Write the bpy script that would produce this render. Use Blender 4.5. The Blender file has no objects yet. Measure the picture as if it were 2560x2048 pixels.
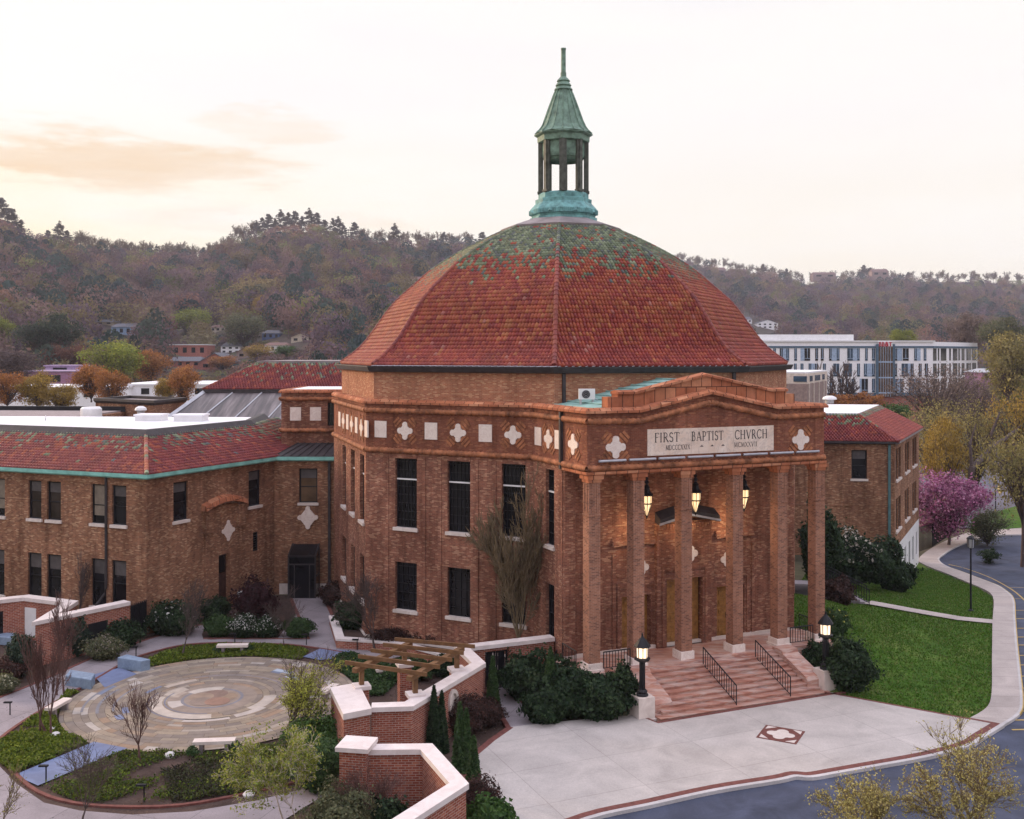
import bpy, bmesh, math, random
import numpy as np
from mathutils import Vector, Matrix
R = math.radians
scene = bpy.context.scene
COL = scene.collection

# ------------------------------------------------------------------ camera
H, F, CU, CV = 17.0, 2600.0, 1280.0, 885.0       # eye height (m); lens constants of a 2560 x 2048 frame
cam = bpy.data.cameras.new("camera"); camo = bpy.data.objects.new("camera", cam); COL.objects.link(camo)
cam.sensor_width = 36.0; cam.lens = F / 2560 * 36; cam.sensor_fit = 'HORIZONTAL'
cam.shift_y = -(1024 - CV) / 2560
cam.clip_start = 0.5; cam.clip_end = 20000
camo.location = (0, 0, H); camo.rotation_euler = (R(90), 0, 0)
scene.camera = camo

# ------------------------------------------------------------------ world, sun, exposure
SUN_AZ, SUN_EL = R(-58), R(14)
scene.view_settings.view_transform = 'Standard'; scene.view_settings.look = 'None'
scene.view_settings.exposure = 0.12; scene.view_settings.gamma = 1.0
world = bpy.data.worlds.new("World"); scene.world = world; world.use_nodes = True
def world_nodes():
    nt = world.node_tree; nt.nodes.clear(); L = nt.links.new
    def N(t, **k):
        n = nt.nodes.new(t)
        for a, b in k.items(): setattr(n, a, b)
        return n
    out = N('ShaderNodeOutputWorld'); bg = N('ShaderNodeBackground'); bg.inputs['Strength'].default_value = 0.1
    sky = N('ShaderNodeTexSky', sky_type='NISHITA', sun_disc=False, sun_elevation=SUN_EL, sun_rotation=SUN_AZ)
    sky.air_density = 1.0; sky.dust_density = 2.0
    tc = N('ShaderNodeTexCoord'); sep = N('ShaderNodeSeparateXYZ'); L(tc.outputs['Generated'], sep.inputs[0])
    # high thin cloud veil over the whole sky: cream low down, cooler overhead
    ramp = N('ShaderNodeValToRGB'); L(sep.outputs['Z'], ramp.inputs[0])
    e = ramp.color_ramp.elements
    e[0].position = 0.0; e[0].color = (1.0, 0.88, 0.68, 1)
    e[1].position = 1.0; e[1].color = (0.60, 0.62, 0.84, 1)
    for p, c in ((0.10, (0.985, 0.91, 0.80, 1)), (0.22, (0.955, 0.915, 0.90, 1)), (0.38, (0.925, 0.90, 0.91, 1)), (0.62, (0.72, 0.72, 0.88, 1))):
        x = e.new(p); x.color = c
    # cooler away from the sun side
    ramp2 = N('ShaderNodeValToRGB'); L(sep.outputs['Y'], ramp2.inputs[0]); f = ramp2.color_ramp.elements
    f[0].position = 0.0; f[0].color = (0.70, 0.69, 0.82, 1); f[1].position = 0.55; f[1].color = (1, 1, 1, 1)
    mr = N('ShaderNodeMapRange'); mr.inputs[1].default_value = -1; mr.inputs[2].default_value = 1
    L(sep.outputs['Y'], mr.inputs[0]); nt.links.remove(ramp2.inputs[0].links[0]); L(mr.outputs[0], ramp2.inputs[0])
    mul = N('ShaderNodeMix', data_type='RGBA', blend_type='MULTIPLY'); mul.inputs[0].default_value = 1
    L(ramp.outputs[0], mul.inputs[6]); L(ramp2.outputs[0], mul.inputs[7])
    # warm cloud banks low on the left
    mp = N('ShaderNodeMapping'); L(tc.outputs['Generated'], mp.inputs[0]); mp.inputs['Scale'].default_value = (4.0, 4.0, 20.0)
    mp.inputs['Location'].default_value = (0.7, 0.2, 0.35)
    nz = N('ShaderNodeTexNoise'); nz.inputs['Scale'].default_value = 1.0; nz.inputs['Detail'].default_value = 9; nz.inputs['Roughness'].default_value = 0.6
    L(mp.outputs[0], nz.inputs[0])
    def math_(op, x, y, z=None):
        n = N('ShaderNodeMath', operation=op)
        for i, q in enumerate((x, y, z)):
            if q is None: continue
            if hasattr(q, 'links'): L(q, n.inputs[i])
            else: n.inputs[i].default_value = q
        return n.outputs[0]
    def bank(cx, cz, wx, wz, amp):               # one cloud bank with ragged edges
        ax = math_('POWER', math_('ABSOLUTE', math_('DIVIDE', math_('SUBTRACT', sep.outputs['X'], cx), wx), 0), 2.0); bz = math_('POWER', math_('ABSOLUTE', math_('DIVIDE', math_('SUBTRACT', sep.outputs['Z'], cz), wz), 0), 2.0)
        f = math_('SUBTRACT', math_('MULTIPLY_ADD', nz.outputs[0], 9.0, -3.7), math_('ADD', ax, bz))
        t = N('ShaderNodeMapRange', interpolation_type='SMOOTHSTEP'); t.inputs[1].default_value = -0.15; t.inputs[2].default_value = 1.0; t.inputs[4].default_value = amp; L(f, t.inputs[0]); return t.outputs[0]
    m_ = math_('MAXIMUM', bank(-0.36, 0.160, 0.21, 0.036, 0.95), math_('MAXIMUM', bank(-0.225, 0.21, 0.06, 0.02, 0.45), bank(-0.24, 0.125, 0.16, 0.012, 0.55)))
    gx = N('ShaderNodeMapRange', interpolation_type='SMOOTHSTEP'); gx.inputs[1].default_value = 0.05; gx.inputs[2].default_value = -0.32; L(sep.outputs['X'], gx.inputs[0])
    gz = N('ShaderNodeMapRange', interpolation_type='SMOOTHSTEP'); gz.inputs[1].default_value = 0.24; gz.inputs[2].default_value = 0.09; L(sep.outputs['Z'], gz.inputs[0])
    glow = N('ShaderNodeMix', data_type='RGBA'); L(math_('MULTIPLY', math_('MULTIPLY', gx.outputs[0], gz.outputs[0]), 0.85), glow.inputs[0]); L(mul.outputs[2], glow.inputs[6]); glow.inputs[7].default_value = (1.0, 0.85, 0.56, 1)
    cm = N('ShaderNodeMix', data_type='RGBA'); L(m_, cm.inputs[0]); L(glow.outputs[2], cm.inputs[6]); cm.inputs[7].default_value = (0.86, 0.63, 0.41, 1)
    # faint streaks elsewhere
    mp2 = N('ShaderNodeMapping'); L(tc.outputs['Generated'], mp2.inputs[0]); mp2.inputs['Scale'].default_value = (2.2, 2.2, 11.0)
    n2 = N('ShaderNodeTexNoise'); n2.inputs['Scale'].default_value = 1.6; n2.inputs['Detail'].default_value = 5; L(mp2.outputs[0], n2.inputs[0])
    st = N('ShaderNodeMapRange'); st.inputs[1].default_value = 0.35; st.inputs[2].default_value = 0.7; st.inputs[3].default_value = 0.0; st.inputs[4].default_value = 0.85; L(n2.outputs[0], st.inputs[0])
    cm2 = N('ShaderNodeMix', data_type='RGBA'); L(st.outputs[0], cm2.inputs[0]); L(cm.outputs[2], cm2.inputs[6]); cm2.inputs[7].default_value = (1.0, 0.96, 0.915, 1)
    # an overcast sky is brighter overhead than at the horizon
    zen = N('ShaderNodeMapRange', interpolation_type='SMOOTHSTEP'); zen.inputs[1].default_value = 0.36; zen.inputs[2].default_value = 0.85; zen.inputs[3].default_value = 10.4; zen.inputs[4].default_value = 22.0; L(sep.outputs['Z'], zen.inputs[0])
    sc = N('ShaderNodeVectorMath', operation='SCALE'); L(zen.outputs[0], sc.inputs['Scale']); L(cm2.outputs[2], sc.inputs[0])
    fin = N('ShaderNodeMix', data_type='RGBA'); fin.inputs[0].default_value = 0.93
    L(sky.outputs[0], fin.inputs[6]); L(sc.outputs[0], fin.inputs[7])
    L(fin.outputs[2], bg.inputs['Color']); L(bg.outputs[0], out.inputs['Surface'])
world_nodes()
sun = bpy.data.lights.new("sun", 'SUN'); suno = bpy.data.objects.new("sun", sun); COL.objects.link(suno)
sun.energy = 3.0; sun.angle = R(16); sun.color = (1.0, 0.70, 0.44)
sdir = Vector((math.sin(SUN_AZ) * math.cos(SUN_EL), math.cos(SUN_AZ) * math.cos(SUN_EL), math.sin(SUN_EL)))
suno.rotation_euler = (-sdir).to_track_quat('-Z', 'Y').to_euler(); suno.location = (-60, 60, 60)

# ------------------------------------------------------------------ helpers
def sst(a, b, x):
    t = min(1.0, max(0.0, (x - a) / (b - a))); return t * t * (3 - 2 * t)
def gh(x, y):                                    # height of the natural ground
    return -3.7 * sst(60, 102, y) * sst(20, 34, x)
def P(u, v, Y):                                  # point seen at (u, v) standing Y metres ahead
    return Vector(((u - CU) / F * Y, Y, H - (v - CV) / F * Y))
def G(u, v, z=0.0):                              # point of the ground seen at (u, v)
    Y = 50.0
    for _ in range(40):
        X = (u - CU) / F * Y
        Y2 = (H - (gh(X, Y) + z)) * F / (v - CV)
        Y = 0.5 * Y + 0.5 * Y2
    X = (u - CU) / F * Y
    return Vector((X, Y, gh(X, Y) + z))

def tag(o, label=None, cat=None, group=None, kind=None):
    if label: o['label'] = label
    if cat: o['category'] = cat
    if group: o['group'] = group
    if kind: o['kind'] = kind
    return o
def thing(name, label, cat, loc=(0, 0, 0), group=None, rz=0.0):
    o = bpy.data.objects.new(name, None); o.empty_display_size = 0.2; COL.objects.link(o)
    o.location = loc; o.rotation_euler = (0, 0, rz)
    return tag(o, label, cat, group)
def root_of(o):
    while o.parent: o = o.parent
    return o
def copy_tree(o, parent=None):
    c = o.copy(); COL.objects.link(c); c.parent = parent
    for ch in list(o.children): copy_tree(ch, c)
    return c

def finish(name, V, faces, mat, parent=None, cols=None, local=False, smooth=False):
    V = np.asarray(V, dtype=np.float64).reshape(-1, 3)
    if parent is not None and not local:
        V = V - np.array(root_of(parent).location)
    me = bpy.data.meshes.new(name)
    if isinstance(faces, np.ndarray):
        n, k = faces.shape
        me.vertices.add(len(V)); me.vertices.foreach_set('co', V.astype(np.float32).ravel())
        me.loops.add(n * k); me.loops.foreach_set('vertex_index', faces.astype(np.int32).ravel())
        me.polygons.add(n); me.polygons.foreach_set('loop_start', np.arange(0, n * k, k, dtype=np.int32))
        me.update(calc_edges=True)
    else:
        me.from_pydata([tuple(v) for v in V], [], faces); me.update()
    if cols is not None:
        a = me.attributes.new('Col', 'FLOAT_COLOR', 'FACE')
        c = np.ones((len(me.polygons), 4), dtype=np.float32); c[:, :3] = np.asarray(cols)
        a.data.foreach_set('color', c.ravel())
    if len(me.polygons) < 60000: auto_uv(me)
    if smooth: me.polygons.foreach_set('use_smooth', [True] * len(me.polygons))
    if isinstance(mat, (list, tuple)):
        for m in mat: me.materials.append(m)
    else: me.materials.append(mat)
    o = bpy.data.objects.new(name, me); COL.objects.link(o)
    if parent is not None: o.parent = parent
    return o
def auto_uv(me):
    n = len(me.polygons)
    if n == 0: return
    nl = len(me.loops)
    uv = me.uv_layers.new(name='UVMap')
    co = np.empty(len(me.vertices) * 3); me.vertices.foreach_get('co', co); co = co.reshape(-1, 3)
    vi = np.empty(nl, dtype=np.int32); me.loops.foreach_get('vertex_index', vi)
    no = np.empty(n * 3); me.polygons.foreach_get('normal', no); no = no.reshape(-1, 3)
    tot = np.empty(n, dtype=np.int32); me.polygons.foreach_get('loop_total', tot)
    N = np.repeat(no, tot, axis=0)
    hz = np.hypot(N[:, 0], N[:, 1])
    flat = hz < 0.15
    s = np.where(N[:, 2:] < 0, 1, 1)
    tx = np.where(flat, 1.0, -N[:, 1] / np.maximum(hz, 1e-6)); ty = np.where(flat, 0.0, N[:, 0] / np.maximum(hz, 1e-6))
    T = np.stack([tx, ty, np.zeros_like(tx)], 1)
    B = np.cross(N, T)
    B[flat] = (0, 1, 0)
    p = co[vi]
    U = np.stack([(p * T).sum(1), (p * B).sum(1)], 1).astype(np.float32)
    uv.data.foreach_set('uv', U.ravel())

class MB:
    def __init__(s): s.v = []; s.f = []; s.c = []
    def add(s, pts, faces, col=None):
        b = len(s.v); s.v.extend([tuple(p) for p in pts])
        for f in faces: s.f.append(tuple(i + b for i in f)); s.c.append(col)
        return s
    def quad(s, a, b, c, d, col=None): return s.add([a, b, c, d], [(0, 1, 2, 3)], col)
    def hexa(s, p, col=None):                    # 4 bottom, 4 top
        return s.add(p, [(3, 2, 1, 0), (4, 5, 6, 7), (0, 1, 5, 4), (1, 2, 6, 5), (2, 3, 7, 6), (3, 0, 4, 7)], col)
    def box(s, c, size, rz=0.0, col=None):
        hx, hy, hz = size[0] / 2, size[1] / 2, size[2] / 2; ca, sa = math.cos(rz), math.sin(rz)
        pts = []
        for z in (-hz, hz):
            for x, y in ((-hx, -hy), (hx, -hy), (hx, hy), (-hx, hy)):
                pts.append((c[0] + x * ca - y * sa, c[1] + x * sa + y * ca, c[2] + z))
        return s.hexa(pts, col)
    def prism(s, poly, z0, z1, col=None, cap=True):
        n = len(poly); A = sum(poly[i][0] * poly[(i + 1) % n][1] - poly[(i + 1) % n][0] * poly[i][1] for i in range(n))
        if A < 0: poly = poly[::-1]
        zf0 = z0 if callable(z0) else (lambda x, y: z0); zf1 = z1 if callable(z1) else (lambda x, y: z1)
        pts = [(p[0], p[1], zf0(p[0], p[1])) for p in poly] + [(p[0], p[1], zf1(p[0], p[1])) for p in poly]
        fs = [(i, (i + 1) % n, n + (i + 1) % n, n + i) for i in range(n)]
        if cap: fs += [tuple(range(n, 2 * n)), tuple(range(n - 1, -1, -1))]
        return s.add(pts, fs, col)
    def tube(s, path, rad, n=6, col=None, cap=True):
        path = [Vector(p) for p in path]; rings = []
        for i, p in enumerate(path):
            d = (path[min(i + 1, len(path) - 1)] - path[max(i - 1, 0)]).normalized()
            up = Vector((0, 0, 1)) if abs(d.z) < 0.9 else Vector((1, 0, 0))
            a = d.cross(up).normalized(); b = a.cross(d)
            r = rad[i] if isinstance(rad, (list, tuple)) else rad
            rings.append([p + (a * math.cos(2 * math.pi * k / n) + b * math.sin(2 * math.pi * k / n)) * r for k in range(n)])
        pts = [q for r_ in rings for q in r_]; fs = []
        for i in range(len(path) - 1):
            for k in range(n): fs.append((i * n + k, i * n + (k + 1) % n, (i + 1) * n + (k + 1) % n, (i + 1) * n + k))
        if cap: fs += [tuple(range(n)), tuple(range((len(path) - 1) * n + n - 1, (len(path) - 1) * n - 1, -1))]
        return s.add(pts, fs, col)
    def lathe(s, c, prof, n=8, a0=0.0, col=None, cap=True):   # prof: (r, z)
        pts = []; fs = []
        for r, z in prof:
            for k in range(n):
                a = a0 + 2 * math.pi * k / n; pts.append((c[0] + r * math.sin(a), c[1] - r * math.cos(a), c[2] + z))
        for i in range(len(prof) - 1):
            for k in range(n): fs.append((i * n + k, i * n + (k + 1) % n, (i + 1) * n + (k + 1) % n, (i + 1) * n + k))
        if cap: fs += [tuple(range(n - 1, -1, -1)), tuple(range((len(prof) - 1) * n, len(prof) * n))]
        return s.add(pts, fs, col)
    def build(s, name, mat, parent=None, smooth=False, local=False):
        cols = None
        if any(c is not None for c in s.c): cols = [c if c is not None else (0.5, 0.5, 0.5) for c in s.c]
        return finish(name, s.v, s.f, mat, parent, cols, local, smooth)

# ------------------------------------------------------------------ materials
def new_mat(name):
    m = bpy.data.materials.new(name); m.use_nodes = True; nt = m.node_tree; b = nt.nodes['Principled BSDF']
    return m, nt, b
def nd(nt, t, **k):
    n = nt.nodes.new(t)
    for a, b in k.items(): setattr(n, a, b)
    return n
def mixc(nt, fac, a, b, mode='MIX'):
    m = nd(nt, 'ShaderNodeMix', data_type='RGBA', blend_type=mode)
    for i, x in ((0, fac), (6, a), (7, b)):
        if hasattr(x, 'links'): nt.links.new(x, m.inputs[i])
        else: m.inputs[i].default_value = x if i == 0 else (x[0], x[1], x[2], 1)
    return m.outputs[2]
def noise(nt, scale, detail=4, rough=0.55, vec=None, dist=0.0):
    n = nd(nt, 'ShaderNodeTexNoise'); n.inputs['Scale'].default_value = scale; n.inputs['Detail'].default_value = detail
    n.inputs['Roughness'].default_value = rough; n.inputs['Distortion'].default_value = dist
    if vec is not None: nt.links.new(vec, n.inputs['Vector'])
    return n.outputs['Fac']
def ramp(nt, fac, stops):
    r = nd(nt, 'ShaderNodeValToRGB'); nt.links.new(fac, r.inputs[0]); e = r.color_ramp.elements
    while len(e) < len(stops): e.new(0.5)
    for i, (p, c) in enumerate(stops): e[i].position = p; e[i].color = (c[0], c[1], c[2], 1) if not isinstance(c, float) else (c, c, c, 1)
    return r.outputs[0]
def bump(nt, b, h, strength=0.3, dist=0.02):
    n = nd(nt, 'ShaderNodeBump'); n.inputs['Strength'].default_value = strength; n.inputs['Distance'].default_value = dist
    nt.links.new(h, n.inputs['Height']); nt.links.new(n.outputs[0], b.inputs['Normal'])
def objco(nt):
    return nd(nt, 'ShaderNodeTexCoord').outputs['Object']
def uvco(nt, sx=1, sy=1, rz=0.0):
    t = nd(nt, 'ShaderNodeTexCoord'); m = nd(nt, 'ShaderNodeMapping'); m.inputs['Scale'].default_value = (sx, sy, 1); m.inputs['Rotation'].default_value = (0, 0, rz)
    nt.links.new(t.outputs['UV'], m.inputs[0]); return m.outputs[0]
def plain(name, c, rough=0.7, metal=0.0, var=0.25, scale=2.0, spec=0.3):
    m, nt, b = new_mat(name); co = objco(nt)
    n1 = noise(nt, scale, 6, 0.6, co)
    dark = [x * (1 - var) for x in c]; lite = [min(1, x * (1 + var)) for x in c]
    nt.links.new(ramp(nt, n1, ((0.3, dark), (0.7, lite))), b.inputs['Base Color'])
    b.inputs['Roughness'].default_value = rough; b.inputs['Metallic'].default_value = metal; b.inputs['Specular IOR Level'].default_value = spec
    return m
def attr(name, rough=0.8, var=0.3, scale=1.2, spec=0.2, bmp=0.0, trans=0.0):
    m, nt, b = new_mat(name); a = nd(nt, 'ShaderNodeAttribute', attribute_name='Col'); co = objco(nt)
    n1 = noise(nt, scale, 4, 0.6, co)
    g = ramp(nt, n1, ((0.25, (1 - var,) * 3), (0.75, (1 + var * 0.4,) * 3)))
    c = mixc(nt, 1.0, a.outputs['Color'], g, 'MULTIPLY')
    nt.links.new(c, b.inputs['Base Color']); b.inputs['Roughness'].default_value = rough; b.inputs['Specular IOR Level'].default_value = spec
    if bmp: bump(nt, b, noise(nt, scale * 6, 4, 0.6, co), bmp, 0.03)
    if trans:
        t = nd(nt, 'ShaderNodeBsdfTranslucent'); nt.links.new(c, t.inputs[0]); mx = nd(nt, 'ShaderNodeMixShader'); mx.inputs[0].default_value = trans
        nt.links.new(b.outputs[0], mx.inputs[1]); nt.links.new(t.outputs[0], mx.inputs[2]); nt.links.new(mx.outputs[0], nt.nodes['Material Output'].inputs[0])
    return m
def brick(name, c1, c2, c3, mortar, w=0.22, h=0.075, msize=0.10, stain=(0.55, 0.5, 0.48), stain_amt=0.5):
    m, nt, b = new_mat(name); uv = uvco(nt)
    t = nd(nt, 'ShaderNodeTexBrick'); nt.links.new(uv, t.inputs['Vector'])
    t.inputs['Scale'].default_value = 1.0; t.inputs['Brick Width'].default_value = w; t.inputs['Row Height'].default_value = h
    t.inputs['Mortar Size'].default_value = msize * h; t.inputs['Mortar Smooth'].default_value = 0.2; t.inputs['Bias'].default_value = -0.1
    t.inputs['Color1'].default_value = (*c1, 1); t.inputs['Color2'].default_value = (*c2, 1); t.inputs['Mortar'].default_value = (*mortar, 1)
    # a second, sparser set of odd bricks: one random value per brick
    t2 = nd(nt, 'ShaderNodeTexBrick'); nt.links.new(uv, t2.inputs['Vector']); t2.inputs['Scale'].default_value = 1.0
    t2.inputs['Brick Width'].default_value = w; t2.inputs['Row Height'].default_value = h; t2.inputs['Mortar Size'].default_value = 0.0
    t2.inputs['Color1'].default_value = (0, 0, 0, 1); t2.inputs['Color2'].default_value = (1, 1, 1, 1)
    odd = ramp(nt, t2.outputs['Color'], ((0.72, 0.0), (0.86, 1.0)))
    mt = nd(nt, 'ShaderNodeMath', operation='SUBTRACT'); mt.inputs[0].default_value = 1.0; nt.links.new(t.outputs['Fac'], mt.inputs[1])
    mo = nd(nt, 'ShaderNodeMath', operation='MULTIPLY'); nt.links.new(odd, mo.inputs[0]); nt.links.new(mt.outputs[0], mo.inputs[1])
    c = mixc(nt, mo.outputs[0], t.outputs['Color'], c3)
    co = objco(nt)
    mpz = nd(nt, 'ShaderNodeMapping'); mpz.inputs['Scale'].default_value = (1, 1, 0.35); nt.links.new(co, mpz.inputs[0])
    big = ramp(nt, noise(nt, 0.55, 6, 0.65, mpz.outputs[0]), ((0.38, stain), (0.62, (1.08, 1.06, 1.04))))
    c = mixc(nt, stain_amt, c, mixc(nt, 1.0, c, big, 'MULTIPLY'))
    mps = nd(nt, 'ShaderNodeMapping'); mps.inputs['Scale'].default_value = (2.6, 2.6, 0.22); nt.links.new(co, mps.inputs[0])
    run = ramp(nt, noise(nt, 1.0, 6, 0.7, mps.outputs[0]), ((0.34, (0.55, 0.5, 0.48)), (0.5, (1.0, 1.0, 1.0)), (0.72, (1.12, 1.1, 1.06))))
    c = mixc(nt, stain_amt * 0.75, c, mixc(nt, 1.0, c, run, 'MULTIPLY'))
    mid = ramp(nt, noise(nt, 3.0, 4, 0.6, co), ((0.3, 0.8), (0.7, 1.12)))
    c = mixc(nt, 0.8, c, mixc(nt, 1.0, c, mid, 'MULTIPLY'))
    nt.links.new(c, b.inputs['Base Color']); b.inputs['Roughness'].default_value = 0.9; b.inputs['Specular IOR Level'].default_value = 0.15
    bump(nt, b, mt.outputs[0], 0.5, 0.012)
    return m
def stone(name, c, c2, vein=None, rough=0.6, scale=1.5):
    m, nt, b = new_mat(name); co = objco(nt)
    col = ramp(nt, noise(nt, scale, 8, 0.6, co, 1.2), ((0.3, c2), (0.7, c)))
    if vein: col = mixc(nt, ramp(nt, noise(nt, scale * 0.8, 5, 0.6, co, 3.5), ((0.46, 0.0), (0.5, 0.55), (0.54, 0.0))), col, vein)
    nt.links.new(col, b.inputs['Base Color']); b.inputs['Roughness'].default_value = rough
    return m
M = {}
M['brick'] = brick('church_brick', (0.32, 0.125, 0.080), (0.14, 0.054, 0.042), (0.46, 0.25, 0.165), (0.34, 0.21, 0.16), stain=(0.42, 0.36, 0.34), stain_amt=0.75)
M['brick_drum'] = brick('drum_brick', (0.42, 0.170, 0.095), (0.27, 0.095, 0.06), (0.52, 0.28, 0.165), (0.42, 0.28, 0.20), stain_amt=0.4)
M['brick_dark'] = brick('frieze_brick', (0.28, 0.095, 0.055), (0.175, 0.06, 0.042), (0.36, 0.15, 0.085), (0.27, 0.15, 0.11), stain=(0.42, 0.36, 0.34), stain_amt=0.75)
M['brick_column'] = brick('column_brick', (0.36, 0.165, 0.105), (0.25, 0.108, 0.072), (0.20, 0.090, 0.062), (0.40, 0.27, 0.21), stain=(0.6, 0.52, 0.48))
M['brick_wing'] = brick('wing_brick', (0.35, 0.165, 0.095), (0.125, 0.052, 0.037), (0.48, 0.29, 0.18), (0.34, 0.22, 0.155), stain=(0.45, 0.40, 0.38), stain_amt=0.75)
M['brick_garden'] = brick('garden_brick', (0.33, 0.085, 0.05), (0.225, 0.055, 0.038), (0.42, 0.145, 0.09), (0.44, 0.32, 0.27), w=0.26, h=0.092, msize=0.14, stain_amt=0.3)
M['terracotta'] = brick('terracotta', (0.50, 0.19, 0.10), (0.36, 0.125, 0.07), (0.56, 0.26, 0.15), (0.14, 0.06, 0.04), w=0.62, h=1.7, msize=0.016, stain=(0.45, 0.36, 0.33), stain_amt=0.55)
M['rope'] = plain('rope_terracotta', (0.30, 0.115, 0.055), 0.8, var=0.65, scale=2.2)
M['marble'] = stone('white_marble', (0.80, 0.71, 0.66), (0.70, 0.58, 0.52), (0.56, 0.42, 0.38), 0.5, 1.3)
M['plaque'] = stone('plaque_marble', (0.78, 0.66, 0.58), (0.66, 0.49, 0.39), (0.45, 0.36, 0.33), 0.45, 0.9)
def streaked(name):
    m, nt, b = new_mat(name); co = objco(nt); mp = nd(nt, 'ShaderNodeMapping'); mp.inputs['Rotation'].default_value = (0, 0, R(-23.5)); mp.inputs['Scale'].default_value = (0.42, 1.6, 4.2); nt.links.new(co, mp.inputs[0])
    c = ramp(nt, noise(nt, 1.5, 9, 0.62, mp.outputs[0], 1.0), ((0.30, (0.26, 0.10, 0.07)), (0.44, (0.42, 0.195, 0.14)), (0.57, (0.48, 0.32, 0.27)), (0.72, (0.56, 0.44, 0.40))))
    mp2 = nd(nt, 'ShaderNodeMapping'); mp2.inputs['Rotation'].default_value = (0, 0, R(-23.5)); mp2.inputs['Location'].default_value = (3, 5, 1); mp2.inputs['Scale'].default_value = (0.5, 2.0, 4.5); nt.links.new(co, mp2.inputs[0])
    k = ramp(nt, noise(nt, 1.3, 9, 0.65, mp2.outputs[0], 1.5), ((0.53, 0.0), (0.68, 0.65)))
    nt.links.new(mixc(nt, k, c, (0.13, 0.085, 0.11)), b.inputs['Base Color']); b.inputs['Roughness'].default_value = 0.5; return m
M['pinkstone'] = streaked('pink_marble')
M['limestone'] = stone('limestone', (0.72, 0.63, 0.58), (0.56, 0.47, 0.43), None, 0.7, 1.8)
M['coping'] = stone('pale_coping_stone', (0.74, 0.66, 0.64), (0.60, 0.52, 0.50), None, 0.7, 1.6)
M['tile'] = attr('roof_tile', 0.55, 0.35, 0.8, 0.35)
M['copper'] = plain('copper_patina_green', (0.15, 0.235, 0.18), 0.6, 0.0, 0.45, 2.6)
M['copper_blue'] = plain('copper_patina_blue', (0.15, 0.33, 0.33), 0.65, 0.0, 0.5, 2.2)
M['copper_dark'] = plain('copper_dark_bronze', (0.085, 0.09, 0.075), 0.5, 0.1, 0.5, 3.0)
M['gutter_teal'] = plain('teal_gutter_paint', (0.22, 0.50, 0.45), 0.55, 0.0, 0.25, 1.5)
M['verdigris'] = plain('verdigris_roof', (0.22, 0.37, 0.34), 0.6, 0.0, 0.3, 1.4)
M['black'] = plain('black_metal', (0.010, 0.010, 0.014), 0.5, 0.0, 0.3, 3, 0.25)
M['gutter_black'] = plain('dark_gutter', (0.04, 0.033, 0.036), 0.6, 0.0, 0.4, 2)
M['mauve_metal'] = plain('grey_flashing', (0.25, 0.21, 0.215), 0.6, 0.1, 0.3, 1)
M['white_roof'] = plain('white_membrane', (0.78, 0.77, 0.80), 0.6, 0.0, 0.08, 0.25)
M['white_paint'] = plain('white_paint', (0.74, 0.73, 0.74), 0.5, 0.0, 0.08, 1)
M['grey_metal'] = plain('grey_metal', (0.42, 0.42, 0.46), 0.4, 0.4, 0.15, 3)
M['bronze_door'] = plain('bronze_door', (0.30, 0.145, 0.042), 0.5, 0.1, 0.35, 5)
M['dark_wood'] = plain('dark_door_wood', (0.06, 0.028, 0.022), 0.6, 0.0, 0.4, 4)
M['gold_wood'] = plain('stained_timber', (0.155, 0.078, 0.034), 0.65, 0.0, 0.35, 3)
M['bark'] = plain('grey_brown_bark', (0.085, 0.06, 0.055), 0.9, 0, 0.4, 4)
M['bark_red'] = plain('reddish_bark', (0.12, 0.062, 0.055), 0.9, 0, 0.4, 4)
M['bark_olive'] = plain('olive_twig_bark', (0.16, 0.118, 0.07), 0.9, 0, 0.35, 3)
M['bark_white'] = plain('pale_birch_bark', (0.52, 0.44, 0.38), 0.85, 0, 0.35, 5)
M['leaf'] = attr('leaf', 0.7, 0.3, 1.0, 0.2, trans=0.3)
M['wood_mass'] = attr('far_foliage', 0.95, 0.15, 0.05, 0.0, trans=0.3)
M['stones'] = attr('paving_stone', 0.75, 0.28, 1.6, 0.25, 0.15)
def glass_mat(name, c, rough=0.08):
    m, nt, b = new_mat(name); co = objco(nt)
    nt.links.new(ramp(nt, noise(nt, 0.9, 3, 0.5, co), ((0.3, [x * 0.5 for x in c]), (0.7, [x * 1.4 for x in c]))), b.inputs['Base Color'])
    b.inputs['Roughness'].default_value = rough; b.inputs['Specular IOR Level'].default_value = 0.3
    bump(nt, b, noise(nt, 2.5, 2, 0.5, co), 0.05, 0.02); return m
M['glass'] = glass_mat('dark_window_glass', (0.010, 0.010, 0.013), 0.16)
M['glass_dim'] = glass_mat('window_glass_with_room', (0.035, 0.026, 0.022), 0.14)
M['glass_blue'] = glass_mat('blue_tint_glass', (0.04, 0.075, 0.12), 0.2)
M['glass_warm'] = glass_mat('warm_interior_glass', (0.10, 0.06, 0.035), 0.2)
def emit(name, c, s):
    m, nt, b = new_mat(name); b.inputs['Base Color'].default_value = (0.8, 0.7, 0.5, 1)
    b.inputs['Emission Color'].default_value = (*c, 1); b.inputs['Emission Strength'].default_value = s; return m
M['lamp_glow'] = emit('lit_lamp_glass', (1.0, 0.66, 0.32), 1.15)
M['lamp_glow2'] = emit('lit_frosted_glass', (1.0, 0.74, 0.55), 1.0)
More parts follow.
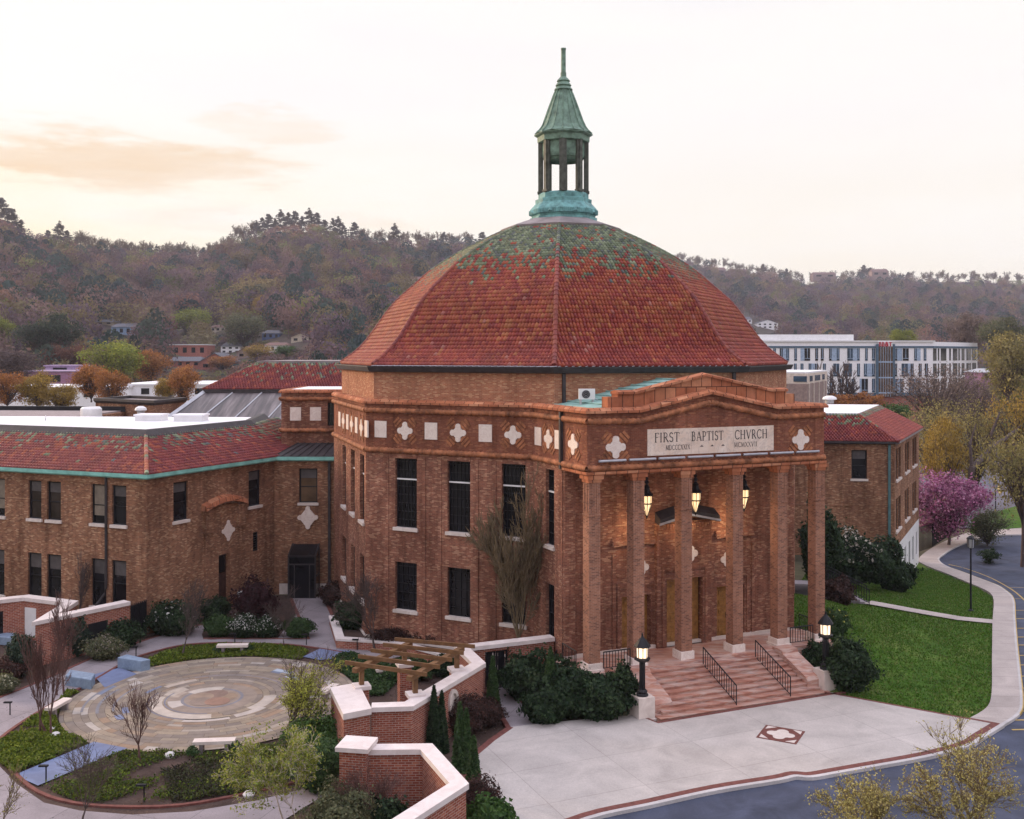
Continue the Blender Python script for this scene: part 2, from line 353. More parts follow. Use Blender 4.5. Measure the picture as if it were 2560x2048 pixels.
def ground_mat(name, stops, scale=1.2, fine=14.0, rough=0.95, bmp=0.5, scale2=None):
    m, nt, b = new_mat(name); co = objco(nt)
    a = ramp(nt, noise(nt, scale, 8, 0.65, co), stops)
    f = ramp(nt, noise(nt, fine, 6, 0.7, co), ((0.25, 0.6), (0.75, 1.35)))
    nt.links.new(mixc(nt, 1.0, a, f, 'MULTIPLY'), b.inputs['Base Color'])
    b.inputs['Roughness'].default_value = rough; b.inputs['Specular IOR Level'].default_value = 0.15
    bump(nt, b, noise(nt, fine * 0.7, 6, 0.7, co), bmp, 0.05); return m
M['soil'] = ground_mat('mulch_soil', ((0.3, (0.045, 0.03, 0.026)), (0.6, (0.09, 0.058, 0.048))), 0.8, 9)
M['earth'] = ground_mat('valley_ground', ((0.3, (0.07, 0.075, 0.035)), (0.55, (0.11, 0.09, 0.06)), (0.7, (0.08, 0.10, 0.04))), 0.03, 0.4)
M['lawn'] = ground_mat('mown_lawn', ((0.3, (0.034, 0.085, 0.010)), (0.5, (0.065, 0.135, 0.015)), (0.68, (0.145, 0.18, 0.045))), 0.35, 7, bmp=0.9)
def concrete(name, c, var=0.12, joint=None, rz=0.0, size=(3.0, 3.0), spec=0.25, patches=True):
    m, nt, b = new_mat(name); co = objco(nt)
    d = [x * (1 - var * 1.6) for x in c]; l = [min(1, x * (1 + var)) for x in c]
    col = ramp(nt, noise(nt, 0.45, 8, 0.62, co, 0.6), ((0.3, d), (0.68, l)))
    f = ramp(nt, noise(nt, 16, 4, 0.6, co), ((0.3, 0.88), (0.7, 1.08)))
    col = mixc(nt, 1.0, col, f, 'MULTIPLY')
    if joint:
        mp = nd(nt, 'ShaderNodeMapping'); mp.inputs['Rotation'].default_value = (0, 0, rz); nt.links.new(co, mp.inputs[0])
        t = nd(nt, 'ShaderNodeTexBrick'); nt.links.new(mp.outputs[0], t.inputs['Vector']); t.offset = 0.0
        t.inputs['Scale'].default_value = 1; t.inputs['Brick Width'].default_value = size[0]; t.inputs['Row Height'].default_value = size[1]
        t.inputs['Mortar Size'].default_value = 0.018; t.inputs['Mortar Smooth'].default_value = 0.3
        t.inputs['Color1'].default_value = (0.93, 0.93, 0.93, 1); t.inputs['Color2'].default_value = (1.04, 1.04, 1.04, 1); t.inputs['Mortar'].default_value = (*joint, 1)
        col = mixc(nt, 1.0, col, t.outputs['Color'], 'MULTIPLY')
    nt.links.new(col, b.inputs['Base Color']); b.inputs['Roughness'].default_value = 0.8; b.inputs['Specular IOR Level'].default_value = spec
    bump(nt, b, noise(nt, 22, 4, 0.6, co), 0.15, 0.01); return m
M['plaza'] = concrete('plaza_concrete', (0.47, 0.425, 0.40), 0.13, (0.74, 0.73, 0.72), rz=R(-23.5), size=(4.2, 3.2))
M['walk'] = concrete('walk_concrete', (0.275, 0.24, 0.255), 0.14, (0.6, 0.6, 0.6), rz=R(20), size=(2.4, 2.4))
M['sidewalk'] = concrete('sidewalk_concrete', (0.42, 0.36, 0.335), 0.12, (0.55, 0.55, 0.55), rz=R(4), size=(40, 1.6))
M['kerb'] = concrete('kerb_concrete', (0.48, 0.45, 0.45), 0.15)
M['asphalt'] = concrete('asphalt', (0.058, 0.067, 0.105), 0.3)
M['asphalt_far'] = concrete('old_asphalt', (0.14, 0.13, 0.16), 0.2)
M['redbrick_edge'] = plain('brick_edging', (0.155, 0.055, 0.046), 0.85, 0, 0.3, 5)
M['yellow'] = plain('yellow_road_paint', (0.42, 0.29, 0.09), 0.7, 0, 0.25, 3)
M['white_line'] = plain('white_road_paint', (0.62, 0.6, 0.62), 0.7, 0, 0.2, 3)
M['bluestone'] = stone('bluestone_paving', (0.16, 0.20, 0.34), (0.11, 0.135, 0.23), None, 0.7, 1.2)
M['granite_blue'] = stone('blue_granite', (0.25, 0.33, 0.44), (0.15, 0.20, 0.29), None, 0.7, 3.0)

# ------------------------------------------------------------------ shape helpers for buildings
class Wall:                                      # a vertical wall line, left to right as seen from outside
    def __init__(s, p0, p1=None, d=None, length=None):
        s.p0 = Vector((p0[0], p0[1]))
        if p1 is not None:
            e = Vector((p1[0], p1[1])) - s.p0; s.len = e.length; s.d = e.normalized()
        else: s.d = Vector(d).normalized(); s.len = length
        s.n = Vector((s.d.y, -s.d.x)); s.rz = math.atan2(s.d.y, s.d.x)
    def su(s, u):
        k = (u - CU) / F; return (k * s.p0.y - s.p0.x) / (s.d.x - k * s.d.y)
    def at(s, u, v):
        t = s.su(u); Y = s.p0.y + s.d.y * t; return t, H - (v - CV) / F * Y
    def pt(s, t, z, off=0.0):
        q = s.p0 + s.d * t + s.n * off; return Vector((q.x, q.y, z))
    def box(s, mb, t0, t1, z0, z1, o0, o1, col=None):
        mb.hexa([s.pt(t0, z0, o1), s.pt(t1, z0, o1), s.pt(t1, z0, o0), s.pt(t0, z0, o0), s.pt(t0, z1, o1), s.pt(t1, z1, o1), s.pt(t1, z1, o0), s.pt(t0, z1, o0)], col)
    def poly(s, mb, pts, o0, o1, col=None):      # pts (t, z) counterclockwise as seen from outside; slab from o0 (back) to o1 (front)
        n = len(pts)
        v = [s.pt(a, b, o1) for a, b in pts] + [s.pt(a, b, o0) for a, b in pts]
        f = [tuple(range(n)), tuple(range(2 * n - 1, n - 1, -1))] + [(i, n + i, n + (i + 1) % n, (i + 1) % n) for i in range(n)]
        mb.add(v, f, col)
def panel(mb, W, t0, t1, z0, z1, holes=(), depth=0.3, off=0.0):
    ts = sorted({t0, t1} | {h[0] for h in holes} | {h[1] for h in holes}); zs = sorted({z0, z1} | {h[2] for h in holes} | {h[3] for h in holes})
    ts = [t for t in ts if t0 <= t <= t1]; zs = [z for z in zs if z0 <= z <= z1]
    for a, b in zip(ts, ts[1:]):
        for c, d in zip(zs, zs[1:]):
            m, k = (a + b) / 2, (c + d) / 2
            if any(h[0] < m < h[1] and h[2] < k < h[3] for h in holes): continue
            mb.quad(W.pt(a, c, off), W.pt(b, c, off), W.pt(b, d, off), W.pt(a, d, off))
    for h in holes:
        a, b, c, d = h[:4]; i = off - depth
        mb.quad(W.pt(a, c, off), W.pt(a, c, i), W.pt(a, d, i), W.pt(a, d, off)); mb.quad(W.pt(b, c, i), W.pt(b, c, off), W.pt(b, d, off), W.pt(b, d, i))
        mb.quad(W.pt(a, d, i), W.pt(b, d, i), W.pt(b, d, off), W.pt(a, d, off)); mb.quad(W.pt(a, c, off), W.pt(b, c, off), W.pt(b, c, i), W.pt(a, c, i))
def window(par, W, h, depth=0.3, nx=2, rows=(), fw=0.05, glass=None, frame='black', sill='limestone', blind=None, bar=None, off=0.0, name='window'):
    a, b, c, d = h; i = off - depth
    if glass is None: glass = 'glass_dim' if (int(a * 7.3) + int(c * 3.1) + int(W.p0.x)) % 3 == 0 and blind else 'glass'
    g = MB(); W.box(g, a, b, c, d, i - 0.06, i + 0.02); w = g.build(name, M[glass], par)
    f = MB()
    W.box(f, a, a + fw * 1.6, c, d, i + 0.02, i + 0.10); W.box(f, b - fw * 1.6, b, c, d, i + 0.02, i + 0.10)
    W.box(f, a + fw * 1.6, b - fw * 1.6, c, c + fw * 1.6, i + 0.02, i + 0.10); W.box(f, a + fw * 1.6, b - fw * 1.6, d - fw * 1.6, d, i + 0.02, i + 0.10)
    for k in range(1, nx):
        t = a + (b - a) * k / nx; W.box(f, t - fw / 2, t + fw / 2, c + fw * 1.6, d - fw * 1.6, i + 0.02, i + 0.07)
    for z in rows: W.box(f, a + fw * 1.6, b - fw * 1.6, z - fw / 2, z + fw / 2, i + 0.02, i + 0.075)
    f.build('frame', M[frame], w)
    if sill:
        q = MB(); W.box(q, a - 0.1, b + 0.1, c - 0.16, c + 0.02, off - depth + 0.11, off + 0.12); q.build('sill', M[sill], w)
    if bar is not None:
        q = MB(); W.box(q, a + 0.02, b - 0.02, bar - 0.04, bar + 0.04, i + 0.03, i + 0.14); q.build('white_bar', M['white_paint'], w)
    if blind:
        q = MB(); W.box(q, a + fw * 1.7, b - fw * 1.7, blind[0], blind[1], i + 0.022, i + 0.045); q.build('blind', M[blind[2]], w)
    return w
def sweep(mb, path, prof, closed=False, col=None):   # path (x,y,z); prof (offset outward, dz)
    n = len(path); pts = []; m = len(prof)
    for i in range(n):
        p = Vector(path[i][:2])
        a = Vector(path[i - 1][:2]) if (i > 0 or closed) else None; b = Vector(path[(i + 1) % n][:2]) if (i < n - 1 or closed) else None
        d1 = (p - a).normalized() if a is not None and (p - a).length > 1e-6 else None; d2 = (b - p).normalized() if b is not None and (b - p).length > 1e-6 else None
        d1 = d1 or d2; d2 = d2 or d1
        n1 = Vector((d1.y, -d1.x)); n2 = Vector((d2.y, -d2.x)); mm = (n1 + n2).normalized(); k = 1 / max(0.35, mm.dot(n1))
        for o, dz in prof: pts.append((p.x + mm.x * o * k, p.y + mm.y * o * k, path[i][2] + dz))
    fs = []
    for i in range(n if closed else n - 1):
        j = (i + 1) % n
        for k in range(m): fs.append((i * m + k, i * m + (k + 1) % m, j * m + (k + 1) % m, j * m + k)[::-1])
    if not closed: fs += [tuple(range(m)), tuple(range((n - 1) * m + m - 1, (n - 1) * m - 1, -1))]
    mb.add(pts, fs, col)
def rope(mb, path, r=0.17, step=0.26):
    path = [Vector(p) for p in path]
    for a, b in zip(path, path[1:]):
        L = (b - a).length; n = max(1, int(L / step)); pts = []; rr = []
        for i in range(n * 3 + 1):
            pts.append(a.lerp(b, i / (n * 3))); rr.append(r * (0.74 if i % 3 == 0 else 1.0))
        mb.tube(pts, rr, 7)
def tiles(rows, tw, colfn, rng, out, hgt=0.10, lip=0.07):
    V, Fc, Cc = out
    nrow = len(rows) - 1
    fr = (0.0, 0.22, 0.55, 0.8, 1.0); hh = (0.0, hgt, hgt, 0.012, 0.0)
    for i in range(nrow):
        (L0, R0), (L1, R1) = rows[i], rows[i + 1]
        M0 = (L0 + R0) / 2; M1 = (L1 + R1) / 2; e = (R0 - L0); w0 = e.length / 2; w1 = (R1 - L1).length / 2
        if w0 < 0.05: continue
        e.normalize(); up = (M1 - M0).normalized(); N = e.cross(up).normalized(); Mb = M0 - up * 0.05
        # sheared rows: let the top centre slide along e
        n = int(math.ceil(w0 / tw))
        sl = (M1 - M0).dot(e); 
        for j in range(-n, n):
            x0, x1 = j * tw, (j + 1) * tw
            b0, b1 = max(-w0, x0), min(w0, x1); t0, t1 = max(-w1, min(w1, x0 - sl)), max(-w1, min(w1, x1 - sl))
            if b1 - b0 < 0.03: continue
            base = len(V); s = (b1 - b0) / tw
            for f, h_ in zip(fr, hh):
                V.append(Mb + e * (b0 + (b1 - b0) * f) + N * (h_ * min(1, s) + lip))
            for f, h_ in zip(fr, hh):
                V.append(M1 + e * (t0 + (t1 - t0) * f) + N * (h_ * min(1, s)))
            for f in fr: V.append(Mb + e * (b0 + (b1 - b0) * f))
            c = colfn(i / nrow, j, rng)
            for k in range(4):
                Fc.append((base + k, base + k + 1, base + 6 + k, base + 5 + k)); Fc.append((base + 10 + k, base + 11 + k, base + k + 1, base + k)); Cc.append(c); Cc.append(c)
REDS = [(0.27, 0.042, 0.032), (0.32, 0.055, 0.036), (0.23, 0.032, 0.030), (0.36, 0.075, 0.042), (0.29, 0.05, 0.042)]
ORNG = [(0.37, 0.10, 0.042), (0.40, 0.135, 0.055), (0.34, 0.08, 0.038), (0.37, 0.085, 0.042), (0.31, 0.068, 0.034)]
GRNS = [(0.13, 0.165, 0.095), (0.19, 0.23, 0.135), (0.25, 0.285, 0.18), (0.095, 0.12, 0.085), (0.12, 0.135, 0.13), (0.165, 0.18, 0.10)]
PINK = [(0.40, 0.15, 0.12), (0.37, 0.12, 0.10)]
def dome_col(t, j, rng):
    g = sst(0.42, 0.76, t)
    if rng.random() < g * 0.93: return GRNS[int(rng.random() ** 1.2 * len(GRNS))]
    x = rng.random()
    if t > 0.36: return (ORNG[int(x * 4.99)] if rng.random() < 0.45 else REDS[int(x * 4.99)])
    o = 0.06 + 0.5 * sst(0.08, 0.30, t) * (1 - 0.3 * sst(0.34, 0.5, t)) + (0.12 if 0.17 < t < 0.22 else 0)
    if rng.random() < o: return ORNG[int(x * 4.99)]
    if rng.random() < 0.022: return PINK[int(x * 1.99)]
    return REDS[int(x * 4.99)]
def ridge_col(t, j, rng):
    c = dome_col(t, j, rng) if t > 0.6 else REDS[int(rng.random() * 4.99)]; return (c[0] * 0.72, c[1] * 0.72, c[2] * 0.72)
def wing_col(t, j, rng):
    g = 0.02 + 0.34 * sst(0.3, 0.95, t) + (0.5 if t > 0.9 else 0)
    if t < 0.2: g = 0
    x = rng.random()
    if rng.random() < g: return GRNS[int(x * 5.99)]
    if rng.random() < 0.06 + 0.16 * t: return ORNG[2 + int(x * 2.99)]
    c = REDS[int(x * 4.99)]; return (c[0] * 0.74, c[1] * 0.72, c[2] * 0.95)
def lin_rows(L0, R0, L1, R1, n):
    return [(L0.lerp(L1, i / n), R0.lerp(R1, i / n)) for i in range(n + 1)]
def ridge(mb, path, r, rng, t0=0.0, t1=1.0, colfn=dome_col, step=0.36):
    path = [Vector(p) for p in path]; seg = [(b - a).length for a, b in zip(path, path[1:])]; tot = sum(seg); n = max(2, int(tot / step))
    def pos(s):
        for a, b, l in zip(path, path[1:], seg):
            if s <= l or b is path[-1]: return a.lerp(b, min(1, s / l))
            s -= l
    for i in range(n):
        a = pos(tot * i / n); b = pos(tot * (i + 1.12) / n if i < n - 1 else tot)
        mb.tube([a, b], [r, r * 0.84], 8, colfn(t0 + (t1 - t0) * i / n, 0, rng))

# ------------------------------------------------------------------ stroke lettering (thin roman capitals)
def arc(cx, cy, rx, ry, a0, a1, n=10): return [(cx + rx * math.cos(R(a0 + (a1 - a0) * i / n)), cy + ry * math.sin(R(a0 + (a1 - a0) * i / n))) for i in range(n + 1)]
TK, TN = 0.12, 0.06
GL = {  # letter: (advance, [(points, stroke width)])
 'F': (0.62, [([(0.12, 0), (0.12, 1)], TK), ([(0.02, 0.98), (0.55, 0.98)], TN), ([(0.12, 0.52), (0.45, 0.52)], TN), ([(0, 0.02), (0.26, 0.02)], TN), ([(0.55, 0.98), (0.55, 0.82)], TN)]),
 'I': (0.34, [([(0.13, 0), (0.13, 1)], TK), ([(0, 0.02), (0.26, 0.02)], TN), ([(0, 0.98), (0.26, 0.98)], TN)]),
 'R': (0.74, [([(0.12, 0), (0.12, 1)], TK), ([(0.02, 0.98), (0.32, 0.98)] + arc(0.32, 0.74, 0.2, 0.24, 90, -90) + [(0.12, 0.5)], 0.085), ([(0.3, 0.5), (0.66, 0.02)], TK), ([(0, 0.02), (0.25, 0.02)], TN), ([(0.6, 0.02), (0.74, 0.02)], TN)]),
 'S': (0.58, [(arc(0.25, 0.75, 0.2, 0.23, 20, 250) + arc(0.26, 0.26, 0.22, 0.25, 80, -160), 0.10)]),
 'T': (0.72, [([(0.34, 0), (0.34, 1)], TK), ([(0.0, 0.98), (0.68, 0.98)], TN), ([(0.0, 0.98), (0.0, 0.8)], TN), ([(0.68, 0.98), (0.68, 0.8)], TN), ([(0.22, 0.02), (0.46, 0.02)], TN)]),
 'B': (0.66, [([(0.12, 0), (0.12, 1)], TK), ([(0.0, 0.98), (0.28, 0.98)] + arc(0.28, 0.76, 0.18, 0.22, 90, -90) + [(0.12, 0.54)], 0.085), ([(0.12, 0.54), (0.3, 0.54)] + arc(0.3, 0.28, 0.23, 0.26, 90, -90) + [(0.0, 0.02)], 0.085)]),
 'A': (0.84, [([(0.06, 0.02), (0.38, 1)], TN), ([(0.38, 1), (0.72, 0.02)], TK), ([(0.18, 0.36), (0.58, 0.36)], TN), ([(0, 0.02), (0.18, 0.02)], TN), ([(0.6, 0.02), (0.82, 0.02)], TN)]),
 'P': (0.64, [([(0.12, 0), (0.12, 1)], TK), ([(0.0, 0.98), (0.3, 0.98)] + arc(0.3, 0.72, 0.22, 0.26, 90, -90) + [(0.12, 0.46)], 0.085), ([(0, 0.02), (0.25, 0.02)], TN)]),
 'C': (0.80, [(arc(0.44, 0.5, 0.38, 0.48, 40, 320, 16), 0.10)]),
 'H': (0.86, [([(0.12, 0), (0.12, 1)], TK), ([(0.68, 0), (0.68, 1)], TK), ([(0.12, 0.52), (0.68, 0.52)], TN), ([(0, 0.02), (0.25, 0.02)], TN), ([(0, 0.98), (0.25, 0.98)], TN), ([(0.55, 0.02), (0.81, 0.02)], TN), ([(0.55, 0.98), (0.81, 0.98)], TN)]),
 'V': (0.82, [([(0.08, 0.98), (0.4, 0)], TK), ([(0.4, 0), (0.72, 0.98)], TN), ([(0, 0.98), (0.2, 0.98)], TN), ([(0.62, 0.98), (0.82, 0.98)], TN)]),
 'M': (1.0, [([(0.1, 0), (0.14, 1)], TN), ([(0.14, 1), (0.46, 0.05)], TK), ([(0.46, 0.05), (0.78, 1)], TN), ([(0.78, 1), (0.84, 0)], TK), ([(0, 0.02), (0.2, 0.02)], TN), ([(0.74, 0.02), (0.96, 0.02)], TN)]),
 'D': (0.84, [([(0.12, 0), (0.12, 1)], TK), ([(0.0, 0.98), (0.34, 0.98)] + arc(0.34, 0.5, 0.4, 0.48, 90, -90, 14) + [(0.0, 0.02)], 0.085)]),
 'X': (0.80, [([(0.06, 1), (0.7, 0)], TK), ([(0.68, 1), (0.06, 0)], TN), ([(0, 0.98), (0.2, 0.98)], TN), ([(0.56, 0.98), (0.78, 0.98)], TN), ([(0, 0.02), (0.18, 0.02)], TN), ([(0.58, 0.02), (0.78, 0.02)], TN)]),
 'L': (0.62, [([(0.12, 0), (0.12, 1)], TK), ([(0, 0.98), (0.25, 0.98)], TN), ([(0, 0.02), (0.55, 0.02)], TN), ([(0.55, 0.02), (0.57, 0.22)], TN)]),
 '&': (0.85, [(arc(0.34, 0.77, 0.17, 0.2, -60, 230) + [(0.72, 0.02)], 0.13), ([(0.42, 0.6)] + arc(0.3, 0.27, 0.24, 0.25, 120, 350) + [(0.68, 0.52)], 0.11)]),
 ' ': (0.5, []),
}
def lettering(mb, W, text, t0, z0, height, off, width=None, thick=0.02, gap=0.10, fat=1.0):
    adv = sum(GL[c][0] + gap for c in text) - gap; sx = (width / adv) if width else height
    t = t0
    for c in text:
        for pts, w in GL[c][1]:
            w = w * fat
            for i in range(len(pts) - 1):
                a = Vector((t + pts[i][0] * sx, z0 + pts[i][1] * height)); b = Vector((t + pts[i + 1][0] * sx, z0 + pts[i + 1][1] * height))
                d = (b - a); 
                if d.length < 1e-6: continue
                d.normalize(); q = Vector((-d.y, d.x)) * w * height / 2; e = d * (0.15 * w * height if len(pts) > 2 else 0); o = off + 0.0007 * (i % 3)
                W.poly(mb, [(a.x - e.x - q.x, a.y - e.y - q.y), (b.x + e.x - q.x, b.y + e.y - q.y), (b.x + e.x + q.x, b.y + e.y + q.y), (a.x - e.x + q.x, a.y - e.y + q.y)], o - thick, o)
        t += (GL[c][0] + gap) * sx
    return t

# ------------------------------------------------------------------ domed church
rng = random.Random(7)
CX, CY, TH = 3.35, 71.4, -4.0
church = thing('domed_church', 'red brick domed church with green copper lantern and pillared entrance porch', 'church', (CX, CY, 0))
def octv(k, r, z=0.0, th=TH):
    a = R(th + 45 * k); return Vector((CX + r * math.sin(a), CY - r * math.cos(a), z))
RB = 15.8
WFL = Wall(octv(-1, RB), octv(0, RB)); WAB = Wall(octv(-2, RB), octv(-1, RB))
PA = R(23.5); pt_ = Vector((math.cos(PA), math.sin(PA))); pn = Vector((math.sin(PA), -math.cos(PA)))
S0 = WFL.pt(WFL.su(1333), 0)
# length of the porch wing so that its front corner stands at u = 1468
k_ = (1468 - CU) / F; LW_ = (k_ * S0.y - S0.x) / (pn.x - k_ * pn.y)
O = Vector((S0.x + pn.x * LW_, S0.y + pn.y * LW_))
PWID = 14.4; BACK = 2.63
def pp(w, l, z): return Vector((O.x + pt_.x * w + pn.x * l, O.y + pt_.y * w + pn.y * l, z))
WF = Wall(O, O + pt_ * PWID)                                   # porch front plane
WBK = Wall(pp(0, -BACK, 0), pp(PWID, -BACK, 0))                # wall behind the columns
WSD = Wall(S0, pp(0, 0, 0))                                    # left flank of the porch wing
ZR1, ZR2, ZP, ZS = 13.72, 11.42, 14.28, 11.1
def flat_window_holes(W, us, z0, z1, width=None):
    out = []
    for a, b in us:
        s0, s1 = W.su(a), W.su(b)
        if width: m = (s0 + s1) / 2; s0, s1 = m - width / 2, m + width / 2
        out.append((s0, s1, z0, z1))
    return out
hFL = flat_window_holes(WFL, ((986.6, 1043.4), (1117.7, 1176.5), (1253, 1315)), 6.98, 10.98, 1.46); hFLl = flat_window_holes(WFL, ((986.6, 1043.4), (1117.7, 1176.5), (1253, 1315)), 2.24, 5.0, 1.46)
AB3 = ((856, 865), (877, 886.5), (899.8, 910.5)); hAB = flat_window_holes(WAB, AB3, 6.98, 10.98, 1.4); hABl = flat_window_holes(WAB, AB3, 2.24, 5.0, 1.4)
hSD = flat_window_holes(WSD, ((1364, 1385.5),), 6.98, 10.98); hSDl = flat_window_holes(WSD, ((1364, 1385.5),), 1.3, 5.0)
lo = MB()
panel(lo, WFL, 0, WFL.len, 0.55, 11.25, hFL + hFLl); panel(lo, WAB, 0, WAB.len, 0.55, 11.25, hAB + hABl)
for k in range(0, 6): W = Wall(octv(k, RB), octv(k + 1, RB)); panel(lo, W, 0, W.len, -4.0, 11.25)
panel(lo, WSD, 0, LW_ - BACK, -0.5, 11.25, hSD + hSDl)
# raised brick ribs between the window bays
for a in (968, 1060, 1100, 1192, 1236): t = WFL.su(a); WFL.box(lo, t - 0.11, t + 0.11, 0.6, 11.1, -0.02, 0.045)
for h in hFL: WFL.box(lo, h[0] - 0.02, h[1] + 0.02, 11.0, 11.22, 0, 0.05)
t = WSD.su(1398); WSD.box(lo, t - 0.35, LW_ - BACK - 0.003, 0.0, 11.1, -0.1, 0.06)
lo.build('wall', M['brick'], church)
wt = MB(); WFL.box(wt, -0.05, WFL.len, 0.05, 0.55, -0.4, 0.09); WAB.box(wt, -0.05, WAB.len + 0.0, -0.3, 0.549, -0.4, 0.085); WSD.box(wt, 0.1, LW_ - BACK, -0.3, 0.5, -0.3, 0.03)
wt.build('water_table', M['limestone'], church)
for h in hFL: window(church, WFL, h, nx=6, rows=[h[2] + 0.45 + 0.48 * i for i in range(8)], fw=0.032, bar=9.78)
for h in hFLl: window(church, WFL, h, nx=4, rows=[h[2] + 0.5 * i for i in range(1, 6)], fw=0.032)
for h in hAB: window(church, WAB, h, nx=4, rows=[h[2] + 0.8 * i for i in range(1, 5)], fw=0.035, bar=9.78)
for h in hABl: window(church, WAB, h, nx=4, rows=[h[2] + 0.7 * i for i in range(1, 4)], fw=0.035)
for h in hSD: window(church, WSD, h, nx=4, rows=[h[2] + 0.6 * i for i in range(1, 7)], fw=0.03, bar=9.78)
for h in hSDl: window(church, WSD, h, nx=3, rows=[h[2] + 0.7 * i for i in range(1, 5)], fw=0.03, sill=None)
# frieze
fr = MB(); panel(fr, WFL, 0, WFL.len, 11.25, 14.1); panel(fr, WAB, 0, WAB.len, 11.25, 14.1)
for k in range(0, 6): W = Wall(octv(k, RB), octv(k + 1, RB)); panel(fr, W, 0, W.len, 11.25, 14.1)
panel(fr, WSD, 0, LW_, 11.25, 14.1)
WFL.box(fr, -0.02, WSD.len * 0 + WFL.su(1333), 13.86, 14.12, -0.1, 0.06)
fr.build('frieze_wall', M['brick_dark'], church)
def cross(W, t, z, a=0.46, ar=0.17):             # marble cross with rounded arms in a recessed square of diagonal bricks
    q = MB(); c = ar; e = a * 0.55; p = []
    for k in range(4):
        A = R(90 * k)
        for x, y in ((a - 0.06, -c), (a + 0.03, -c * 0.6), (a + 0.06, 0), (a + 0.03, c * 0.6), (a - 0.06, c), (c * 1.5, c), (c * 1.32, c * 1.32), (c, c * 1.5)):
            p.append((t + x * math.cos(A) - y * math.sin(A), z + x * math.sin(A) + y * math.cos(A)))
    W.poly(q, p, -0.05, 0.055); o = q.build('cross_ornament', M['marble'], church)
    d = MB()
    for sx in (-1, 1):
        for sy in (-1, 1):
            for i, r in enumerate((0.42, 0.62, 0.82)):
                x, y = t + sx * r * 0.72, z + sy * r * 0.72; L = 0.24 if i != 1 else 0.3; th = 0.05
                ux, uy = (sx, -sy); l = math.sqrt(2); ux /= l; uy /= l
                pts = [(x - ux * L - sx * th, y - uy * L - sy * th), (x + ux * L - sx * th, y + uy * L - sy * th), (x + ux * L + sx * th, y + uy * L + sy * th), (x - ux * L + sx * th, y - uy * L + sy * th)]
                A = sum(pts[i_][0] * pts[(i_ + 1) % 4][1] - pts[(i_ + 1) % 4][0] * pts[i_][1] for i_ in range(4))
                W.poly(d, pts if A > 0 else pts[::-1], -0.02, 0.035)
    d.build('diagonal_brickwork', M['rope'], o)
def square(W, t, z, w=0.82, h=0.96):
    q = MB(); W.box(q, t - w / 2, t + w / 2, z - h / 2, z + h / 2, -0.05, 0.04); q.build('marble_panel', M['marble'], church)
for u, v in ((952, 1071.6), (1078, 1075), (1213.8, 1079.7)): t, z = WFL.at(u, v); square(WFL, t, 12.62)
for u, v in ((1013, 1073), (1145.6, 1077.7), (1283, 1081)): t, z = WFL.at(u, v); cross(WFL, t, 12.58)
for u in (849.8, 869.4, 891.7, 916): square(WAB, WAB.su(u), 12.62)
for u in (859.6, 880.3, 904.5): cross(WAB, WAB.su(u), 12.58)
square(WSD, WSD.su(1346), 12.6, 0.8); square(WSD, WSD.su(1395.5), 12.6, 0.7); cross(WSD, WSD.su(1372), 12.55, 0.44); cross(WSD, WSD.su(1434), 12.5, 0.47)
# entablature of the porch with its low gable
tg0, tg1 = WF.su(1600), WF.su(1940); tm = (tg0 + tg1) / 2; ZG = 15.05
def gz(t, base=14.1, rise=0.85):
    return base + rise * max(0.0, 1 - abs(t - tm) / ((tg1 - tg0) / 2))
en = MB()
WF.poly(en, [(0, ZS), (PWID, ZS), (PWID, gz(PWID)), (tg1, gz(tg1)), (tm, gz(tm)), (tg0, gz(tg0)), (0, gz(0))], -0.6, 0.0)
WSD.box(en, LW_ - BACK, LW_ - 0.6, ZS, 11.25, -0.6, 0.0)
WR = Wall(pp(PWID, 0, 0), pp(PWID, -8, 0)); WR.box(en, 0.6, 8, ZS, 14.1, -0.6, 0.0)
en.build('entablature', M['brick_dark'], church)
so = MB(); so.add([pp(0.05, -0.05, ZS + 0.05), pp(PWID - 0.05, -0.05, ZS + 0.05), pp(PWID - 0.05, -BACK, ZS + 0.05), pp(0.05, -BACK, ZS + 0.05)], [(3, 2, 1, 0)]); so.build('porch_ceiling', M['brick_dark'], church)
cr = MB()
A_, B_, S3 = octv(-2, RB), octv(-1, RB), Vector((S0.x, S0.y, 0)); Cf, Cr = pp(0, 0, 0), pp(PWID, 0, 0); Cb = pp(PWID, -8, 0); Z_ = octv(-3, RB)
base = [Z_, A_, B_, S3, Cf]
def lift(pts, z): return [(p[0], p[1], z) for p in pts]
prof_cop = [(-0.55, 0.0), (-0.55, 0.16), (-0.3, 0.26), (0.05, 0.24), (0.17, 0.12), (0.17, 0.0)]
front = [(*pp(t, 0, 0)[:2], gz(t) + 0.0) for t in (tg0, tm, tg1)]
sweep(cr, lift(base, 14.1) + front + lift([Cr, Cb], 14.1), [(o, d) for o, d in prof_cop])
cr.build('coping', M['terracotta'], church)
rp = MB()
r1 = lift([(p - Vector((CX, CY, 0))) * 1.003 + Vector((CX, CY, 0)) for p in (Z_, A_, B_)], ZR1) + lift([S3 - Vector((0.05, 0, 0)), Cf], ZR1)
rope(rp, r1 + [Vector((*pp(t, 0.03, 0)[:2], ZR1 - 0.03 + 0.85 * max(0, 1 - abs(t - tm) / ((tg1 - tg0) / 2)) - 0.02)) for t in (tg0, tm, tg1)] + lift([pp(PWID + 0.02, 0.02, 0), pp(PWID, -7, 0)], ZR1))
rp.build('rope_moulding', M['rope'], church, smooth=True)
rp = MB()
rope(rp, lift([(p - Vector((CX, CY, 0))) * 1.003 + Vector((CX, CY, 0)) for p in (Z_, A_, B_)], ZR2) + lift([S3 - Vector((0.05, 0, 0)), pp(-0.03, 0.03, 0), pp(PWID + 0.03, 0.03, 0), pp(PWID, -7, 0)], ZR2))
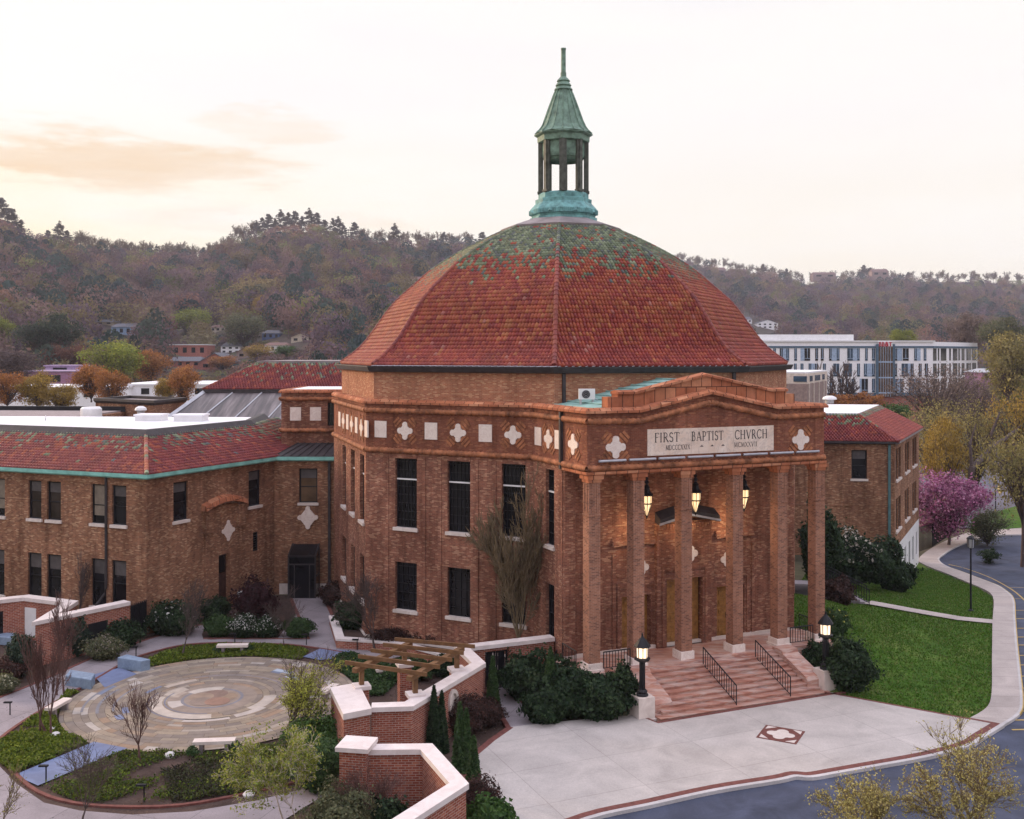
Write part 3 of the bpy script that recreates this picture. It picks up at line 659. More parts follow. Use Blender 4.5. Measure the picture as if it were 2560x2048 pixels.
rp.build('rope_moulding', M['rope'], church, smooth=True)
lb = MB(); sweep(lb, lift([pp(0, -BACK, 0), Cf, Cr, pp(PWID, -6, 0)], ZS - 0.02), [(-0.1, 0), (-0.1, 0.2), (0.1, 0.17), (0.1, 0.05), (0.04, 0)]); lb.build('lintel_moulding', M['terracotta'], church)
# upper stepped parapet behind the gable
ub = MB(); tu0, tu1 = WF.su(1531), WF.su(1999)
def step_front(o0, o1, pts, lowers): WF.poly(ub, pts, o0, o1)
WF.poly(ub, [(tu0 + 0.55, 14.34), (tu1 - 0.55, 14.34), (tu1 - 0.55, 15.0), (tg1, 15.0), (tm, 15.85), (tg0, 15.0), (tu0 + 0.55, 15.0)], -1.1, -0.42)
WF.box(ub, tu0, tu0 + 0.549, 14.34, 14.86, -1.1, -0.42); WF.box(ub, tu1 - 0.549, tu1, 14.34, 14.86, -1.1, -0.42)
ub.build('stepped_parapet', M['terracotta'], church)
uc = MB(); sweep(uc, [(*WF.pt(t, 0, -0.42)[:2], z) for t, z in ((tu0 + 0.5, 15.0), (tg0, 15.0), (tm, 15.85), (tg1, 15.0), (tu1 - 0.5, 15.0))], [(-0.7, 0.0), (-0.7, 0.12), (-0.3, 0.2), (0.1, 0.12), (0.1, 0.0)]); uc.build('parapet_coping', M['terracotta'], church)
# inscription plaque
t0, _ = WF.at(1617.5, 1107); t1, _ = WF.at(1932.9, 1095); _, za = WF.at(1617.5, 1074); _, zb = WF.at(1617.5, 1140)
pl = MB(); w3 = (t1 - t0) / 3
for i in range(3): WF.box(pl, t0 + w3 * i + 0.006, t0 + w3 * (i + 1) - 0.006, zb, za, -0.05, 0.05)
plaque = pl.build('inscription_plaque', M['plaque'], church)
M['inscription'] = plain('dark_inscription', (0.06, 0.05, 0.05), 0.8)
le = MB(); hgt = 0.47; zl = zb + (za - zb) * 0.50
for txt, ua, ub_ in (('FIRST', 1635.5, 1697.5), ('BAPTIST', 1728, 1807), ('CHVRCH', 1835.5, 1917)):
    a, b = WF.su(ua), WF.su(ub_); lettering(le, WF, txt, a, zl, hgt, 0.056, b - a)
for txt, ua, ub_ in (('MDCCCXXIX', 1663, 1724), ('MCMXXVII', 1834, 1891.5)):
    a, b = WF.su(ua), WF.su(ub_); lettering(le, WF, txt, a, zb + (za - zb) * 0.19, 0.25, 0.056, b - a)
for u in (1753, 1779, 1806):
    t = WF.su(u); z = zb + (za - zb) * 0.29; WF.poly(le, [(t - 0.11, z - 0.03), (t + 0.11, z - 0.03), (t + 0.03, z + 0.03), (t, z + 0.06), (t - 0.03, z + 0.03)], 0.04, 0.056)
le.build('inscription', M['inscription'], plaque)
cross(WF, WF.su(1538.6), 12.42, 0.50, 0.185); cross(WF, WF.su(2000.7), 12.42, 0.50, 0.185)
# light bars under the plaque
for i in range(8):
    ta, tb = WF.su(1491), WF.su(2047.6); a = ta + (tb - ta) * i / 8 + 0.05; b = ta + (tb - ta) * (i + 1) / 8 - 0.14
    q = MB(); q.tube([WF.pt(a, 11.78, 0.16), WF.pt(b, 11.78, 0.16)], 0.062, 8); lbm = q.build('light_bar', M['grey_metal'], church)
    q = MB(); q.box(WF.pt(a + 0.1, 11.76, 0.09), (0.09, 0.18, 0.1), WF.rz); q.box(WF.pt(b - 0.1, 11.76, 0.09), (0.09, 0.18, 0.1), WF.rz); q.build('bracket', M['black'], lbm)
# columns
WC = Wall(pp(0, -0.42, 0), pp(PWID, -0.42, 0))
for i, u in enumerate((1479, 1589, 1708.5, 1836, 1947, 2041)):
    t = WC.su(u)
    q = MB(); c = WC.pt(t, 0); q.box((c.x, c.y, (1.9 + 10.72) / 2), (0.63, 0.63, 10.72 - 1.9), PA)
    for dx in (-0.14, 0.14): q.box(tuple(WC.pt(t + dx, 9.95, 0.325)), (0.075, 0.04, 1.4), PA)
    for dy in (-0.14, 0.14):
        p = WC.pt(t - 0.325, 9.95, dy); q.box(tuple(p), (0.04, 0.075, 1.4), PA)
    q.box((c.x, c.y, 9.12), (0.69, 0.69, 0.09), PA)
    col_ = q.build('column', M['brick_column'], church)
    q = MB(); q.box((c.x, c.y, 10.80), (0.72, 0.72, 0.16), PA); q.box((c.x, c.y, 10.98), (0.88, 0.88, 0.20), PA); q.build('capital', M['terracotta'], col_)
    q = MB(); zb_ = 0.55 if i in (2, 3) else 1.25; q.box((c.x, c.y, (zb_ + 1.9) / 2), (0.8, 0.8, 1.9 - zb_), PA)
    if i not in (2, 3): q.box((c.x, c.y, 1.55), (0.92, 0.92, 0.12), PA)
    q.build('base', M['marble'], col_)
# wall behind the columns: doors, hoods, ornaments
dz = {}
doors = [(1667, 1757, 5.05, 'center'), (1554.7, 1627, 4.32, 'side'), (1792, 1861, 4.32, 'side')]
WCF = Wall(pp(0, -BACK + 0.32, 0), pp(PWID, -BACK + 0.32, 0))   # the projecting middle bay
ca, cb = WCF.su(1643), WCF.su(1779)
hD = []
for ua, ub_, zt, kd in doors:
    W = WCF if kd == 'center' else WBK; hD.append((W.su(ua), W.su(ub_), 1.5, zt))
bw = MB(); panel(bw, WBK, 0, PWID, -0.3, ZS + 0.05, hD[1:] + [hD[0]], 0.45); panel(bw, WCF, ca, cb, 1.4, 8.1, hD[:1], 0.5)
for t in (ca, cb): bw.quad(WBK.pt(t, 1.4, 0), WCF.pt(t, 1.4, 0), WCF.pt(t, 8.1, 0), WBK.pt(t, 8.1, 0))
for a, b in ((0.0, 0.62), (PWID - 0.62, PWID)): WBK.box(bw, a, b, 0, ZS - 0.01, 0.0, 0.14)
for u in (1534, 1643, 1779, 1882):
    t = WBK.su(u); WBK.box(bw, t - 0.1, t + 0.1, 1.5, 6.6, 0, 0.07)
for h, W in ((hD[0], WCF), (hD[1], WBK), (hD[2], WBK)):
    for a in (h[0] - 0.3, h[1] + 0.12): W.box(bw, a, a + 0.18, 1.5, h[3] + 0.5, 0, 0.07)
    W.box(bw, h[0] - 0.3, h[1] + 0.3, h[3] + 0.5, h[3] + 0.72, 0, 0.07)
for i in range(20):                              # corbel table of the middle bay
    t = ca + 0.1 + (cb - ca - 0.2) * i / 19; WCF.box(bw, t - 0.07, t + 0.07, 7.75, 8.02, 0, 0.10)
bw.build('porch_wall', M['brick'], church)
for h, (ua, ub_, zt, kd) in zip(hD, doors):
    W = WCF if kd == 'center' else WBK; dep = 0.5 if kd == 'center' else 0.45
    m = (h[0] + h[1]) / 2; q = MB(); W.box(q, h[0], m - 0.012, 1.5, zt, -dep - 0.05, -dep + 0.06); W.box(q, m + 0.012, h[1], 1.5, zt, -dep - 0.05, -dep + 0.06)
    for s0, s1 in ((h[0], m), (m, h[1])):
        nz_ = 6 if kd == 'center' else 5
        for i in range(nz_):
            za_ = 1.65 + (zt - 1.75) * i / nz_; zb_ = 1.65 + (zt - 1.75) * (i + 0.82) / nz_
            W.box(q, s0 + 0.09, s1 - 0.09, za_, zb_, -dep + 0.06, -dep + 0.085)
            W.box(q, (s0 + s1) / 2 - 0.1, (s0 + s1) / 2 + 0.1, (za_ + zb_) / 2 - 0.1, (za_ + zb_) / 2 + 0.1, -dep + 0.085, -dep + 0.12)
    d_ = q.build('door', M['bronze_door'], church)
    q = MB(); W.box(q, m - 0.1, m - 0.06, 2.5, 2.8, -dep + 0.1, -dep + 0.17); W.box(q, m + 0.06, m + 0.1, 2.5, 2.8, -dep + 0.1, -dep + 0.17); q.build('handle', M['black'], d_)
def hood(W, t0, t1, z, rise, th, out, mat, name):
    q = MB(); m = (t0 + t1) / 2
    for a, b, za_, zb_ in ((t0, m - 0.001, z, z + rise), (m + 0.001, t1, z + rise, z)):
        q.hexa([W.pt(a, za_, 0.33 if W is WBK and name == 'door_hood' and False else 0.02), W.pt(b, zb_, 0.02), W.pt(b, zb_ - 0.12, out), W.pt(a, za_ - 0.12, out), W.pt(a, za_ + th + 0.12, 0.02), W.pt(b, zb_ + th + 0.12, 0.02), W.pt(b, zb_ + th * 0.5, out), W.pt(a, za_ + th * 0.5, out)])
    return q.build(name, M[mat], church)
hood(WCF, ca - 0.15, cb + 0.15, 8.15, 0.42, 0.42, 0.55, 'gutter_black', 'door_hood')
q = MB(); m = (ca + cb) / 2
for a, b, za_, zb_ in ((ca - 0.2, m - 0.001, 8.22, 8.64), (m + 0.001, cb + 0.2, 8.64, 8.22)):
    q.hexa([WCF.pt(a, za_ - 0.16, 0.56), WCF.pt(b, zb_ - 0.16, 0.56), WCF.pt(b, zb_ - 0.16, 0.60), WCF.pt(a, za_ - 0.16, 0.60), WCF.pt(a, za_ - 0.05, 0.56), WCF.pt(b, zb_ - 0.05, 0.56), WCF.pt(b, zb_ - 0.05, 0.60), WCF.pt(a, za_ - 0.05, 0.60)])
q.build('hood_light_rail', M['grey_metal'], church)
hood(WBK, WBK.su(1529), WBK.su(1638), 7.1, 0.10, 0.20, 0.22, 'brick', 'door_hood'); hood(WBK, WBK.su(1787), WBK.su(1880), 7.1, 0.10, 0.20, 0.22, 'brick', 'door_hood')
def quatrefoil(par, W, t, z, r, off, mat='marble', nm='quatrefoil'):
    q = MB(); p = []
    for k in range(4):
        a0 = 90 * k
        for i in range(9):
            b = R(a0 - 100 + 200 * i / 8); cx_, cy_ = t + r * 0.55 * math.cos(R(a0)), z + r * 0.55 * math.sin(R(a0)); p.append((cx_ + r * 0.45 * math.cos(b), cy_ + r * 0.45 * math.sin(b)))
    W.poly(q, p, off - 0.08, off); return q.build(nm, M[mat], par)
quatrefoil(church, WCF, WCF.su(1727), 6.35, 0.42, 0.06); quatrefoil(church, WBK, WBK.su(1605), 5.78, 0.40, 0.06); quatrefoil(church, WBK, WBK.su(1816), 5.78, 0.40, 0.06)
# porch floor, steps and cheek walls
fl = MB(); fl.prism([pp(-0.5, -BACK, 0), pp(-0.5, 0.25, 0), pp(PWID + 0.5, 0.25, 0), pp(PWID + 0.5, -BACK, 0)], -0.5, 1.5); fl.build('porch_floor', M['pinkstone'], church)
bs = MB(); WBK.box(bs, 0.0, PWID, 1.5, 1.66, 0.0, 0.17); bs.build('skirting', M['limestone'], church)
stp = MB(); n = 10; s0, s1 = 3.0, 10.9
for i in range(1, n):
    l0 = 0.25 + (i - 1) * 0.365; z1 = 1.506 - i * 0.15; a, b = s0, s1
    if i >= 7: a, b = s0 - 0.35 - 0.35 * (i - 7), s1 + 0.3 + 0.3 * (i - 7)
    stp.prism([pp(a, 0.2, 0), pp(a, l0 + 0.345, 0), pp(b, l0 + 0.345, 0), pp(b, 0.2, 0)], -0.3, z1 - 0.05)
    stp.prism([pp(a, 0.2, 0), pp(a, l0 + 0.395, 0), pp(b, l0 + 0.395, 0), pp(b, 0.2, 0)], z1 - 0.047, z1)
stp.build('steps', M['pinkstone'], church)
def cheek(w0, w1):
    q = MB(); a, b = w0, w1
    prof = [(0.1, 1.62), (0.9, 1.62), (0.95, 1.45), (2.75, 0.78), (2.9, 0.6), (2.9, -0.3), (0.1, -0.3)]
    v = [pp(a, l, z) for l, z in prof] + [pp(b, l, z) for l, z in prof]; n = len(prof)
    q.add(v, [tuple(range(n)), tuple(range(2 * n - 1, n - 1, -1))] + [(i, n + i, n + (i + 1) % n, (i + 1) % n) for i in range(n)][::1]); q.build('cheek_wall', M['pinkstone'], church)
cheek(2.0, 2.99); cheek(10.91, 11.9)
peds = []
for w, l in ((1.45, 2.75), (12.05, 2.9)):
    q = MB(); c = pp(w, l, 0); q.box((c.x, c.y, 0.58), (0.86, 0.86, 1.0), PA); q.box((c.x, c.y, 0.04), (0.98, 0.98, 0.1), PA); q.build('lamp_pedestal', M['limestone'], church); peds.append(c)
# drum, gutter, dome
RD = 15.25
dr = MB()
for k in range(-2, 6): W = Wall(octv(k, RD), octv(k + 1, RD)); panel(dr, W, 0, W.len, 13.9, 15.95)
dr.build('drum_wall', M['brick_drum'], church)
gt = MB(); sweep(gt, [octv(k, RD, 15.93) for k in range(-2, 6)], [(-0.1, 0.0), (-0.1, 0.34), (0.22, 0.36), (0.42, 0.36), (0.42, 0.30), (0.30, 0.04), (0.05, 0.0)], True); gt.build('gutter', M['gutter_black'], church)
gs = MB()
for k in (-1, 0):
    W = Wall(octv(k, RD + 0.3), octv(k + 1, RD + 0.3))
    for i in range(30):
        t = 0.2 + (W.len - 0.4) * i / 29; gs.tube([W.pt(t, 16.31, 0.1), W.pt(t + 0.28, 16.33, -0.22)], 0.02, 4)
gs.build('gutter_strap', M['grey_metal'], church)
ds = MB()
for u, W in ((1408, Wall(octv(0, RD), octv(1, RD))), (1833, Wall(octv(0, RD), octv(1, RD)))):
    t = W.su(u); ds.box(tuple(W.pt(t, 14.95, 0.11)), (0.17, 0.15, 1.98), W.rz)
ds.build('downspout', M['gutter_black'], church)
ds = MB(); ds.box(tuple(WSD.pt(WSD.su(1406), 12.6, 0.09)), (0.17, 0.16, 2.9), WSD.rz); ds.build('downspout', M['gutter_black'], church)
silh = [(1964.8, 908.7), (1920, 879.6), (1889.8, 845.9), (1859, 801.5), (1828.5, 760), (1782.6, 720), (1730.6, 674.5), (1693.9, 650), (1644.9, 622.4), (1595.9, 598), (1540.8, 573.5)]
prof = [((u - 1402) * 0.0271, H - (v - CV) * 0.02705) for u, v in silh]
prof[0] = (15.25, 16.33)
def prof_at(s):
    for i in range(len(prof) - 1):
        a, b = prof[i], prof[i + 1]; l = math.hypot(b[0] - a[0], b[1] - a[1])
        if s <= l or i == len(prof) - 2: f = min(1, s / l); return (a[0] + (b[0] - a[0]) * f, a[1] + (b[1] - a[1]) * f)
        s -= l
# smooth the profile a little
import itertools
tot = sum(math.hypot(b[0] - a[0], b[1] - a[1]) for a, b in zip(prof, prof[1:]))
NR = 46; ps = [prof_at(tot * i / 200) for i in range(201)]
for _ in range(50): ps = [ps[0]] + [((ps[i - 1][0] + ps[i][0] * 2 + ps[i + 1][0]) / 4, (ps[i - 1][1] + ps[i][1] * 2 + ps[i + 1][1]) / 4) for i in range(1, 200)] + [ps[200]]
rowp = [ps[round(200 * i / NR)] for i in range(NR + 1)]
out = ([], [], [])
for k in range(-2, 6):
    tiles([(octv(k, r, z), octv(k + 1, r, z)) for r, z in rowp], 0.215, dome_col, rng, out)
dome = finish('dome_roof', [tuple(v) for v in out[0]], np.array(out[1]), M['tile'], church, out[2])
for k in range(-2, 6):
    q = MB(); ridge(q, [octv(k, r + 0.05, z + 0.05) for r, z in rowp[::2]], 0.16, rng, 0, 1, ridge_col); q.build('ridge_cap', M['tile'], dome)
q = MB(); q.lathe((CX, CY, 0), [(4.05, rowp[-1][1] - 0.12), (4.12, rowp[-1][1] + 0.12), (3.95, rowp[-1][1] + 0.2), (2.45, 26.12), (2.3, 26.15)], 8, R(TH)); q.build('dome_collar', M['mauve_metal'], church)
# copper lantern on top
LC = (CX + 0.18, CY, 0); a8 = R(TH)
lant = MB(); lant.lathe(LC, [(2.30, 26.05), (2.30, 26.3), (2.16, 26.32), (2.2, 26.45), (2.36, 26.5), (2.38, 26.75), (2.24, 26.95), (2.0, 27.2), (1.92, 27.3), (1.94, 27.55), (1.72, 27.6), (1.72, 27.92), (1.66, 28.0)], 8, a8)
base_l = lant.build('lantern', M['copper_blue'], church)
q = MB()
for k in range(8):
    W = Wall((LC[0] + 2.38 * math.sin(a8 + R(45 * k)), LC[1] - 2.38 * math.cos(a8 + R(45 * k))), (LC[0] + 2.38 * math.sin(a8 + R(45 * k + 45)), LC[1] - 2.38 * math.cos(a8 + R(45 * k + 45))))
    for i in range(11):
        t = 0.12 + (W.len - 0.24) * i / 10; W.box(q, t - 0.03, t + 0.03, 26.5, 26.8, -0.06, 0.03)
    c = W.pt(W.len / 2, 26.72, 0.0); q.add([W.pt(W.len / 2 - 0.2, 26.55, 0.02), W.pt(W.len / 2 + 0.2, 26.55, 0.02), W.pt(W.len / 2, 26.86, 0.0), W.pt(W.len / 2, 26.62, 0.16)], [(0, 1, 3), (1, 2, 3), (2, 0, 3)])
q.build('lantern_frieze', M['copper_blue'], base_l)
for k in range(8):
    q = MB(); a = a8 + R(45 * k); cx_, cy_ = LC[0] + 1.56 * math.sin(a), LC[1] - 1.56 * math.cos(a)
    q.box((cx_, cy_, 29.8), (0.2, 0.34, 3.72), a)
    for s in (-1, 1):
        b = a + s * R(6.2); q.box((LC[0] + 1.53 * math.sin(b), LC[1] - 1.53 * math.cos(b), 29.8), (0.15, 0.2, 3.7), b)
    q.box((cx_, cy_, 28.06), (0.46, 0.44, 0.14), a)
    q.build('lantern_post', M['copper_dark'], base_l)
for k in range(8):
    a, b = a8 + R(45 * k), a8 + R(45 * k + 45); W = Wall((LC[0] + 1.5 * math.sin(a), LC[1] - 1.5 * math.cos(a)), (LC[0] + 1.5 * math.sin(b), LC[1] - 1.5 * math.cos(b)))
    q = MB(); W.box(q, 0.15, W.len - 0.15, 30.42, 31.5, -0.1, 0.0); W.box(q, 0.22, W.len - 0.22, 30.55, 31.4, 0.0, 0.03)
    q.build('lantern_panel', M['copper'], base_l)
q = MB(); q.lathe(LC, [(1.42, 30.4), (1.3, 30.2), (1.3, 30.45)], 8, a8); q.lathe(LC, [(1.62, 31.44), (1.78, 31.5), (1.8, 31.86), (1.9, 31.9), (2.02, 31.98), (2.0, 32.06), (1.8, 32.14)], 8, a8); q.build('lantern_cornice', M['copper'], base_l)
q = MB(); q.lathe(LC, [(1.96, 32.07), (1.72, 32.25), (1.50, 32.55), (1.30, 33.0), (0.98, 33.9), (0.66, 34.75), (0.52, 35.08)], 16, a8)
for k in range(16):
    a = a8 + R(22.5 * k); pts = [(LC[0] + r * math.sin(a), LC[1] - r * math.cos(a), z) for r, z in ((1.96, 32.1), (1.73, 32.28), (1.51, 32.58), (1.31, 33.03), (0.99, 33.93), (0.67, 34.78), (0.53, 35.1))]; q.tube(pts, 0.035 if k % 2 else 0.055, 4)
q.build('spire_roof', M['copper'], base_l)
q = MB(); q.lathe(LC, [(0.50, 35.0), (0.64, 35.1), (0.62, 35.16), (0.46, 35.34), (0.55, 35.4), (0.53, 35.46), (0.38, 35.66), (0.46, 35.71), (0.44, 35.77), (0.24, 35.98), (0.2, 36.02), (0.2, 36.3), (0.165, 36.32), (0.16, 37.85), (0.18, 37.87), (0.18, 37.98)], 16, a8); q.build('finial', M['copper'], base_l)
# turquoise copper roof behind the gable, and flat corner of the porch roof
q = MB()
za_, zb_ = 15.6, 14.25; ev0, ev1, mm_ = tg0 - 1.9, tg1 + 1.6, tm
L_f, L_b = -1.1, -6.2
q.quad(pp(ev0, L_f, zb_), pp(mm_, L_f, za_), pp(mm_, L_b, za_), pp(ev0, L_b, zb_)); q.quad(pp(mm_, L_f, za_), pp(ev1, L_f, zb_), pp(ev1, L_b, zb_), pp(mm_, L_b, za_))
q.quad(pp(0.4, -0.5, 14.2), pp(PWID - 0.4, -0.5, 14.2), pp(PWID - 0.4, -8.5, 14.2), pp(0.4, -8.5, 14.2))
for i in range(9):
    f = i / 8; q.tube([pp(ev0 + (mm_ - ev0) * f, L_f, zb_ + (za_ - zb_) * f + 0.03), pp(ev0 + (mm_ - ev0) * f, L_b, zb_ + (za_ - zb_) * f + 0.03)], 0.04, 4)
q.build('porch_roof', M['verdigris'], church)
wr = MB(); wr.prism([octv(-2, RB - 0.5), octv(-1, RB - 0.5), octv(0, RB - 0.5), octv(1, RB - 0.5), octv(2, RB - 0.5), octv(3, RB - 0.5), octv(4, RB - 0.5), octv(5, RB - 0.5)], 14.0, 14.12); wr.build('ledge_roof', M['verdigris'], church)
# stair block beside the dome
WT = Wall((-16.86, 76.0), (-12.15, 76.0)); WTL = Wall((-16.86, 84.0), (-16.86, 76.0))
tb = MB(); hT = [(WT.su(819), WT.su(845), 11.75, 13.45)]
panel(tb, WT, 0, WT.len, 6.0, 14.15, hT); panel(tb, WTL, 0, WTL.len, 6.0, 14.15)
tb.build('stair_block_wall', M['brick'], church)
window(church, WT, hT[0], nx=2, rows=(12.6,), fw=0.06, sill=None)
q = MB(); sweep(q, [(-16.86, 84, 14.15), (-16.86, 76, 14.15), (-12.15, 76, 14.15)], prof_cop); q.build('coping', M['terracotta'], church)
for z in (13.72, 11.42):
    q = MB(); rope(q, [(-16.92, 84, z), (-16.92, 75.94, z), (-12.15, 75.94, z)]); q.build('rope_moulding', M['rope'], church, smooth=True)
q = MB(); q.prism([(-16.5, 76.3), (-12.0, 76.3), (-12.0, 84), (-16.5, 84)], 14.25, 14.37); q.build('stair_block_roof', M['white_roof'], church)
for u in (739, 789): square(WT, WT.su(u), 12.62, 0.8, 0.98)

# ------------------------------------------------------------------ left wing
ZE, ZT = 9.55, 11.75
def at_z(u, v, z): return P(u, v, (H - z) * F / (v - CV))
K = at_z(366, 1193, ZE); Lf = at_z(0, 1173, ZE); dL = (Lf - K).normalized(); dL.z = 0
E1 = at_z(686, 1148, ZE); dR = (E1 - K).normalized(); dR.z = 0
WLL = Wall(K + dL * 22, K); WLR = Wall(K, E1)
kk = (785 - CU) / F; sE2 = (kk * K.y - K.x) / (dR.x - kk * dR.y); E2 = K + dR * sE2
TK_ = at_z(365, 1087, ZT); TL = TK_ + dL * 24; TE = P(627, 1061, (H - ZT) * F / 176)
wing = thing('brick_wing', 'two storey tan brick wing with tiled hip roof and flat white top', 'building', (K.x, K.y, 0))
WLR.len = (E1 - K).length
def pair(W, lst, z0, z1): return [(W.su(a * .4058), W.su(b * .4058), z0, z1) for a, b in lst]
hU = pair(WLL, ((175, 255), (290, 375), (563, 655), (690, 778)), 6.5, 8.95); hL = pair(WLL, ((172, 256), (289, 377), (563, 655), (688, 778)), 1.4, 4.35)
for dt in (4.4, 8.6): 
    for s in (0, 1.55): hU.append((hU[0][0] - dt + s - 0.2, hU[0][0] - dt + s + 0.85, 6.5, 8.95)); hL.append((hL[0][0] - dt + s - 0.2, hL[0][0] - dt + s + 0.85, 1.4, 4.35))
a0 = WLR.su(1068 * .4058); a1 = WLR.su(1157 * .4058); b0 = WLR.su(1532 * .4058); b1 = WLR.su(1605 * .4058); c0 = WLR.su(1340 * .4058); c1 = WLR.su(1406 * .4058); v0 = WLR.su(1558 * .4058); v1 = WLR.su(1587 * .4058)
hR = [(a0, a1, 6.5, 8.95), (b0, b1, 6.5, 8.95), (c0, c1, 0.0, 3.75), (v0, v1, 3.4, 4.7)]
WLK = Wall((E1.x, 73.6), (-12.2, 73.6)); E1y = 73.6
k0, k1 = WLK.su(1843 * .4058), WLK.su(1955 * .4058); e0, e1 = WLK.su(1800 * .4058), WLK.su(1970 * .4058)
hK = [(k0, k1, 6.45, 8.9), (e0, e1, 0.0, 3.5)]
q = MB(); panel(q, WLL, 0, WLL.len, -0.5, ZE - 0.05, hU + hL); panel(q, WLR, 0, WLR.len, -0.5, ZE - 0.05, hR); panel(q, WLK, 0, WLK.len, -0.5, ZE - 0.05, hK)
for W in (WLL, WLR, WLK): W.box(q, 0.0, W.len, 9.02, ZE - 0.06, -0.05, 0.05)
mdo = (c0 + c1) / 2                              # door surround with corbelled hood
WLR.box(q, mdo - 1.75, c0 - 0.02, 0, 7.0, 0, 0.12); WLR.box(q, c1 + 0.02, mdo + 1.75, 0, 7.0, 0, 0.12)
WLR.box(q, mdo - 1.9, mdo - 1.2, 5.4, 6.9, 0.0, 0.32); WLR.box(q, mdo + 1.2, mdo + 1.9, 5.4, 6.9, 0.0, 0.32); WLR.box(q, c0 - 0.02, c1 + 0.02, 3.75, 7.0, 0.0, 0.12)
q.build('wall', M['brick_wing'], wing)
q = MB()
for i in range(9):
    f0, f1 = i / 9, (i + 0.93) / 9; t = lambda f: mdo - 2.0 + 4.0 * f; zz = lambda f: 6.85 + 0.42 * math.sin(math.pi * f)
    q.hexa([WLR.pt(t(f0), zz(f0), 0.5), WLR.pt(t(f1), zz(f1), 0.5), WLR.pt(t(f1), zz(f1), 0.0), WLR.pt(t(f0), zz(f0), 0.0), WLR.pt(t(f0), zz(f0) + 0.3, 0.42), WLR.pt(t(f1), zz(f1) + 0.3, 0.42), WLR.pt(t(f1), zz(f1) + 0.42, 0.0), WLR.pt(t(f0), zz(f0) + 0.42, 0.0)])
q.build('door_hood', M['terracotta'], wing)
blinds = ['mauve_metal', 'brickblind']
M['blind_tan'] = plain('tan_blind', (0.20, 0.165, 0.13), 0.8); M['blind_grey'] = plain('grey_blind', (0.085, 0.075, 0.075), 0.8)
for i, h in enumerate(hU): window(wing, WLL, h, 0.22, 1, (7.65,), 0.055, blind=(8.25, 8.86, 'blind_grey') if i % 3 != 2 else (7.0, 8.86, 'blind_tan'))
for i, h in enumerate(hL): window(wing, WLL, h, 0.22, 1, (2.9,), 0.055, blind=(3.4, 4.26, 'blind_grey'), sill='limestone')
window(wing, WLR, hR[0], 0.22, 1, (7.65,), 0.055, blind=(8.3, 8.86, 'blind_grey')); window(wing, WLR, hR[1], 0.22, 1, (7.65,), 0.055, blind=(8.3, 8.86, 'blind_grey'))
window(wing, WLR, hR[3], 0.12, 1, [3.5 + 0.16 * i for i in range(8)], 0.05, sill=None, name='louvre_vent')
window(wing, WLK, hK[0], 0.22, 1, (7.6,), 0.055, glass='glass_warm', blind=(8.2, 8.82, 'blind_grey'))
q = MB(); WLR.box(q, c0, c1, 0, 3.75, -0.3, -0.2); WLR.box(q, c0 + 0.1, c1 - 0.1, 0.2, 1.2, -0.2, -0.17); WLR.box(q, c0 + 0.1, c1 - 0.1, 1.35, 2.3, -0.2, -0.17); dd = q.build('door', M['dark_wood'], wing)
q = MB(); WLR.box(q, c0 + 0.12, c1 - 0.12, 2.5, 3.6, -0.2, -0.16); q.build('transom_window', M['glass'], dd)
# glass entrance vestibule
q = MB(); ox = 1.5
for a, b in ((e0, e0 + 0.09), (e1 - 0.09, e1)):
    WLK.box(q, a, b, 0, 3.35, 0.0, 0.09); WLK.box(q, a, b, 0, 3.0, ox - 0.09, ox); WLK.box(q, a, b, 1.5, 1.58, 0.09, ox - 0.09)
    q.hexa([WLK.pt(a, 2.92, ox), WLK.pt(b, 2.92, ox), WLK.pt(b, 3.5, 0), WLK.pt(a, 3.5, 0), WLK.pt(a, 3.02, ox), WLK.pt(b, 3.02, ox), WLK.pt(b, 3.6, 0), WLK.pt(a, 3.6, 0)])
WLK.box(q, e0 + 0.09, e1 - 0.09, 2.35, 2.45, ox - 0.08, ox - 0.01); WLK.box(q, e0 + 0.09, e1 - 0.09, 2.9, 3.0, ox - 0.085, ox - 0.005)
me_ = (e0 + e1) / 2
for a in (me_ - 0.55, me_ + 0.5): WLK.box(q, a, a + 0.07, 0, 2.35, ox - 0.08, ox - 0.01)
vest = q.build('entrance_vestibule', M['gutter_black'], wing)
q = MB(); WLK.box(q, e0 + 0.1, e1 - 0.1, 0.0, 2.9, ox - 0.06, ox - 0.03); WLK.box(q, e0 + 0.02, e0 + 0.05, 0.0, 2.9, 0.1, ox - 0.1); WLK.box(q, e1 - 0.05, e1 - 0.02, 0, 2.9, 0.1, ox - 0.1)
q.hexa([WLK.pt(e0 + 0.1, 2.95, ox), WLK.pt(e1 - 0.1, 2.95, ox), WLK.pt(e1 - 0.1, 3.52, 0), WLK.pt(e0 + 0.1, 3.52, 0), WLK.pt(e0 + 0.1, 2.98, ox), WLK.pt(e1 - 0.1, 2.98, ox), WLK.pt(e1 - 0.1, 3.55, 0), WLK.pt(e0 + 0.1, 3.55, 0)])
q.build('glass_pane', M['glass'], vest)
q = MB(); q.lathe((WLK.pt(me_ + 0.2, 2.8, 0.9).x, WLK.pt(me_ + 0.2, 2.8, 0.9).y, 2.72), [(0.10, 0), (0.13, 0.1), (0.05, 0.16)], 8); q.build('ceiling_lamp', M['lamp_glow'], vest)
for a, b in ((e0 - 0.9, e0 - 0.02), (e1 + 0.02, e1 + 0.45)): q = MB(); WLK.box(q, a, b, 0, 0.75, 0.0, 0.06); q.build('plinth_panel', M['limestone'], wing)
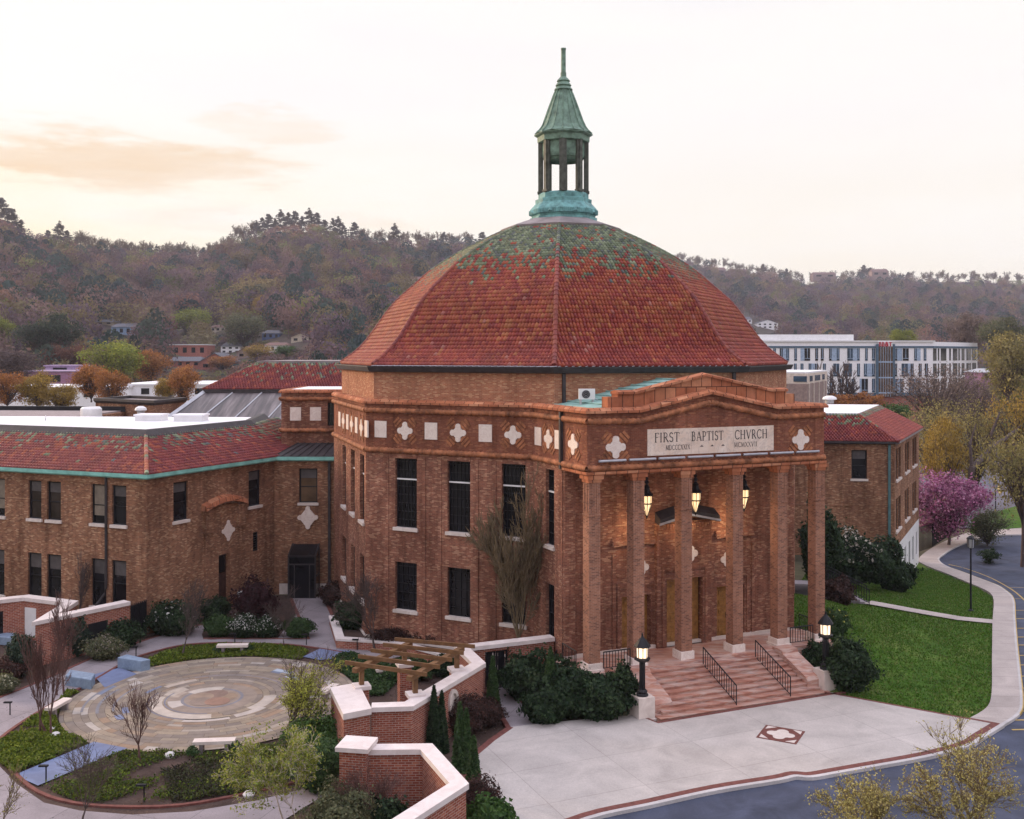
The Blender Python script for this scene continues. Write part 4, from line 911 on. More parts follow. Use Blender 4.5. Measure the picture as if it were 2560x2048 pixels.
for W, u, v, s in ((WLR, 1397 * .4058, 900 + 1050 * .4058, 0.62), (WLK, 1898 * .4058, 900 + 970 * .4058, 0.72)):
    t, z = W.at(u, v); q = MB(); off = 0.16
    p = []
    for k in range(4):
        a = 90 * k
        for i in range(7):
            b = R(a - 110 + 220 * i / 6); p.append((t + s * 0.78 * math.cos(R(a)) + s * 0.24 * math.cos(b), z + s * 0.78 * math.sin(R(a)) * 1.15 + s * 0.24 * math.sin(b)))
    W.poly(q, p, 0.0 if W is WLK else 0.05, off); q.build('diamond_ornament', M['marble'], wing)
q = MB(); sweep(q, [(*(K + dL * 22)[:2], ZE - 0.1), (K.x, K.y, ZE - 0.1), (E1.x, E1y, ZE - 0.1), (-12.3, 73.6, ZE - 0.1)], [(0.0, 0.0), (0.0, 0.3), (0.42, 0.3), (0.42, 0.08), (0.34, 0.0)]); q.build('gutter', M['gutter_teal'], wing)
q = MB(); p = WLL.pt(WLL.su(660 * .4058), 0, 0.1); q.tube([(p.x, p.y, 9.45), (p.x, p.y, 2.6), (p.x - 0.1, p.y - 0.1, 2.2), (p.x - 0.7, p.y - 0.6, 1.2), (p.x - 1.2, p.y - 0.5, 0.7)], 0.085, 6); q.build('downspout', M['gutter_black'], wing)
q = MB(); p = WLK.pt(WLK.su(2030 * .4058), 0, 0.1); q.box((p.x, p.y, 4.7), (0.18, 0.15, 9.4)); q.build('downspout', M['gutter_black'], wing)
ov = 0.35                                        # roof eave overhang
nLL, nLR = Vector((WLL.n.x, WLL.n.y, 0)), Vector((WLR.n.x, WLR.n.y, 0)); nb = (nLL + nLR); nb *= ov / max(0.3, nb.dot(nLL))
Kx = K + nb + Vector((0, 0, 0.16)); out = ([], [], [])
lz = Vector((0, 0, 0.16))
tiles(lin_rows(K + dL * 22 + nLL * ov + lz, Kx, TL, TK_, 15), 0.24, wing_col, rng, out)
tiles(lin_rows(Kx, E2 + nLR * ov + lz, TK_, TE, 15), 0.24, wing_col, rng, out)
E3 = Vector((TE.x + 3.4, TE.y + 9, ZE)); tiles(lin_rows(E2 + nLR * ov + lz, E3, TE, TE + Vector((0.1, 8, 0)), 15), 0.26, wing_col, rng, out)
rf = finish('tiled_roof', [tuple(v) for v in out[0]], np.array(out[1]), M['tile'], wing, out[2])
q = MB(); ridge(q, [Kx + lz * 0.4, TK_ + Vector((0, 0, 0.05))], 0.15, rng, colfn=lambda t, j, r_: (ORNG + PINK + GRNS[1:3])[int(r_.random() * 8.99)]); ridge(q, [E2 + lz * 1.5, TE], 0.14, rng, colfn=wing_col); q.build('ridge_cap', M['tile'], rf)
top = [TL, TK_, TE, Vector((TE.x - 1.5, 84, ZT)), Vector((TL.x - 5, 86, ZT))]
q = MB(); sweep(q, [(p.x, p.y, ZT - 0.12) for p in (TL, TK_, TE, Vector((TE.x - 1.0, 86, 0)))], [(-0.4, 0), (-0.4, 0.44), (0.0, 0.44), (0.42, 0.05), (0.42, -0.2), (0.3, -0.3)]); q.build('roof_edge', M['gutter_black'], wing)
q = MB(); q.prism([(p.x, p.y) for p in top], ZT - 0.3, ZT + 0.14); q.build('flat_roof', M['white_roof'], wing)
# standing seam roof over the link
q = MB(); LA, LB, LC_, LD = Vector((E1.x, 73.25, ZE + 0.22)), Vector((-12.1, 73.25, ZE + 0.22)), Vector((-12.1, 76.0, 10.5)), Vector((-15.6, 76.0, 10.5))
q.add([LA, LB, LC_, LD, LA - Vector((0, 0, .1)), LB - Vector((0, 0, .1)), LC_ - Vector((0, 0, .4)), LD - Vector((0, 0, .4))], [(0, 1, 2, 3), (0, 4, 5, 1), (1, 5, 6, 2), (3, 7, 4, 0)])
for i in range(9):
    f = i / 8; q.tube([LA.lerp(LB, f) + Vector((0, 0, 0.03)), LD.lerp(LC_, f) + Vector((0, 0, 0.03))], 0.03, 4)
q.build('seam_roof', M['gutter_black'], wing)
def roof_box(name, u0, u1, v0, v1, z, label, cat, mat='white_paint', dep=1.6):
    Y = (H - z) * F / (v1 - CV); a, b = P(u0, v1, Y), P(u1, v1, Y); hgt_ = (v1 - v0) / F * Y * 0.75
    t = thing(name, label, cat, ((a.x + b.x) / 2, Y + dep / 2, z))
    q = MB(); q.box(((a.x + b.x) / 2, Y + dep / 2, z + hgt_ / 2), (b.x - a.x, dep, hgt_)); q.build('body', M[mat], t)
    q = MB(); q.box(((a.x + b.x) / 2, Y + dep / 2, z + hgt_ + 0.06), (b.x - a.x + 0.16, dep + 0.16, 0.12)); q.build('lid', M['white_roof'], t); return t
roof_box('roof_hatch', 337, 403, 1036, 1053, ZT + 0.14, 'low white roof hatch, the left one on the flat white roof', 'roof hatch')
roof_box('roof_hatch', 434, 506, 1036, 1054, ZT + 0.14, 'low white roof hatch, the right one nearest the sloped panel roof', 'roof hatch')
def mush(u, v, z, r, h, label):
    Y = (H - z) * F / (v - CV); p = P(u, v, Y); t = thing('roof_vent', label, 'roof vent', p)
    q = MB(); q.lathe(p, [(r * 0.6, 0), (r * 0.6, h * 0.5)], 12); q.build('vent_pipe', M['grey_metal'], t); q = MB(); q.lathe(p, [(r * 0.7, h * 0.45), (r, h * 0.55), (r * 0.9, h * 0.8), (r * 0.4, h)], 12); q.build('vent_cap', M['white_paint'], t)
mush(352, 1038, ZT + 0.14, 0.5, 0.75, 'small domed white roof vent behind the left roof hatch'); mush(114, 1052, ZT + 0.14, 0.06, 0.4, 'thin white vent pipe alone on the flat white roof')

# rear blocks behind the left wing
rear = thing('rear_block', 'low flat gravel roofed block with black roof edge behind the white roof', 'building', (-44, 94, 0))
q = MB(); q.prism([(-62, 87), (-36.5, 87), (-36, 97), (-62, 99)], 0, 11.6); q.build('wall', M['brick_wing'], rear)
M['gravel'] = ground_mat('gravel_roof', ((0.3, (0.24, 0.20, 0.20)), (0.7, (0.36, 0.31, 0.31))), 2, 20)
q = MB(); q.prism([(-62, 87.4), (-36.9, 87.4), (-36.4, 96.7), (-62, 98.7)], 11.3, 11.72); q.build('flat_roof', M['gravel'], rear)
q = MB(); sweep(q, [(-62, 99, 11.6), (-36, 97, 11.6)][::-1], [(-0.2, 0), (-0.2, 0.5), (0.25, 0.5), (0.25, 0)]); q.build('roof_edge', M['black'], rear)
Yv = (H - 11.75) * F / (1043 - CV); pv = P(228, 1043, Yv); tv = thing('roof_vent', 'stubby white round vent at the end of the gravel roof', 'roof vent', pv)
q = MB(); q.lathe(pv, [(0.85, 0), (0.85, 0.7), (0.7, 0.85)], 14); q.build('vent_cap', M['white_paint'], tv); q = MB(); q.lathe(pv, [(0.9, -0.05), (0.9, 0.08)], 14); q.build('vent_curb', M['grey_metal'], tv)
pA, pB, pC = at_z(239, 996, 12.75), at_z(384, 1002, 12.75), at_z(463, 994.5, 12.75); pD = pA + (pC - pB)
ph = thing('brick_penthouse', 'square brick roof penthouse with flat dark rimmed top behind the white roof', 'penthouse', (pB.x, pB.y, 8))
q = MB(); q.prism([(p.x, p.y) for p in (pA, pB, pC, pD)], 8, 12.4); q.build('wall', M['brick_wing'], ph)
q = MB(); sweep(q, [(p.x, p.y, 12.35) for p in (pA, pB, pC, pD)], [(-0.4, 0), (-0.4, 0.42), (0.16, 0.42), (0.18, 0.2), (0.05, 0)], True); q.build('roof_rim', M['gutter_black'], ph)
q = MB(); q.prism([(p.x, p.y) for p in (pA, pB, pC, pD)], 12.3, 12.5); q.build('flat_roof', M['gravel'], ph)
gym = thing('rear_hall', 'tall rear hall with tiled hip roof above a stained sloping panel roof', 'building', (-22, 104, 0))
g0, g1 = Vector((-29.9, 100.5, 13.6)), Vector((-8.0, 100.5, 13.6)); gt0, gt1 = Vector((-25.4, 104.5, 16.15)), Vector((-8.0, 104.5, 16.15))
out = ([], [], []); tiles(lin_rows(g0, g1, gt0, gt1, 15), 0.26, wing_col, rng, out); tiles(lin_rows(Vector((-29.9, 125, 13.6)), g0, Vector((-25.4, 121, 16.15)), gt0, 15), 0.3, wing_col, rng, out)
finish('tiled_roof', [tuple(v) for v in out[0]], np.array(out[1]), M['tile'], gym, out[2])
q = MB(); q.prism([(-25.6, 104.3), (-8, 104.3), (-8, 121), (-25.6, 121)], 15.9, 16.3); q.build('flat_roof', M['mauve_metal'], gym)
q = MB(); q.box((-19, 100.4, 13.4), (22.2, 0.5, 0.36)); q.build('gutter', M['gutter_black'], gym)
def stained(name):
    m, nt, b = new_mat(name); co = objco(nt); mp = nd(nt, 'ShaderNodeMapping'); mp.inputs['Scale'].default_value = (1.3, 0.12, 0.12); nt.links.new(co, mp.inputs[0])
    nt.links.new(ramp(nt, noise(nt, 1.4, 6, 0.6, mp.outputs[0]), ((0.36, (0.05, 0.04, 0.045)), (0.5, (0.10, 0.08, 0.082)), (0.66, (0.20, 0.165, 0.17)))), b.inputs['Base Color']); b.inputs['Roughness'].default_value = 0.55; return m
M['stained'] = stained('stained_panel_roof')
q = MB(); s = 0.344; b_z = 13.3 - 14.5 * s; q.quad(Vector((-33.2, 86, b_z)), Vector((-10, 86, b_z)), Vector((-10, 100.4, 13.3)), Vector((-29.7, 100.4, 13.3))); sl = q.build('panel_roof', M['stained'], gym)
q = MB()
for i in range(8):
    f = i / 7; a = Vector((-33.2 + 23.2 * f, 86, b_z + 0.05)); b = Vector((-29.7 + 19.7 * f, 100.4, 13.35)); q.tube([a, b], 0.08 if i else 0.22, 4)
q.build('roof_batten', M['grey_metal'], sl)
q = MB(); q.prism([(-29.4, 100.7), (-8, 100.7), (-8, 124.5), (-29.4, 124.5)], 0, 13.3); q.prism([(-32.6, 86.2), (-10, 86.2), (-10, 100.6), (-29.3, 100.6)], 0, b_z - 0.2); q.build('wall', M['brick_wing'], gym)

# ------------------------------------------------------------------ right wing
M['slate_pipe'] = plain('dull_teal_pipe', (0.075, 0.15, 0.16), 0.6)
RK = at_z(2236.5, 1108, ZE); RL = at_z(2062, 1106, ZE); rdl = (RL - RK).normalized(); rdl.z = 0; RR = at_z(2297, 1073, ZE); rdr = (RR - RK); rdr.z = 0; RRl = rdr.length; rdr.normalize()
WQL = Wall(RK + rdl * 16, RK); WQR = Wall(RK, RK + rdr * RRl)
wing2 = thing('brick_wing', 'three storey tan brick wing with hip roof and white stone basement at right', 'building', (RK.x, RK.y, 0))
zb0 = lambda x: x
def z7(x, y): return 2000 + x * .3478, 800 + y * .3478
ua, va = z7(370, 935); ub_, vb = z7(481, 1145); ta, zt_ = WQL.at(ua, va); tb_, zbm = WQL.at(ub_, vb)
hQ = [(ta, tb_, zbm, zt_)]
hQR = []
for x0, x1 in ((690, 705), (708, 724), (754, 767), (770, 784), (808, 820), (823, 836)):
    a = WQR.su(z7(x0, 0)[0]); b = WQR.su(z7(x1, 0)[0]); hQR.append((a, b, 6.3, 8.95)); hQR.append((a, b, 2.0, 4.75))
hB = []
for x0, x1 in ((752, 764), (782, 793), (808, 818), (834, 843)): hB.append((WQR.su(z7(x0, 0)[0]), WQR.su(z7(x1, 0)[0]), -2.6, -0.3))
q = MB(); panel(q, WQL, 0, WQL.len, 0.0, ZE - 0.05, hQ); panel(q, WQR, 0, WQR.len, 0.7, ZE - 0.05, hQR)
for W in (WQL, WQR): W.box(q, 0.0, W.len, 9.02, ZE - 0.06, -0.05, 0.05)
for t in (4.2, 9.5): WQL.box(q, WQL.len - t - 0.1, WQL.len - t + 0.1, 0.8, 8.8, 0, 0.04)
WQL.box(q, WQL.len - 9.3, WQL.len - 3.6, 4.2, 4.32, 0, 0.05)
q.build('wall', M['brick_wing'], wing2)
q = MB(); panel(q, WQR, 0, WQR.len, -6, 0.7, hB); WQL.box(q, WQL.len - 0.9, WQL.len, -3, 0.02, -0.3, 0.06); q.build('basement_wall', M['white_paint'], wing2)
window(wing2, WQL, hQ[0], 0.22, 1, (hQ[0][2] + 1.1,), 0.06, blind=(hQ[0][3] - 0.75, hQ[0][3] - 0.08, 'blind_grey'))
for h in hQR: window(wing2, WQR, h, 0.22, 1, ((h[2] + h[3]) / 2,), 0.05)
for h in hB: window(wing2, WQR, h, 0.2, 1, (-1.3,), 0.05, sill=None)
q = MB(); sweep(q, [(*(RK + rdl * 16)[:2], ZE - 0.1), (RK.x, RK.y, ZE - 0.1)], [(0, 0), (0, 0.28), (0.4, 0.28), (0.4, 0.08), (0.3, 0)]); q.build('gutter', M['gutter_black'], wing2)
q = MB(); e_ = RK + rdr * RRl; sweep(q, [(RK.x, RK.y, ZE - 0.1), (e_.x, e_.y, ZE - 0.1)], [(0, 0), (0, 0.28), (0.4, 0.28), (0.4, 0.08), (0.3, 0)]); q.build('gutter', M['mauve_metal'], wing2)
q = MB(); p = WQL.pt(WQL.su(z7(640, 0)[0]), 0, 0.1); q.box((p.x, p.y, 4.6), (0.2, 0.17, 9.7), WQL.rz); q.build('downspout', M['slate_pipe'], wing2)
RT = at_z(2146, 1036.5, ZT); RT2 = at_z(2190, 1017, ZT); nQL, nQR = Vector((WQL.n.x, WQL.n.y, 0)), Vector((WQR.n.x, WQR.n.y, 0)); nb = nQL + nQR; nb *= ov / max(0.3, nb.dot(nQL)); RKx = RK + nb + lz
out = ([], [], []); tiles(lin_rows(RK + rdl * 16 + nQL * ov + lz, RKx, RT + rdl * 14, RT, 15), 0.26, wing_col, rng, out); tiles(lin_rows(RKx, e_ + nQR * ov + lz, RT, RT2 + rdr * 2, 15), 0.26, lambda t, j, r_: GRNS[int(r_.random() * 5.99)] if t > 0.8 and r_.random() < 0.8 else REDS[int(r_.random() * 4.99)], rng, out)
rf2 = finish('tiled_roof', [tuple(v) for v in out[0]], np.array(out[1]), M['tile'], wing2, out[2])
q = MB(); ridge(q, [RKx, RT], 0.15, rng, colfn=wing_col); q.build('ridge_cap', M['tile'], rf2)
q = MB(); b2 = RT2 + rdr * 2; q.prism([((RT + rdl * 14).x, (RT + rdl * 14).y), (RT.x, RT.y), (b2.x, b2.y), ((b2 + rdl * 18).x, (b2 + rdl * 18).y)], ZT - 0.3, ZT + 0.12); q.build('flat_roof', M['white_roof'], wing2)
mush(2074, 1009, ZT + 0.14, 0.75, 0.8, 'domed white roof vent on the flat roof of the right wing')

# ------------------------------------------------------------------ the ground
def struct(o): o['kind'] = 'structure'; return o
def grid_axis(segs):
    out = []
    for a, b, s in segs: out += list(np.arange(a, b, s))
    return np.array(out + [segs[-1][1]])
xs = grid_axis([(-3100, -600, 250), (-600, -100, 50), (-100, 18, 6), (18, 40, 1.0), (40, 100, 6), (100, 600, 50), (600, 3100, 250)])
ys = grid_axis([(-90, 20, 10), (20, 58, 4), (58, 104, 1.5), (104, 400, 20), (400, 2650, 250)])
GX, GY = np.meshgrid(xs, ys); GZ = np.vectorize(gh)(GX, GY)
nx, ny = len(xs), len(ys); idx = np.arange(nx * ny).reshape(ny, nx)
gf = np.stack([idx[:-1, :-1].ravel(), idx[:-1, 1:].ravel(), idx[1:, 1:].ravel(), idx[1:, :-1].ravel()], 1)
struct(finish('ground', np.stack([GX.ravel(), GY.ravel(), GZ.ravel() - 0.03], 1), gf, M['earth']))
from mathutils.geometry import delaunay_2d_cdt
def sheet(name, pts, mat, z, side=0.0, maxlen=None, zfn=None):
    P2 = [Vector((p[0], p[1])) for p in pts]; n0 = len(P2)
    if sum(P2[i].x * P2[(i + 1) % n0].y - P2[(i + 1) % n0].x * P2[i].y for i in range(n0)) < 0: P2.reverse()
    if maxlen:
        D = []
        for i in range(n0):
            a, b = P2[i], P2[(i + 1) % n0]; k = max(1, int((b - a).length / maxlen)); D += [a.lerp(b, j / k) for j in range(k)]
        P2 = D; n0 = len(P2)
        x0, x1, y0, y1 = min(p.x for p in P2), max(p.x for p in P2), min(p.y for p in P2), max(p.y for p in P2)
        gx, gy = np.meshgrid(np.arange(x0, x1, maxlen), np.arange(y0, y1, maxlen)); gx = gx.ravel() + 0.013; gy = gy.ravel() + 0.007
        PV = [Vector((p.x, p.y, 0)) for p in P2]; m = in_poly(PV, gx, gy); extra = [Vector((a, b)) for a, b in zip(gx[m], gy[m])]
    else: extra = []
    vs, es, fs, *_ = delaunay_2d_cdt(P2 + extra, [], [list(range(n0))], 1, 1e-5)
    zf = zfn or gh
    V = [(v.x, v.y, zf(v.x, v.y) + z) for v in vs]; F_ = []
    for f in fs:
        a, b, c = (vs[i] for i in f[:3]); F_.append(tuple(f) if (b - a).cross(c - a) > 0 else tuple(reversed(f)))
    if side:
        cnt = {}
        for f in F_:
            for i in range(len(f)): e = (f[i], f[(i + 1) % len(f)]); cnt[e] = 1
        bd = [e for e in cnt if (e[1], e[0]) not in cnt]; low = {}
        for e in bd:
            for i in e:
                if i not in low: low[i] = len(V); V.append((V[i][0], V[i][1], V[i][2] - side))
        F_ += [(e[1], e[0], low[e[0]], low[e[1]]) for e in bd]
    return finish(name, V, F_, mat)
def in_poly(pts, x, y):
    c = np.zeros(len(x), bool); n = len(pts); j = n - 1
    for i in range(n):
        xi, yi, xj, yj = pts[i].x, pts[i].y, pts[j].x, pts[j].y
        m = ((yi > y) != (yj > y)) & (x < (xj - xi) * (y - yi) / (yj - yi + 1e-12) + xi); c ^= m; j = i
    return c
def smooth_line(pts, n=4):
    pts = [Vector((p[0], p[1], 0)) for p in pts]; out = []
    for i in range(len(pts) - 1):
        p0, p1, p2, p3 = pts[max(i - 1, 0)], pts[i], pts[i + 1], pts[min(i + 2, len(pts) - 1)]
        for k in range(n):
            t = k / n; out.append(0.5 * ((2 * p1) + (p2 - p0) * t + (2 * p0 - 5 * p1 + 4 * p2 - p3) * t * t + (3 * p1 - p0 - 3 * p2 + p3) * t ** 3))
    return out + [pts[-1]]
def offset_line(pts, d):
    out = []
    for i, p in enumerate(pts):
        a, b = pts[max(i - 1, 0)], pts[min(i + 1, len(pts) - 1)]; t = (b - a).normalized(); out.append(p + Vector((-t.y, t.x, 0)) * d)
    return out
def strip(name, line, w, mat, z0, z1, d0=0.0):     # raised strip along a line, from offset d0 to d0 + w (left of travel positive)
    A, B = offset_line(line, d0), offset_line(line, d0 + w); mb = MB(); n = len(line); pts = []
    for a, b in zip(A, B): pts += [(a.x, a.y, gh(a.x, a.y) + z0), (a.x, a.y, gh(a.x, a.y) + z1), (b.x, b.y, gh(b.x, b.y) + z1), (b.x, b.y, gh(b.x, b.y) + z0)]
    fs = []
    for i in range(n - 1):
        for k in range(3): fs.append((i * 4 + k, i * 4 + k + 1, i * 4 + 5 + k, i * 4 + 4 + k))
    fs += [(0, 3, 2, 1), (n * 4 - 4, n * 4 - 3, n * 4 - 2, n * 4 - 1)]
    mb.add(pts, fs); o = mb.build(name, mat)
    bm = bmesh.new(); bm.from_mesh(o.data); bmesh.ops.recalc_face_normals(bm, faces=bm.faces[:]); bm.to_mesh(o.data); bm.free(); return o
g = lambda u, v: G(u, v)
# front paving and its kerb
kerb_px = [(1180, 2210), (1310, 2120), (1466, 2052), (1622, 2017), (1785.6, 1981), (1939.6, 1956), (1985, 1946), (2026, 1948), (2085, 1938), (2158, 1925), (2312, 1897), (2413, 1870), (2451, 1848), (2500, 1818)]
kerb = smooth_line([g(u, v) for u, v in kerb_px], 4)
walk_out = smooth_line([g(u, v) for u, v in ((2500, 1818), (2541, 1790), (2550, 1757), (2544, 1680), (2537, 1610), (2533, 1550), (2529.6, 1501), (2510, 1480), (2481, 1463), (2413, 1437), (2362, 1418), (2344, 1403), (2352, 1392), (2386, 1370), (2435, 1353), (2487, 1341), (2600, 1338), (2750, 1336))], 4)
walk_in = smooth_line([g(u, v) for u, v in ((2421, 1804), (2466, 1776), (2479, 1738), (2480, 1650), (2481, 1565), (2481.5, 1494), (2443, 1469.5), (2375.6, 1441), (2315.5, 1417), (2296, 1404), (2312, 1385), (2350, 1362), (2400, 1341), (2440, 1331), (2490, 1327), (2600, 1320), (2750, 1318))], 4)
north = [g(2421, 1804), g(2230, 1770), g(2062, 1737)]
stepl = [pp(11.9, 3.75, 0), pp(1.6, 3.75, 0)]
left = [g(1586, 1796), g(1500, 1803), g(1357, 1816), g(1276, 1826), g(1230, 1858), g(1175, 1905), g(1145, 1990), g(1130, 2120)]
sheet('asphalt_road', [Vector((-1.2, 15, 0)), Vector((-1.2, 35.5, 0)), Vector((1.5, 42, 0)), Vector((8, 46, 0)), Vector((14, 47, 0)), Vector((21, 48, 0)), *walk_in[2:], Vector((140, g(2750, 1318).y, 0)), Vector((140, 15, 0))], M['asphalt'], 0.02, maxlen=3.0)
sheet('front_plaza', [*kerb, *north, *stepl, *left], M['plaza'], 0.15, side=0.25)
struct(strip('kerb', kerb, -0.2, M['kerb'], -0.1, 0.155))
struct(strip('brick_edging', kerb, 0.32, M['redbrick_edge'], 0.13, 0.158, 0.0))
struct(strip('brick_edging', [north[0], north[2]], 0.16, M['redbrick_edge'], 0.13, 0.158, -0.02)); struct(strip('brick_edging', [stepl[0] + Vector((0.5, 0.15, 0)), stepl[0], stepl[1], stepl[1] + Vector((-0.4, 0.7, 0))], 0.2, M['redbrick_edge'], 0.13, 0.158, 0.0))
struct(strip('brick_edging', [Vector((p.x, p.y, 0)) for p in left[3:]], 0.3, M['redbrick_edge'], 0.10, 0.157, -0.15))
struct(strip('brick_edging', [g(2421, 1804), g(2498, 1818.5)], 0.2, M['redbrick_edge'], 0.13, 0.159, -0.1))
sheet('sidewalk', [*walk_out, *walk_in[::-1]], M['sidewalk'], 0.14, side=0.3, maxlen=3.0)
struct(strip('kerb', walk_out, -0.16, M['kerb'], -0.1, 0.145))
struct(strip('yellow_kerb_line', walk_out[4:40], -0.05, M['yellow'], 0.02, 0.149, -0.12))
for o in bpy.data.objects:
    if o.name in ('asphalt_road', 'front_plaza', 'sidewalk'): o['kind'] = 'structure'
# medallion in the paving
mc = g(1952, 1845); md = thing('paving_medallion', 'red brick square with white four lobed emblem set in the pale plaza paving', 'paving emblem', (mc.x, mc.y, 0.15))
ex, ey = (g(2000, 1837) - g(1907, 1858)).normalized(), None
ma = R(62)
q = MB(); q.box((mc.x, mc.y, 0.153), (1.75, 1.75, 0.02), ma); q.build('brick_border', M['redbrick_edge'], md)
q = MB(); p = []
for k in range(4):
    a0 = ma + R(90 * k)
    for i in range(9):
        b = a0 + R(-95 + 190 * i / 8); p.append((mc.x + 0.36 * math.cos(a0) + 0.26 * math.cos(b), mc.y + 0.36 * math.sin(a0) + 0.26 * math.sin(b)))
q.prism(p, 0.15, 0.171)
for k in range(4):
    a0 = ma + R(45 + 90 * k); c = Vector((mc.x + 1.02 * math.cos(a0), mc.y + 1.02 * math.sin(a0))); 
    pts = [(c.x + 0.24 * math.cos(a0), c.y + 0.24 * math.sin(a0))]
    pts = [(mc.x + r * math.cos(a0 + w), mc.y + r * math.sin(a0 + w)) for r, w in ((1.08, 0), (0.86, 0.34), (0.86, -0.34))]
    q.prism(pts, 0.15, 0.171)
q.build('white_emblem', M['limestone'], md)
# lawn on the right and the path that crosses it
lawn_pts = [g(2062, 1739), g(2230, 1772), g(2421, 1806), g(2466, 1777), g(2479, 1738), g(2480, 1650), g(2481, 1565), g(2481.5, 1494), g(2443, 1470), g(2375.6, 1441.5), g(2315.5, 1418), g(2296, 1404), Vector((33.2, 90, 0)), Vector((32.0, 86.7, 0)), Vector((25, 86.5, 0)), Vector((18.6, 70, 0)), Vector((16.2, 60, 0)), Vector((15.6, 54, 0))]
def lawn_z(x, y):                                # the lawn rises towards the porch flank
    d = math.hypot((x - 17.0) / 8.0, (y - 63) / 12.0); return gh(x, y) + 1.5 * (1 - sst(0.25, 1.0, d))
lo_ = sheet('lawn', lawn_pts, M['lawn'], 0.03, maxlen=1.2, zfn=lawn_z); struct(lo_)
pth = [G(2170, 1510), G(2230, 1521), G(2330, 1539), G(2400, 1551), G(2482, 1559)]
pth = [Vector((p.x, p.y, 0)) for p in pth]
A, B = offset_line(pth, 0.7), offset_line(pth, -0.7)
struct(sheet('garden_path', A + B[::-1], M['sidewalk'], 0.14, maxlen=1.0, zfn=lawn_z))
# steps climbing from that path towards the right wing
q = MB(); p0 = pth[0]; dd_ = (P(2090, 1450, 71.8) - p0); dd_.z = 0; dd_.normalize(); sd = Vector((-dd_.y, dd_.x, 0))
for i in range(9):
    a = p0 + dd_ * (0.3 * i); zb_ = lawn_z(p0.x, p0.y); b = a + dd_ * 4
    q.prism([(a + sd * 0.6)[:2], (a - sd * 0.6)[:2], (b - sd * 0.6)[:2], (b + sd * 0.6)[:2]], -1, zb_ + 0.1 + 0.15 * i)
struct(q.build('garden_steps', M['walk']))

# parking bays, distant lots
def road_mark(name, pts, mat, w, z=0.032): return struct(strip(name, [Vector((p.x, p.y, 0)) for p in pts], w, mat, z - 0.01, z, -w / 2))
for v in (1470, 1498, 1527, 1548, 1572, 1594, 1614, 1640, 1664, 1692, 1722, 1752, 1780, 1802, 1826):
    u0 = 2545 if v < 1780 else 2530; u0 = 2538 if v < 1600 else u0
    a = g(u0 + (-18 if v < 1490 else 0), v); road_mark('bay_line', [a, a + Vector((4.8, 0.25, 0))], M['yellow'], 0.12)
road_mark('bay_line', smooth_line([g(2372, 1412), g(2420, 1424), g(2480, 1447), g(2530, 1475), g(2570, 1510)], 4), M['yellow'], 0.12)
def far_rect(name, mat, us, z=0.06):
    return struct(sheet(name, [G(u, v) for u, v in us], mat, z, maxlen=8.0))
far_rect('parking_lot', M['asphalt_far'], [(2330, 1300), (2300, 1200), (2420, 1120), (2520, 1105), (2700, 1110), (2800, 1320), (2560, 1322), (2480, 1318), (2400, 1322)])
for pts in ([(2470, 1150), (2482, 1180)], [(2486, 1195), (2500, 1235)], [(2511, 1113), (2530, 1175)], [(2533, 1185), (2548, 1230)]): road_mark('bay_line', [G(u, v) for u, v in pts], M['yellow'], 0.35, 0.10)
for pts in ([(2440, 1188), (2468, 1192)], [(2484, 1184), (2515, 1190)], [(2498, 1199), (2535, 1203)]): road_mark('lane_arrow', [G(u, v) for u, v in pts], M['white_line'], 0.5, 0.11)
verge = struct(sheet('verge', [G(u, v) for u, v in ((2425, 1339), (2430, 1300), (2560, 1262), (2700, 1262), (2700, 1318), (2600, 1320), (2490, 1327))], M['lawn'], 0.15, maxlen=6))

# ------------------------------------------------------------------ memorial garden
cc = Vector((-14.75, 51.2, 0)); CR = 6.95
struct(sheet('planting_soil', [Vector((-34, 36, 0)), Vector((-3.5, 34, 0)), Vector((-2.6, 37, 0)), Vector((-0.6, 44.5, 0)), Vector((1.5, 47.2, 0)), Vector((5.2, 48.6, 0)), Vector((4, 52, 0)), Vector((2, 56, 0)), Vector((-8, 61, 0)), Vector((-12, 72, 0)), Vector((-16.5, 73.4, 0)), Vector((-22.3, 63, 0)), Vector((-34, 67, 0))], M['soil'], 0.0))
def ring(name, c, r0, r1, a0, a1, mat, z, n=72, sy=1.0):
    mb = MB(); pts = []
    for i in range(n + 1):
        a = R(a0 + (a1 - a0) * i / n)
        for r in (r0, r1): pts += [(c.x + r * math.cos(a), c.y + r * math.sin(a) * sy, z)]
    mb.add(pts, [(2 * i, 2 * i + 1, 2 * i + 3, 2 * i + 2) for i in range(n)]); return mb.build(name, mat)
